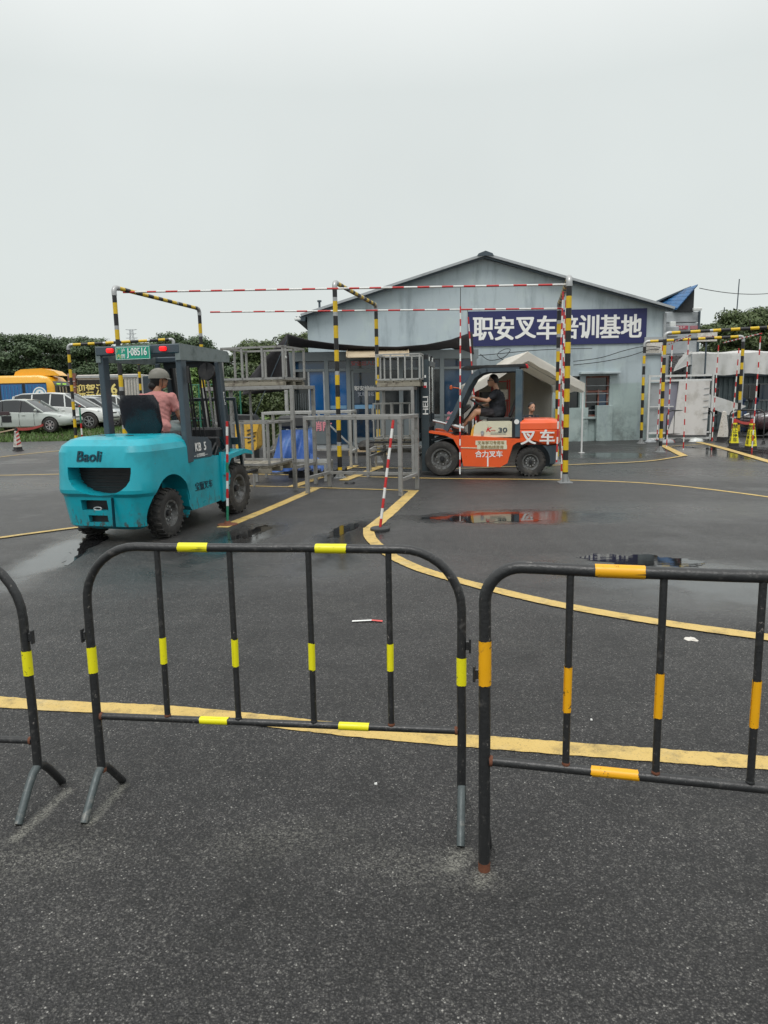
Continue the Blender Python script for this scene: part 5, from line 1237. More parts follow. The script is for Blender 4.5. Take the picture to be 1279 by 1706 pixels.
def sn(u, v):
    # sloping side sheet: from pole top down to the left
    topp = P(404, 640, 21.3).lerp(P(478, 556, 20.9), u); bot = P(404, 658, 21.5).lerp(P(487, 650, 21.6), u); q = topp.lerp(bot, v); q.y += .10 * math.sin(u * 9 + v * 3); return q - o0
m_.grid(sn, 16, 8); o = m_.build('shade_net', netm, None, 60, fix=False); o.location = o0; k_ = o.modifiers.new('s', 'SOLIDIFY'); k_.thickness = .012
tag(o, 'black shade net sloping down to the left of the glazed office', 'shade net')
t = thing('net_post', 'pale post with a small white camera at the left end of the glazed office', 'post', (P(480, 740, 20.9).x, 20.9, 0))
hz = P(479, 575, 20.9).z
MB().cyl((0, 0, 0), (0, 0, hz), .055, n=12).build('pole', steel2, t, 50); MB().box((.02, -.12, hz - .35), (.10, .22, .10), bev=.03).cyl((.02, -.23, hz - .35), (.02, -.25, hz - .35), .035, n=12).build('camera_body', carwhite, t)
t = thing('net_post', 'leaning thin pole holding the sloping shade net', 'post', P(404, 700, 21.2)); MB().cyl((0, 0, -.6), P(478, 566, 20.8) - P(404, 700, 21.2), .014, n=8).build('pole', darkgrey, t, 50)

# ------------------------------------------------------------------ white tent
TY = 19.2; rdg = P(880, 586, TY); eL, eR = P(786, 640, TY), P(974, 640, TY); ze = (eL.z + eR.z) / 2
t = thing('white_tent', 'white gabled tent with open front standing against the hall behind the orange forklift', 'tent', (rdg.x, TY, 0))
eLx, eRx = eL.x - rdg.x, eR.x - rdg.x; TD = 3.6
def roofp(x0, z0, x1, z1, n=10):
    def f(u, v): 
        x = x0 + (x1 - x0) * u; z = z0 + (z1 - z0) * u - .05 * math.sin(u * math.pi) * (.5 + .5 * math.cos(v * 4 * math.pi)); return (x, v * TD, z)
    return f
for (x, s) in ((eLx, 'l'), (eRx, 'r')):
    m_ = MB().grid(roofp(0, rdg.z, x, ze), 10, 16); o = m_.build('roof_sheet', tentm, t, 60, fix=False); k_ = o.modifiers.new('s', 'SOLIDIFY'); k_.thickness = .012
    vv = .22
    o = MB().grid(lambda u, v: (0 + x * u, -.01 + .012 * math.sin(u * 14), rdg.z + (ze - rdg.z) * u - .01 - v * (vv - .01 * math.sin(u * 22))), 22, 3).build('valance', tentm, t, 60, fix=False)
    o = MB().grid(lambda u, v: (x + (.01 if s == 'r' else -.01), u * TD, ze - v * (.23 + .02 * math.sin(u * 17))), 20, 3).build('valance', tentm, t, 60, fix=False)
for x in (eLx + .03, eRx - .03):
    for y in (.05, TD / 2, TD - .05): MB().cyl((x, y, .01), (x, y, ze - .02), .024, n=10).box((x, y, .008), (.14, .14, .014)).build('leg', whitest, t, 50)
for y in (.05, TD / 2, TD - .05):
    for x in (eLx + .03, eRx - .03): MB().cyl((0, y, rdg.z - .04), (x, y, ze - .04), .022, n=8).build('rafter', whitest, t, 50)
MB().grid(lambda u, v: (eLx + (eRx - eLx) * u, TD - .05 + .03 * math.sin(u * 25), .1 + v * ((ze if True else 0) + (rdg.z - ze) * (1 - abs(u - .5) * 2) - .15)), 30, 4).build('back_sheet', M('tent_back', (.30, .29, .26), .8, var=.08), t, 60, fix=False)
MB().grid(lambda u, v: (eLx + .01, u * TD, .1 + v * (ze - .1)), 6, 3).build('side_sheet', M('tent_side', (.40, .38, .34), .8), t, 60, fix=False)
# inside the tent
t = thing('red_shelf', 'red steel shelf with boxes inside the white tent, behind the driver', 'shelf', (P(822, 730, 21.0).x, 21.0, 0))
for x in (-.45, 0, .45):
    for y in (0, .35): MB().bar((x, y, 0), (x, y, 2.0), .04, .04, up=(1, 0, 0)).build('post', redfurn, t)
for z in (.3, .85, 1.4, 1.95): MB().box((0, .17, z), (.94, .36, .03)).build('shelf_board', redfurn, t)
for i, (x, z, c_) in enumerate(((.25, 1.58, conewh), (-.2, 1.52, cratem), (.2, 1.0, redfurn), (-.25, 1.0, greyp), (.15, .42, cratem))): MB().box((x, .15, z), (.32, .28, .28), bev=.01).build('box', c_, t)
sp0 = P(884, 735, 20.6)
ch_ = thing('plastic_chair', 'green plastic chair under the white tent, its rounded back above the orange counterweight', 'chair', (P(912, 735, 20.4).x, 20.4, 0))
MB().box((0, 0, .43), (.42, .42, .03), bev=.01).build('seat', greenpl, ch_)
MB().prism([(-.24, .43), (.24, .43), (.25, .78)] + [(.25 * math.cos(R_(a)), 0.80 + .13 * math.sin(R_(a))) for a in range(0, 181, 15)] + [(-.25, .78)], -.22, -.19, 'Y').build('backrest', greenpl, ch_, 40)
for x in (-.18, .18):
    for y in (-.18, .18): MB().cyl((x, y, 0), (x, y, .42), .018, n=8).build('leg', greenpl, ch_)
sitter = person('seated person in dark clothes under the white tent', (P(883, 700, 18.4).x, 18.4, .62), R_(-75),
   dict(neck=(.03, 0, .46), head=(.09, 0, .63), elbowL=(.18, .24, .18), handL=(.36, .12, .10), elbowR=(.18, -.24, .18), handR=(.36, -.10, .10),
        kneeL=(.42, .13, -.02), ankleL=(.46, .13, -.45), kneeR=(.42, -.13, -.02), ankleR=(.46, -.13, -.45)), (skin2, blackcl, darkcl, shoe), None, 'short', True)
st = thing('stool', 'low dark stool under the seated person in the tent', 'stool', sitter.location - Vector((0, 0, .62)))
MB().cyl((0, 0, .47), (0, 0, .51), .19, n=20).build('seat', cratem, st)
for a in range(4): MB().cyl((.14 * math.cos(a * 1.57 + .78), .14 * math.sin(a * 1.57 + .78), 0), (.12 * math.cos(a * 1.57 + .78), .12 * math.sin(a * 1.57 + .78), .47), .015, n=8).build('leg', cratem, st)

# ------------------------------------------------------------------ right-hand side
# stacked cabin block with blue lean-to roof
SY = 27.0; s0, s1 = P(1104, 600, SY), P(1160, 600, SY)
t = thing('panel_cabin', 'tall stack of pale grey panel cabins with a blue mono-pitch roof behind the hall', 'building', (s0.x, SY, 0))
SW = s1.x - s0.x; z_t = P(1130, 519, SY).z; z_m = P(1130, 538, SY).z
for i, (a_, b_) in enumerate(((0, 1.55), (1.57, 2.9), (2.92, z_m - .01), (z_m + .01, z_t))): MB().box((SW / 2, 2.5, (a_ + b_) / 2), (SW, 5.0, b_ - a_), bev=.02).build('wall_panel', greyp, t)
MB().box((SW + .02, -.02, z_t / 2), (.06, .06, z_t)).build('corner_trim', darkgrey, t)
MB().box((SW * .42, -.025, P(1130, 546, SY).z), (SW * .55, .03, .13)).build('red_name_strip', M('dull_red', (.36, .06, .09), .5), t); MB().box((SW * .87, -.025, P(1130, 546, SY).z), (SW * .22, .03, .12)).build('red_name_strip', M('dull_red2', (.36, .15, .17), .5), t)
text('安全生产', .10, (SW * .45, -.045, P(1130, 546, SY).z), (1, 0, 0), (0, 0, 1), whitep, t, depth=.004)
MB().box((SW * .22, -.08, z_t - .5), (.20, .14, .28), bev=.02).build('meter_box', carwhite, t)
r0 = P(1103, 500, SY); r1 = P(1166, 472, SY); r2 = P(1130, 511, SY); o0 = t.location
zc_ = P(1130, 519, SY).z
vx = [Vector((r2.x, SY - .25, P(1128, 512, SY).z)), Vector((r1.x, SY - .25, r1.z)), Vector((r1.x, SY + 4.8, r1.z + .15)), Vector((r0.x - .3, SY + 4.8, r0.z + .1))]
rs = MB()
a_ = vx[0] - o0; b_ = vx[1] - o0
for k in range(8):
    u0, u1 = k / 8, (k + .92) / 8
    L0 = (vx[3] - o0).lerp(vx[2] - o0, u0); L1 = (vx[3] - o0).lerp(vx[2] - o0, u1); K0 = a_.lerp(b_, u0); K1 = a_.lerp(b_, u1)
    rs.add([K0, K1, L1, L0, K0 - Vector((0, 0, .04)), K1 - Vector((0, 0, .04)), L1 - Vector((0, 0, .04)), L0 - Vector((0, 0, .04))], [(0, 1, 2, 3), (4, 7, 6, 5), (0, 4, 5, 1), (1, 5, 6, 2), (2, 6, 7, 3), (3, 7, 4, 0)])
# sloped blue face seen from the front
fr_ = [P(1104, 501, SY - .3) - o0, P(1163, 473, SY - .3) - o0, P(1128, 513, SY - .3) - o0]
m_ = MB()
for k in range(6):
    u0, u1 = k / 6, (k + .93) / 6
    A_, B_ = fr_[0].lerp(fr_[1], u0), fr_[0].lerp(fr_[1], u1); C_, D_ = fr_[2].lerp(fr_[1], u1), fr_[2].lerp(fr_[1], u0)
    m_.add([A_ + Vector((0, 1.6, .0)), B_ + Vector((0, 1.6, 0)), C_, D_] + [q - Vector((0, -.02, .05)) for q in (A_ + Vector((0, 1.6, .0)), B_ + Vector((0, 1.6, 0)), C_, D_)], [(0, 1, 2, 3), (4, 7, 6, 5), (0, 4, 5, 1), (2, 6, 7, 3)])
m_.build('roof_sheet', bluroof, t)
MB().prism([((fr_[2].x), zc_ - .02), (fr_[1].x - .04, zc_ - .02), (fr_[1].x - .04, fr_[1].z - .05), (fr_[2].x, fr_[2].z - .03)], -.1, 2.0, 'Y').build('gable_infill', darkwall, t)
MB().bar((fr_[0].x, .9, fr_[0].z + .62 * 0 + .03), (fr_[1].x + .15, .9, fr_[1].z + .04), .5, .05).build('roof_edge', darkgrey, t)
MB().box((fr_[1].x + .05, -.2, P(1165, 516, SY).z), (.32, .12, .10), bev=.02).build('security_camera', carwhite, t)
# brick gap wall with bricks
bw = thing('brick_wall', 'grey brick wall between the hall corner and the white awning', 'wall', (P(1104, 600, 27.6).x, 26.9, 0))
z0b, z1b = P(1110, 640, 26.9).z, P(1110, 592, 26.9).z
WBX = P(1140, 600, 26.9).x - bw.location.x
MB().box((WBX / 2, .12, z1b / 2), (WBX, .2, z1b)).build('mortar', cratem, bw)
bme = MB().box((0, 0, 0), (.225, .10, .055), bev=.004).mesh('brick', M('grey_brick', (.13, .125, .125), .85, var=.25), None)
for r__ in range(int((z1b - 1.9) / .066)):
    for c__ in range(int(WBX / .24)): o = link('brick', bme, bw); o.location = (.12 + c__ * .24 + (.12 if r__ % 2 else 0) - .04, 0 + .015 * ((r__ * 7 + c__ * 3) % 3 - 1) * .3, z1b - .04 - r__ * .066)
# long corrugated shed
SHY = 29.5; h0, h1 = P(1150, 700, SHY), P(1420, 700, SHY)
t = thing('corrugated_shed', 'long blue-grey corrugated shed at the right edge behind the parked car', 'building', (h0.x, SHY, 0))
SHW = h1.x - h0.x; shz = P(1250, 628, SHY).z
prof = []
n_ = int(SHW / .20)
for i in range(n_):
    x = i * .20; prof += [(x, 0), (x + .05, 0), (x + .07, -.035), (x + .17, -.035), (x + .19, 0)]
m_ = MB(); vs = []
for (x, y) in prof: vs += [(x, y, 0), (x, y, shz)]
m_.add(vs, [(2 * i, 2 * i + 2, 2 * i + 3, 2 * i + 1) for i in range(len(prof) - 1)]).box((SHW / 2, 2.2, shz / 2), (SHW, 4.3, shz - .02)); m_.build('wall', shedwall, t, fix=False)
MB().box((SHW / 2, 2.0, shz + .08), (SHW + .4, 5.0, .14)).build('roof', darkgrey, t)
def shx(px): return P(px, 660, SHY).x - h0.x
for (pa, pb, ya, yb, m2) in ((1178, 1196, 646, 690, darkgl), (1231, 1262, 640, 667, darkgl), (1262, 1330, 640, 667, blueg2)):
    x0, x1, z0, z1 = shx(pa), shx(pb), P(1250, yb, SHY).z, P(1250, ya, SHY).z
    wn = MB().box(((x0 + x1) / 2, -.06, z1), (x1 - x0, .05, .05)).box(((x0 + x1) / 2, -.06, z0), (x1 - x0, .05, .05)).box((x0, -.06, (z0 + z1) / 2), (.05, .05, z1 - z0)).box((x1, -.06, (z0 + z1) / 2), (.05, .05, z1 - z0)).box(((x0 + x1) / 2, -.06, (z0 + z1) / 2), (.04, .045, z1 - z0)).build('window', greyp, t)
    MB().box(((x0 + x1) / 2, -.045, (z0 + z1) / 2), (x1 - x0, .02, z1 - z0)).build('pane', m2, wn)
# long white canopy in front of it
CY = 26.5; c0, c1 = P(1128, 610, CY), P(1420, 610, CY); zc1 = P(1200, 584, CY).z; zc0 = P(1200, 624, CY).z
t = thing('white_canopy', 'long white tarpaulin canopy with hanging folds along the corrugated shed', 'canopy', (c0.x, CY, 0)); CWd = c1.x - c0.x
xk = P(1152, 610, CY).x - c0.x
MB().grid(lambda u, v: (xk + (CWd - xk) * u, .05 * math.sin(u * 40) * v + .03 * math.sin(u * 91 + v * 2) * v, zc1 - .10 - (zc1 - .10 - zc0) * v + .03 * math.sin(u * 23) * v), 90, 6).build('front_drape', tentwh, t, 60, fix=False)
MB().grid(lambda u, v: (xk * .75 + (CWd - xk * .75) * u, v * 2.4, zc1 - .12 + .14 * math.sin(v * math.pi) + .03 * math.sin(u * 19)), 120, 10).build('top_sheet', tentwh, t, 60, fix=False)
hp = [Vector((xk, 0, zc1)), Vector((xk, 0, zc1 - .45)), Vector((.0, .3, zc0 + .15)), Vector((.12, .4, zc0 + .5)), Vector((.35, .5, zc1 - .1))]
MB().add(hp + [p + Vector((0, .02, 0)) for p in hp], [(0, 1, 2, 3, 4), (9, 8, 7, 6, 5)]).build('end_flap', tentwh, t)
for x in [xk + .0, xk + 1.9, xk + 3.8, xk + 5.7]:
    MB().cyl((x, .03, 0), (x, .03, zc1 - .1), .03, n=10).build('pole', greyp, t, 50)
MB().bar((.0, .3, zc0 + .1), (xk, .0, zc1 - .5), .03, .03).bar((.0, .3, zc0 + .1), (xk + .1, .2, zc0 + .05), .03, .03).build('end_strut', cratem, t)
# white gate frame with sheet
GY = 22.6; g0, g1 = G(1076, 731), G(1181, 733)
GY = 22.9; g0 = P(1078, 730, GY); g1 = P(1181, 728, GY)
t = thing('gate_frame', 'white square tube gate frame partly closed by a leaning white sheet', 'gate', (g0.x, GY, 0), R_(-2)); GW = g1.x - g0.x; gz = P(1130, 624, GY).z
for x in (0, GW): MB().bar((x, 0, .05), (x, 0, gz), .07, .05, up=(1, 0, 0)).build('post', whitest, t)
for z in (.10, .28, gz - .18, gz - .035): MB().bar((.04, 0, z), (GW - .04, 0, z), .048, .06).build('rail', whitest, t)
MB().bar((.04, 0, gz * .53), (GW * .40, 0, gz * .53), .03, .03).build('rail', whitest, t)
xa = P(1126, 680, GY).x - g0.x; xb = P(1176, 680, GY).x - g0.x
MB().prism([(xa - .30, .22), (xb - .02, .20), (xb + .02, gz - .22), (xa + .02, gz - .20), (xa - .06, gz * .45)], -.11, -.06, 'Y').build('white_sheet', sheetwh, t)
MB().prism([(P(1105, 680, GY).x - g0.x, .45), (xa + .02, .5), (xa + .03, gz - .24), (P(1107, 680, GY).x - g0.x, gz - .24)], .06, .10, 'Y').build('violet_sheet', violetp, t)
MB().prism([(.06, .30), (P(1103, 680, GY).x - g0.x, .30), (P(1103, 680, GY).x - g0.x, gz - .24), (.06, gz - .24)], .07, .10, 'Y').build('grey_sheet', greyp, t)
for i in range(6): MB().bar((xb - .16, -.12, gz - .45 - .19 * i), (xb - .01, -.12, gz - .43 - .19 * i), .012, .02).build('rib', greyp, t)
# rubble at its foot
for i, (px, py, r_, c_, nm, lb) in enumerate(((1083, 733, .20, greyp, 'sack', 'pale grey lumpy sack at the left foot of the white gate'), (1160, 729, .26, carwhite, 'sheet_scrap', 'crumpled white sheet scrap under the white gate'), (1130, 728, .24, cratem, 'rag_heap', 'dark rag heap under the middle of the white gate'), (1115, 712, .22, redfurn, 'red_bucket', 'small red heap behind the striped post at the gate'), (1112, 724, .25, greyp, 'block', 'pale rubble block behind the striped post at the gate'))):
    p_ = P(px, py, GY - .05 - .1 * i); rr_ = random.Random(i + 40)
    m_ = MB().grid(lambda u, v: (r_ * .9 * math.sin(v * 1.57) * math.cos(u * 6.283) * (1 + .25 * mnoise.noise(Vector((u * 5, v * 3, i)))), r_ * .6 * math.sin(v * 1.57) * math.sin(u * 6.283), max(0, r_ * .6 * (.75 + .3 * mnoise.noise(Vector((math.cos(u * 6.283), math.sin(u * 6.283) + v * 2, i)))) * math.cos(v * 1.57))), 14, 6)
    o = m_.build(nm, c_, None, 50); o.location = (p_.x, p_.y, 0 if i != 3 else .35); tag(o, lb, 'rubble')
    if i == 3: o.location.z = .0
def cone(label, p, h, m_top, m_band, txt=None, square=True, grp='traffic cones', body=None, name='traffic_cone', cat='traffic cone'):
    t = thing(name, label, cat, p, rnd.uniform(-.3, .3), grp); b_ = h * .19
    MB().lathe([(0, 0), (b_ * 1.25, 0), (b_ * 1.25, .02), (b_ * 1.05, .035), (b_ * 1.0, .04), (b_ * .93, h * .17)], (0, 0, 0), 'Z', 4 if square else 20).build('base', conebase, t)
    n4 = 4
    def rr(z): return b_ * (.93 - .62 * (z / h - .17) / .83)
    MB().lathe([(rr(h * .17), h * .17), (rr(h * .86), h * .86)], (0, 0, 0), 'Z', n4).build('body', m_band, t)
    MB().lathe([(rr(h * .86) * 1.01, h * .86), (rr(h * .98), h * .98), (.001, h)], (0, 0, 0), 'Z', n4).build('tip', m_top, t)
    # faces are at 45deg for a 4 sided lathe
    for k in range(4):
        a = R_(45 + 90 * k); nrm = Vector((math.cos(a), math.sin(a), 0)); xd = Vector((-math.sin(a), math.cos(a), 0))
        za, zb = h * .17, h * .86; pa = nrm * rr(za) * .7071; pb = nrm * rr(zb) * .7071
        upd = (pb + Vector((0, 0, zb)) - pa - Vector((0, 0, za))).normalized()
        if txt and k % 2 == 0 or (txt and k % 2 == 1 and body is None):
            mid = (pa + pb) / 2 + Vector((0, 0, (za + zb) / 2)) + xd.cross(upd) * .004
            text('\n'.join(txt), h * .155, mid, xd, upd, blackp if body is None else M('faded_grey_print', (.25, .24, .22), .6), t, depth=.002, bold=.012)
        if body is not None and k % 2 == 1:
            for j in range(4):
                zc = za + (zb - za) * (.14 + .24 * j); w0 = rr(zc) * .70
                c_ = nrm * (rr(zc) * .7071 + .004) + Vector((0, 0, zc))
                MB().add([c_ - xd * w0 * .9 - upd * .02, c_ + xd * w0 * .9 + upd * .045, c_ + xd * w0 * .9 + upd * .10, c_ - xd * w0 * .9 + upd * .035], [(0, 1, 2, 3)]).build('stripe', conered, t)
    return t
o = cone('yellow cone with black characters standing left of the red tape at the barrier', G(1222, 746), .80, conered, coneyel, '禁止停车')
o.rotation_euler = (0, 0, R_(32)); o = cone('rightmost yellow cone with black characters and dark red foot', G(1250, 752), .84, conered, coneyel, '禁止停车'); o.rotation_euler = (0, 0, R_(45))
cone('pale plain white cone behind the yellow cones at the right', G(1209, 737) + Vector((0, .2, 0)), .95, conewh, conewh)
o = cone('white cone with red chevrons and faded characters, nearest one at the left edge', G(30, 751), .78, conebase, conewh, '禁止入内', body=1); o.rotation_euler = (0, 0, R_(10))
o = cone('white cone with red chevrons standing in front of the silver car wheel', G(80, 729), .80, conewh, conewh, '禁止入内', body=1); o.rotation_euler = (0, 0, R_(15))
def ribbon(label, a, b_, sag, w_=.07, mt=redtape):
    a, b_ = Vector(a), Vector(b_); m_ = MB()
    m_.grid(lambda u, v: (b_ - a) * u + Vector((0, .015 * math.sin(u * 20), -sag * 4 * u * (1 - u) + (v - .5) * w_)), 20, 1); o = m_.build('warning_tape', mt, None, 60, fix=False); o.location = a; tag(o, label, 'tape')
ribbon('red warning tape strung between the two white and red cones at the left', G(30, 751) + Vector((0, 0, .74)), G(80, 729) + Vector((0, 0, .68)), .10, .10)
ribbon('pale warning tape trailing from the nearest left cone out of frame', G(-160, 758) + Vector((0, 0, .5)), G(30, 751) + Vector((0, 0, .74)), .12, .04, M('faded_tape', (.50, .38, .26), .6))
ribbon('red warning tape between the two yellow cones at the right', G(1222, 746) + Vector((0, 0, .78)), G(1250, 752) + Vector((0, 0, .74)), .05, .07)
# thin barriers on the right
def thin_barrier(label, p, rz, L, h=1.0, nb=5):
    t = thing('thin_crowd_barrier', label, 'barrier', p, rz, 'thin dark barriers at the right'); R = .16
    pts = [(0, 0, 0), (0, 0, h - R)] + [(R - R * math.cos(R_(a)), 0, h - R + R * math.sin(R_(a))) for a in (30, 60, 90)] + [(L - R + R * math.sin(R_(a)), 0, h - R + R * math.cos(R_(a))) for a in (0, 30, 60, 90)] + [(L, 0, 0)]
    MB().tube(pts, .018, 10).build('frame_tube', barblack, t, 50); MB().cyl((0, 0, .25), (L, 0, .25), .015, n=8).build('bottom_rail', barblack, t, 50)
    for i in range(nb): MB().cyl((L * (i + 1) / (nb + 1), 0, .25), (L * (i + 1) / (nb + 1), 0, h), .010, n=8).build('vertical_bar', barblack, t, 50)
    for x in (0, L): MB().tube([(x, -.2, 0), (x, -.12, .09), (x, 0, .13), (x, .12, .09), (x, .2, 0)], .014, 8).build('foot', barblack, t, 50)
thin_barrier('thin dark barrier standing in front of the white gate sheet', G(1112, 737) + Vector((0, .15, 0)), R_(2), 1.45, .98)
thin_barrier('thin dark barrier between the pale cone and the yellow cones', (P(1213, 740, 21.6).x, 21.6, 0), R_(-42), .95, 1.0, 4)
# white board pile and bench
t = thing('work_bench', 'pale work bench with a white board leaning on it, behind the right-hand barriers', 'bench', (P(1200, 720, 26.0).x, 26.0, 0))
MB().box((.6, 0, .86), (1.5, .6, .05)).build('top', cratem, t)
for x in (0, .5, 1.2): MB().bar((x, -.25, 0), (x, -.25, .84), .07, .07, up=(1, 0, 0)).build('leg', whitest, t)
MB().box((.55, -.1, .62), (.9, .5, .05)).build('shelf', whitest, t)
bd = tag(MB().prism([(-.75, 1.02), (-.52, 1.38), (.85, .93), (.25, .62)], -.04, 0, 'Y').build('white_board', tentwh, None), 'white rectangular board tilted against the pale work bench', 'board'); bd.location = (P(1200, 720, 25.6).x, 25.6, .08)
for i, (px, c_) in enumerate(((1234, duskblue), (1246, cratem), (1256, duskblue))):
    o = MB().box((0, 0, .42), (.32, .35, .84), bev=.06).cyl((0, 0, .84), (.05, 0, 1.15), .05, n=10).sphere((.05, 0, 1.2), .09, 10, 8).build('covered_bicycle', c_, None, 50); o.location = (P(px, 700, 27.3).x, 27.3, 0)
    tag(o, ('left dark blue bundle standing along the corrugated shed', 'black bundle standing between two blue ones along the shed', 'right dark blue bundle standing along the shed by the car')[i], 'bundle'); o.name = 'wrapped_bundle'
# arrow sign on a wall post
t = thing('arrow_sign', 'pale sign with a dark red arrow above the white canopy', 'sign', (P(1176, 600, 26.0).x, 26.0, 0)); za = P(1176, 561, 26.0).z
MB().box((0, 0, za), (.70, .04, .34), bev=.01).build('panel', conewh, t); MB().cyl((0, .05, 0), (0, .05, za), .03, n=8).build('post', darkgrey, t)
MB().box((-.03, -.023, za - .02), (.42, .006, .045)).prism([(.16, za - .08), (.30, za - .02), (.16, za + .04)], -.026, -.02, 'Y').build('arrow', M('dark_red_print', (.30, .01, .02), .5), t)
# ------------------------------------------------------------------ cars, bus, advertising truck
def car(label, loc, rz, L, W, Hh, paint, kind='sedan', cat='car', name='parked_car', group='cars parked on the grass verge', wheels=True, glass=darkgl, belt=.62):
    """+x is the nose"""
    t = thing(name, label, cat, loc, rz, group); h = Hh
    if kind == 'sedan': bl = [(-.5, .30, .60, .80), (-.485, .22, .635, .92), (-.42, .18, .66, .97), (-.25, .16, .65, 1.0), (0, .16, .63, 1.0), (.18, .16, .62, 1.0), (.26, .17, .60, .99), (.38, .18, .55, .97), (.455, .20, .49, .90), (.49, .23, .43, .78), (.50, .28, .38, .66)]; gh = [(-.40, .655, 0), (-.24, .945, 1), (-.14, .995, 1), (-.02, 1.0, 1), (.07, .965, 1), (.24, .61, 0)]
    else: bl = [(-.5, .30, .66, .86), (-.49, .22, .68, .95), (-.42, .18, .68, .98), (-.2, .16, .66, 1.0), (0, .16, .64, 1.0), (.2, .16, .61, 1.0), (.28, .17, .58, .99), (.38, .18, .535, .97), (.46, .20, .48, .90), (.49, .23, .42, .80), (.50, .28, .37, .68)]; gh = [(-.485, .675, 0), (-.46, .93, 1), (-.38, .985, 1), (-.1, 1.0, 1), (.06, .965, 1), (.28, .585, 0)]
    rings = []
    for (x, zb, zt, wf) in bl:
        hw = W / 2 * wf; zb *= h; zt *= h; m_ = (zb + zt) / 2
        rings.append([Vector((x * L, y, z)) for (y, z) in ((-hw * .90, zb), (-hw * .97, zb + .05), (-hw, m_ - .05), (-hw, m_ + .06), (-hw * .965, zt - .05), (-hw * .90, zt - .008), (-hw * .5, zt + .012), (0, zt + .018), (hw * .5, zt + .012), (hw * .90, zt - .008), (hw * .965, zt - .05), (hw, m_ + .06), (hw, m_ - .05), (hw * .97, zb + .05), (hw * .90, zb))])
    body = MB().loft(rings).build('body', paint, t)
    wr = .225 * h; wx = (-.295 * L, .315 * L)
    carve(body, [MB().cyl((x, s * W * .28, wr), (x, s * W, wr), wr * 1.17, n=28) for x in wx for s in (-1, 1)], 38)
    grs = []
    for (x, z, k) in gh:
        hw = W / 2 * (.72 if k else .90) ; grs.append([Vector((x * L, y, zz)) for (y, zz) in ((-W / 2 * .93, .60 * h), (-hw, z * h - .03), (-hw * .85, z * h), (0, z * h + .012), (hw * .85, z * h), (hw, z * h - .03), (W / 2 * .93, .60 * h))])
    g_ = MB().loft(grs).build('window_glass', glass, t, 40)
    # roof skin and pillars, proud of the glass
    n_ = len(gh); rk = [i for i in range(n_) if gh[i][2]]
    rp2 = []
    for i in rk:
        x, z, k = gh[i]; hw = W / 2 * .72; rp2.append([Vector((x * L, y, zz)) for (y, zz) in ((-hw - .012, z * h - .045), (-hw * .86, z * h + .010), (0, z * h + .024), (hw * .86, z * h + .010), (hw + .012, z * h - .045), (0, z * h - .06))])
    MB().loft(rp2).build('roof', paint, t, 40)
    for s in (-1, 1):
        def sd(i, f):   # point on glass side between belt and roof
            x, z, k = gh[i]; hw = W / 2 * (.72 if k else .90)
            return Vector((x * L, s * (W / 2 * .93 + (hw - W / 2 * .93) * f + .006), .60 * h + (z * h - .03 - .60 * h) * f))
        a_, b_ = gh[-1], gh[-2]
        MB().bar((a_[0] * L + .02, s * W * .44, a_[1] * h), (b_[0] * L, s * (W * .365), b_[1] * h - .02), .07, .045).build('pillar', paint, t)
        a_, b_ = gh[0], gh[1]
        MB().bar((a_[0] * L, s * W * .43, a_[1] * h), (b_[0] * L, s * (W * .362), b_[1] * h - .02), .10, .07).build('pillar', paint, t)
        for xx in ((-.16, -.17), (.02, .02)) if kind == 'sedan' else ((-.27, -.27), (-.08, -.08), (.08, .06)):
            MB().bar((xx[0] * L, s * W * .468, .62 * h), (xx[1] * L, s * (W * .362), .955 * h), .06, .03, up=(0, 1, 0)).build('pillar', paint if kind != 'sedan' else blackpl, t)
        MB().box((.19 * L, s * W * .53, .66 * h), (.10, .16, .12), bev=.04).build('mirror', paint, t)
        MB().bar((.455 * L, s * W * .36, .455 * h), (.40 * L, s * W * .445, .50 * h), .12, .12, bev=.04).build('headlight', lens, t)
        for xx in (-.12, .06): MB().box((xx * L, s * (W / 2 + .005), .53 * h), (.16, .03, .03), bev=.01).build('door_handle', paint, t)
        for xx in (-.165, .015, .165): MB().box((xx * L, s * (W / 2 * .998), .40 * h), (.010, .012, .36 * h)).build('door_seam', blackpl, t)
    MB().box((.499 * L, 0, .31 * h), (.03, W * .62, .08), bev=.02).build('lower_grille', blackpl, t)
    MB().box((.492 * L, 0, .44 * h), (.04, W * .40, .06), bev=.02).build('grille', blackpl, t)
    for x in wx:
        for s in (-1, 1):
            ty = MB().lathe([(wr * .60, -.10), (wr * .9, -.105), (wr, -.07), (wr, .07), (wr * .9, .105), (wr * .60, .10)], (0, 0, 0), 'Y', 28, closed=True).build('wheel', rubber, t, 40); ty.location = (x, s * (W / 2 - .115), wr)
            rm = MB().lathe([(.01, s * .04), (wr * .60, s * .05), (wr * .63, s * .10), (wr * .57, s * .105), (wr * .55, s * .07)], (0, 0, 0), 'Y', 28)
            rm.mat(0); rim = rm.build('rim', blackpl, ty, 40); sp2 = MB()
            for k in range(7):
                a = 2 * math.pi * k / 7; sp2.bar((.04 * math.cos(a), s * .085, .04 * math.sin(a)), (wr * .57 * math.cos(a), s * .09, wr * .57 * math.sin(a)), .035, .03, up=(0, 1, 0))
            sp2.cyl((0, s * .06, 0), (0, s * .10, 0), .055, n=14).tube([(wr * .585 * math.cos(q), s * .095, wr * .585 * math.sin(q)) for q in [i * math.pi / 12 for i in range(25)]], .014, 6, caps=False); sp2.build('spokes', alloy, ty, 40)
    return t
GZ = .28
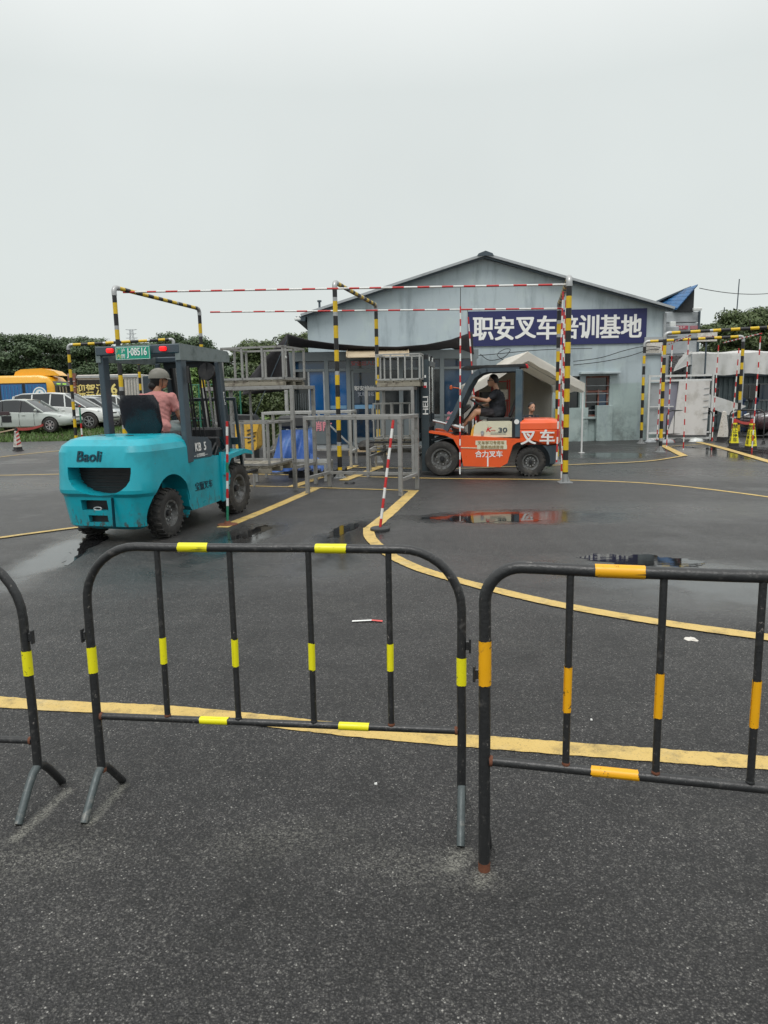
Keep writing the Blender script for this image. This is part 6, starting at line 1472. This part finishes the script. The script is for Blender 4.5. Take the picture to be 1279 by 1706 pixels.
# nose of each car lands where the survey puts it
c1 = car('nearest silver sedan on the grass verge, cut by the left edge of the photo', (P(127, 700, 33).x - 2.27, 33.2, GZ), R_(-3), 4.55, 1.78, 1.48, carsilver, 'sedan')
c2 = car('white people carrier behind the silver sedan, with a long sloping windscreen', (P(192, 700, 35.6).x - 2.35, 35.6, GZ), R_(-3), 4.75, 1.85, 1.78, carwhite, 'van')
c3 = car('pale grey sedan seen through the teal forklift cabin, its front wheel visible', (P(232, 700, 37.8).x - 2.25, 37.8, GZ), R_(-4), 4.5, 1.78, 1.55, cargrey, 'sedan')
c4 = car('small white car farthest right behind the pale grey sedan', (P(262, 700, 40.6).x - 2.2, 40.6, GZ), R_(-2), 4.2, 1.75, 1.66, carwhite, 'van')
MB().box((-.14 * 4.55, -.905, .88), (.62, .02, .16), bev=.01).build('dark_sticker', cardark, c1); MB().box((-.5, -.895, .62), (.44, .01, .28)).build('square_decal', blackpl, c1)
c5 = car('dark maroon car at the right edge, only its nose in view', (P(1256, 700, 24.0).x + 2.15, 24.3, 0), R_(176), 4.4, 1.8, 1.45, cardark, 'sedan', group='cars at the right edge')
# bus
BY = 38.5; bx1 = P(91, 650, BY).x; BL, BWd, BH = 9.5, 2.0, P(60, 625, BY).z - GZ
t = thing('yellow_bus', 'yellow bus with blue curtains and a white round emblem parked behind the cars', 'bus', (bx1 - BL, BY, GZ)); 
prof = [(-.0, .35), (BL - .25, .35), (BL - .05, .6), (BL, 1.3), (BL - .03, 2.2), (BL - .12, BH - .35), (BL - .35, BH - .10), (BL - .8, BH), (0, BH)]
rs_ = []
for y, ins in ((0, .12), (.10, .0), (BWd - .10, .0), (BWd, .12)): rs_.append([Vector((x if x < BL - 1 else x - ins * .5, y, z - (ins if z > 2 else 0))) for x, z in prof])
MB().loft(rs_).build('body', busyel, t, 40)
def bz(py): return P(60, py, BY).z - GZ
zA, zB = bz(655), bz(640); z_top = P(40, 638, BY).z - GZ
MB().box(((BL - .40) / 2, -.012, (1.25 + z_top) / 2), (BL - .45, .02, z_top - 1.25)).build('window_band', blackpl, t)
xw = BL - .33
for k in range(5):
    x1_ = xw - .08 - k * 1.28; x0_ = x1_ - 1.12
    pn = MB().box(((x0_ + x1_) / 2, -.026, (1.35 + z_top) / 2 - .03), (x1_ - x0_, .015, z_top - 1.42)).build('side_window', bluegl, t)
    for j in range(6): MB().cyl((x0_ + .1 + j * .19, -.034, 1.4), (x0_ + .1 + j * .19, -.034, z_top - .12), .03, n=6).build('curtain_fold', M('blue_curtain', (.03, .20, .42), .7) if (k == 0 and j == 0) else bpy.data.materials['blue_curtain'], pn)
em = MB().cyl((0, -.05, 0), (0, -.062, 0), .36, n=28).build('emblem', whitep, t, 40); em.location = (xw - .45, 0, z_top - .58)
MB().lathe([(.24, -.070), (.30, -.070), (.30, -.063), (.24, -.063)], (0, 0, 0), 'Y', 24).box((0, -.066, 0), (.22, .008, .10)).box((0, -.067, 0), (.08, .008, .26)).build('emblem_print', M('emblem_blue', (.10, .30, .45), .5), em)
MB().prism([(BL + .01, .9), (BL + .03, 1.3), (BL + .0, 2.2), (BL - .10, BH - .32), (BL - .16, BH - .34), (BL - .08, 2.0), (BL - .05, 1.3)], .10, BWd - .10, 'Y').build('windscreen', darkgl, t)
for x in (.45, 1.15): MB().box((BL + .035, x, P(100, 639, BY).z - GZ), (.02, .42, .06)).build('destination_lamp', M('lime_lamp', (.45, .85, .10), .4, emit=.5) if x < .5 else bpy.data.materials['lime_lamp'], t)
for x in (.55, .9, 1.3): MB().box((BL + .04, x, 1.75), (.02, .10, .8)).build('screen_post', creampl, t)
xh0, xh1 = P(14, 620, BY).x - (bx1 - BL), P(92, 620, BY).x - (bx1 - BL)
MB().loft([[Vector((x, y, BH + z)) for x, z in ((xh0, -.02), (xh0 + .10, .20), (xh0 + .4, .33), (xh0 + 1.6, .38), (xh1 - .9, .36), (xh1 - .3, .22), (xh1, -.02))] for y in (.5, .6, BWd - .6, BWd - .5)]).build('roof_unit', busyel, t, 40)
for x in (1.8, BL - 2.3): MB().cyl((x, -.02, .46), (x, .25, .46), .46, n=24).build('wheel', rubber, t, 40)
# advertising truck
AY = 44.0; a0, a1 = P(128, 640, AY), P(229, 640, AY)
t = thing('advertising_truck', 'box trailer with a black side panel carrying large gold characters', 'truck', (a0.x, AY, GZ)); AW = a1.x - a0.x
zt2 = P(170, 624, AY).z - GZ
MB().box((AW / 2, 1.2, zt2 / 2 + .4), (AW, 2.3, zt2 - .8), bev=.03).build('trailer_body', conewh, t)
pw = P(205, 640, AY).x - a0.x
MB().box((pw / 2 + .05, -.0, (zt2 - .30 + .8) / 2), (pw, .03, zt2 - .30 - .8)).build('black_panel', blackp, t)
MB().box((AW / 2, -.01, zt2 - .12), (AW + .1, .08, .14)).build('top_rail', greyp, t)
for k in range(5): MB().box((pw + .22 + k * .17, -.01, zt2 / 2 + .3), (.05, .05, zt2 - 1.1)).build('side_rib', steel2, t)
MB().box((-.25, -.05, zt2 / 2 + .2), (.45, .2, zt2 - .2)).build('red_headboard', rustred, t)
for k in range(6): MB().box((-.25, -.17, .8 + k * .35), (.42, .03, .04)).build('headboard_slat', conewh, t)
zz1 = P(170, 648, AY).z - GZ; zz2 = P(170, 663, AY).z - GZ
x1_ = P(157, 648, AY).x - a0.x
text('迎驾酒', .62, (P(151, 648, AY).x - a0.x, -.02, zz1), (1, 0, 0), (0, 0, 1), goldp, t, bold=.02); text('迎驾酒', .58, (P(151, 662, AY).x - a0.x, -.02, zz2), (1, 0, 0), (0, 0, 1), goldp, t, bold=.02)
text('16', .80, (P(186, 648, AY).x - a0.x, -.02, zz1), (1, 0, 0), (0, 0, 1), goldp, t, bold=.03); text('20', .75, (P(186, 662, AY).x - a0.x, -.02, zz2), (1, 0, 0), (0, 0, 1), goldp, t, bold=.03)
for x in (.8, 2.0, AW - .6): MB().cyl((x, .0, .40), (x, .25, .40), .42, n=20).build('wheel', rubber, t, 40)

# ------------------------------------------------------------------ things among the racks
t = thing('blue_tarp_stack', 'blue tarpaulin draped over a low stack behind the slatted stand', 'tarpaulin', (P(497, 780, 15.6).x, 15.6, 0))
def tp(u, v):
    x = (-.36 + .72 * u) * (1 + .32 * v) - .10 * v; z = .92 - .86 * v; y = -.35 * v + .08 * math.sin(u * 11 + v * 3) * v + .05 * mnoise.noise(Vector((u * 7, v * 3, 2))) + .02 * math.sin(u * 31 + v * 5) * v
    if v > .93: y -= .05
    return (x, y, z)
MB().grid(tp, 30, 12).grid(lambda u, v: (-.36 + .72 * u, v * .5, .92 + .02 * math.sin(u * 9)), 10, 3).build('drape', bluetarp, t, 60, fix=False)
MB().grid(lambda u, v: (.30 + .55 * u + .05 * v, -.40 - .4 * v + .04 * math.sin(u * 13), (.42 - .34 * u) * (1 - v) + .03), 14, 6).build('loose_fold', bluetarp, t, 60, fix=False)
MB().box((.0, .25, .45), (.66, .45, .88)).build('stack', cratem, t)
t = tag(MB().box((0, 0, .14), (.66, .46, .27), bev=.05).build('black_case', cratem, None), 'black rounded case lying on top of the blue tarpaulin stack', 'case'); t.location = (P(492, 780, 15.7).x, 15.85, .945)
t = thing('yellow_machine', 'yellow counterweight end of a small machine behind the cages', 'machine', (P(409, 760, 17.0).x, 17.0, 0))
MB().loft([[Vector((x, y, z)) for x, y in ((-.33 * k, -.3), (.33 * k, -.3), (.33 * k, .5), (-.33 * k, .5))] for z, k in ((.42, .86), (.50, 1), (.92, 1), (1.08, .92))]).build('housing', yelmach, t, 30)
for k in range(4): MB().bar((.12, -.31, .60 + k * .09), (.30, -.31, .66 + k * .09), .012, .03).build('vent_slot', cratem, t)
MB().prism([(-.33, 1.09), (.33, 1.09), (.25, 1.22), (-.30, 1.24)], -.3, .4, 'Y').build('top_cover', blackpl, t); MB().box((0, .1, .25), (.5, .7, .4)).build('base_frame', blackpl, t)
MB().prism([(.20, 1.05), (.42, 1.12), (.36, .85), (.22, .82)], -.35, -.30, 'Y').build('side_wing', yelmach, t)
o = tag(MB().lathe([(.01, 0), (.24, .01), (.28, .10), (.22, .22), (.12, .26), (.01, .25)], (0, 0, 0), 'Z', 24).build('cable_coil', rubber, None, 50), 'coil of black cable on a timber pallet in front of the office door', 'coil'); o.location = (P(612, 735, 20.2).x, 20.2, .13)
t = thing('timber_pallet', 'weathered timber pallet under the black cable coil', 'pallet', (P(614, 740, 20.2).x, 20.2, 0))
for k in range(5): MB().box((0, -.4 + .2 * k, .11), (1.1, .12, .022)).build('board', gravelp, t)
for k in (-.5, 0, .5): MB().box((k, 0, .05), (.09, .9, .095)).build('bearer', gravelp, t)
t = thing('black_pallet', 'black plastic pallet lying behind the nearest rack', 'pallet', (P(530, 790, 14.9).x, 15.0, 0))
for k in range(7): MB().box((-.5 + .17 * k, 0, .13), (.10, .9, .025)).build('slat', blackpl, t)
for k in range(3): MB().box((0, -.38 + .38 * k, .055), (1.15, .10, .11)).build('bearer', blackpl, t)
# ------------------------------------------------------------------ vegetation
def crown_mesh(name, lobes, n, ls, seed, mt):
    rr_ = random.Random(seed); vs = []; fs = []
    tot = sum(l[1] ** 2 for l in lobes)
    for (c, r, sq) in lobes:
        c = Vector(c)
        for i in range(int(n * r * r / tot)):
            d = Vector((rr_.gauss(0, 1), rr_.gauss(0, 1), rr_.gauss(0, 1))).normalized()
            k = r * (rr_.random() ** .34) * (1 + .45 * mnoise.noise(d * 2.6 + c * .7) + .2 * mnoise.noise(d * 6 + c)); p = c + Vector((d.x * k, d.y * k, d.z * k * sq))
            nrm = (d + Vector((rr_.uniform(-1, 1), rr_.uniform(-1, 1), rr_.uniform(-.3, 1.3))) * .9).normalized(); a_ = nrm.orthogonal().normalized(); a_.rotate(Matrix.Rotation(rr_.uniform(0, 6.28), 3, nrm)); b_ = nrm.cross(a_)
            s1, s2 = ls * rr_.uniform(.6, 1.4), ls * rr_.uniform(.35, .8); o = len(vs)
            vs += [p - a_ * s1, p - b_ * s2 + nrm * ls * .15, p + a_ * s1, p + b_ * s2 + nrm * ls * .15]; fs.append((o, o + 1, o + 2, o + 3))
    me = bpy.data.meshes.new(name); me.from_pydata([tuple(v) for v in vs], [], fs); me.materials.append(mt); return me
def lobes_for(seed, w_, h, n=14, flat=.75):
    rr_ = random.Random(seed); L_ = [((0, 0, h * .58), w_ * .30, flat)]
    for i in range(n):
        a = rr_.uniform(0, 6.28); k = rr_.uniform(.2, 1) ** .6; z = rr_.uniform(.36, .90)
        rad = w_ * .42 * k * math.sin(min(1, (1.06 - z) * 1.7) * 1.5)
        L_.append(((rad * math.cos(a), rad * math.sin(a), h * z), w_ * rr_.uniform(.09, .19), flat * rr_.uniform(.7, 1.1)))
    return L_
CR = [crown_mesh('crown', lobes_for(s_, 6.2, 7.2, 22, .55), 15000, .105, s_, leafA) for s_ in (1, 2, 3)]
CRB = [crown_mesh('crown', lobes_for(s_, 6.0, 7.0, 22, .55), 15000, .10, s_, leafB) for s_ in (7, 8)]
def trunk_mesh(seed, h, r):
    rr_ = random.Random(seed); m_ = MB()
    m_.tube([(0, 0, -.2), (.05, .02, h * .25), (-.05, .05, h * .55)], r, 9, rr=[r * 1.2, r * .9, r * .55])
    for i in range(6):
        a = i * 1.05 + rr_.uniform(-.3, .3); z = h * rr_.uniform(.28, .5); q = rr_.uniform(1.2, 2.2)
        m_.tube([(0, 0, z), (q * .5 * math.cos(a), q * .5 * math.sin(a), z + h * .14), (q * math.cos(a), q * math.sin(a), z + h * .32)], r * .4, 6, rr=[r * .5, r * .32, r * .12])
    return m_.mesh('trunk', bark, 50)
TM = [trunk_mesh(s_, 7.0, .22) for s_ in (1, 2)]
def tree(label, p, sc__, rz, crown, cat='tree', grp=None, zs=1.0, name='broadleaf_tree'):
    t = thing(name, label, cat, p, rz, grp); t.scale = (sc__, sc__, sc__ * zs)
    link('trunk', TM[int(abs(p[0]) * 10) % 2], t); link('crown', crown, t); return t
TYy = 62
left_tops = [(-60, 556), (-20, 560), (18, 556), (52, 553), (88, 553), (120, 561), (150, 562), (180, 572), (212, 574), (240, 568), (275, 553), (300, 554), (325, 562), (350, 576), (385, 580), (420, 578)]
descr = ['tree just outside the left edge of the wood', 'second dark tree of the wood from the left edge', 'dark tree rising behind the rear of the yellow bus', 'dark tall tree behind the roof unit of the bus', 'dark tree above the front end of the bus', 'dark tree right above the bus door', 'dark tree behind the left pipe gantry corner', 'low dark tree beside the left guard post of the teal forklift', 'low dark tree under the lattice pylon', 'dark tree behind the licence plate of the teal forklift',
         'rounded tree rising above the teal forklift roof, left half', 'rounded tree rising above the teal forklift roof, right half', 'dark tree behind the right guard post of the teal forklift', 'low dark tree behind the forklift mast', 'low dark tree left of the shade net slope', 'dark tree behind the upper left tube cage']
for i, (px, py) in enumerate(left_tops):
    Y = TYy + (i * 37 % 11) - 4; tp_ = P(px, py, Y); tree(descr[i], (tp_.x, Y, 0), tp_.z / 7.0 * 1.03, i * 1.3, CR[i % 3], grp='dark trees behind the parked vehicles')
for i, (px, py, Y) in enumerate(((440, 572, 40), (470, 560, 42), (500, 562, 41), (530, 575, 40))):
    tp_ = P(px, py, Y); tree(('mid green tree left of the shade net peak', 'mid green tree right behind the shade net peak', 'mid green tree showing between the net and the hall corner', 'mid green tree mostly hidden by the hall corner')[i], (tp_.x, Y, 0), tp_.z / 6.2, i * 2.1, CRB[i % 2], grp='lighter trees beside the hall')
for i, (px, py, Y) in enumerate(((1200, 543, 52), (1232, 526, 54), (1265, 519, 53), (1305, 520, 55), (1345, 528, 52))):
    tp_ = P(px, py, Y); tree(('leftmost tree above the right-hand canopy', 'second tree from the left above the right-hand canopy', 'tallest tree at the right edge above the canopy', 'tree just beyond the right edge of the photo', 'far tree outside the right edge')[i], (tp_.x, Y, 0), tp_.z / 6.15, i * 1.9 + .4, CRB[(i + 1) % 2], grp='trees above the right-hand canopy')
bush = [crown_mesh('foliage', lobes_for(s_, 2.0, 2.3, 12, .9), 5200, .05, s_, leafC if s_ == 21 else leafB if s_ == 22 else leafA) for s_ in (21, 22, 23)]
bl_ = [(322, 600, 24, 0), (345, 625, 23, 0), (372, 618, 24, 2), (398, 600, 24.5, 1), (425, 604, 24, 2), (452, 640, 23, 1), (335, 668, 21.5, 1), (300, 632, 25, 2), (275, 640, 26, 1)]
dsc = ['bright leafy shrub behind the right guard post of the teal forklift', 'bright low shrub behind the fence line at the forklift mast', 'dark shrub directly behind the striped gantry post', 'mid green shrub behind the upper left cage, left part', 'dark shrub under the sloping shade net', 'small shrub at the foot of the net post', 'low mid green shrub behind the forklift dashboard', 'dark shrub behind the forklift driver', 'mid green shrub behind the forklift driver shoulder']
for i, (px, py, Y, k) in enumerate(bl_):
    tp_ = P(px, py, Y); t = thing('shrub', dsc[i], 'shrub', (tp_.x, Y, 0), i * 1.1, 'shrubs behind the racks'); s_ = tp_.z / 2.25; t.scale = (s_, s_, s_); link('foliage', bush[k], t)
    MB().tube([(0, 0, -.02), (.05, 0, .5), (0, .05, 1.2)], .03, 6).build('stem', bark, t)
# palm-like plant with long leaves
t = thing('palm_plant', 'palm-like plant with drooping fronds behind the table height rack', 'plant', (P(447, 745, 19.2).x, 19.2, 0))
MB().tube([(0, 0, 0), (.03, 0, .25)], .06, 8).build('stem', bark, t)
for k in range(14):
    a = k * 2.4; q = .55 + .12 * (k % 4); hh = 1.5 - .09 * (k % 5); m_ = MB(); pts = []
    for j in range(9):
        u_ = j / 8; pts.append(Vector((q * u_ * math.cos(a), q * u_ * math.sin(a), .25 + hh * (u_ * 1.25 - .62 * u_ * u_))))
    for j in range(1, 9):
        tdir = (pts[j] - pts[j - 1]).normalized(); sd_ = tdir.cross(Vector((0, 0, 1))).normalized()
        for s in (-1, 1): m_.add([pts[j - 1], pts[j], pts[j] + sd_ * s * .17 * math.sin(j / 8 * 2.8 + .25) + tdir * .12 - Vector((0, 0, .06))], [(0, 1, 2)])
    m_.build('frond', leafB if k % 3 else leafC, t, fix=False)
# dark hedge backing + mesh fence behind racks
t = thing('wire_fence', 'green wire fence in front of the shrubs behind the teal forklift', 'fence', (P(300, 700, 20.8).x, 20.8, 0)); FW = P(402, 700, 20.8).x - t.location.x; fz = P(340, 641, 20.8).z
for k in range(4): MB().cyl((FW * k / 3, 0, 0), (FW * k / 3, 0, fz), .025, n=8).build('post', M('fence_green', (.02, .14, .09), .5) if k == 0 else bpy.data.materials['fence_green'], t)
for z in (fz, fz * .5, .1): MB().cyl((0, 0, z), (FW, 0, z), .014, n=6).build('rail', bpy.data.materials['fence_green'], t)
for k in range(30): MB().cyl((FW * k / 30, -.01, .1), (FW * k / 30, -.01, fz), .003, n=4).build('wire', bpy.data.materials['fence_green'], t)
# pylon, antennas, power line
t = thing('lattice_pylon', 'distant lattice power pylon above the trees behind the licence plate', 'pylon', (P(222, 600, 320).x, 320, 0)); pz = P(222, 549, 320).z; m_ = MB()
for s in (-1, 1):
    for y in (-1, 1): m_.bar((s * 2.4, y * 2.4, 0), (s * .5, y * .5, pz), .16, .16, up=(0, 1, 0))
for k in range(8):
    z = pz * k / 8; z2 = pz * (k + 1) / 8; w1 = 2.4 - 1.9 * k / 8; w2 = 2.4 - 1.9 * (k + 1) / 8; m_.bar((-w1, -w1, z), (w2, -w2, z2), .12, .12, up=(0, 1, 0)); m_.bar((w1, -w1, z), (-w2, -w2, z2), .12, .12, up=(0, 1, 0))
m_.build('lattice_tower', greyp, t)
for z, hw in ((pz, 2.5), (pz * .945, 2.1), (pz * .89, 2.6)): MB().bar((-hw, 0, z), (hw, 0, z), .15, .15).bar((-hw, 0, z), (0, 0, z - .6), .1, .1).bar((hw, 0, z), (0, 0, z - .6), .1, .1).build('cross_arm', greyp, t)
t = thing('antenna_mast', 'tall thin antenna mast above the right-hand trees', 'antenna', (P(1221, 560, 60).x, 60, 0)); az = P(1222, 465, 60).z; MB().cyl((0, 0, 0), (.25, 0, az), .07, .04, 8).build('mast_tube', darkgrey, t)
t = thing('antenna_mast', 'short thin antenna left of the tall one', 'antenna', (P(1203, 560, 60).x, 60, 0)); az = P(1204, 512, 60).z; MB().cyl((0, 0, 0), (.05, 0, az), .06, .04, 8).bar((-.3, 0, az - .8), (.4, 0, az - .8), .05).build('mast_tube', darkgrey, t)
t = thing('antenna_mast', 'small pointed antenna above the shrubs behind the upper left cage', 'antenna', (P(429, 600, 40).x, 40, 0)); az = P(429, 571, 40).z; MB().cyl((0, 0, 0), (0, 0, az), .05, .02, 8).cyl((0, 0, az - .9), (0, 0, az - .3), .22, .02, 8).build('mast_tube', leafA, t)
pA, pB = P(1165, 480, 27.5), P(1290, 488, 34)
o = MB().tube([(pB - pA) * u_ - Vector((0, 0, .5 * u_ * (1 - u_))) for u_ in [i / 12 for i in range(13)]] + [(pB - pA) * 1.6], .014, 6).build('power_line', wirem, None, 50); o.location = pA; tag(o, 'single overhead cable running right from the blue roofed cabin', 'cable')
# a dark hedge band closing the gap below the crowns
m_ = crown_mesh('foliage', [((x * 2.2, 0, 1.9), 2.1, .9) for x in range(-24, 12)], 24000, .13, 77, leafA)
o = link('far_hedge', m_); o.location = (-10, 66, 0); tag(o, 'dark hedge filling the ground below the tree crowns behind the vehicles', 'hedge', kind='stuff')
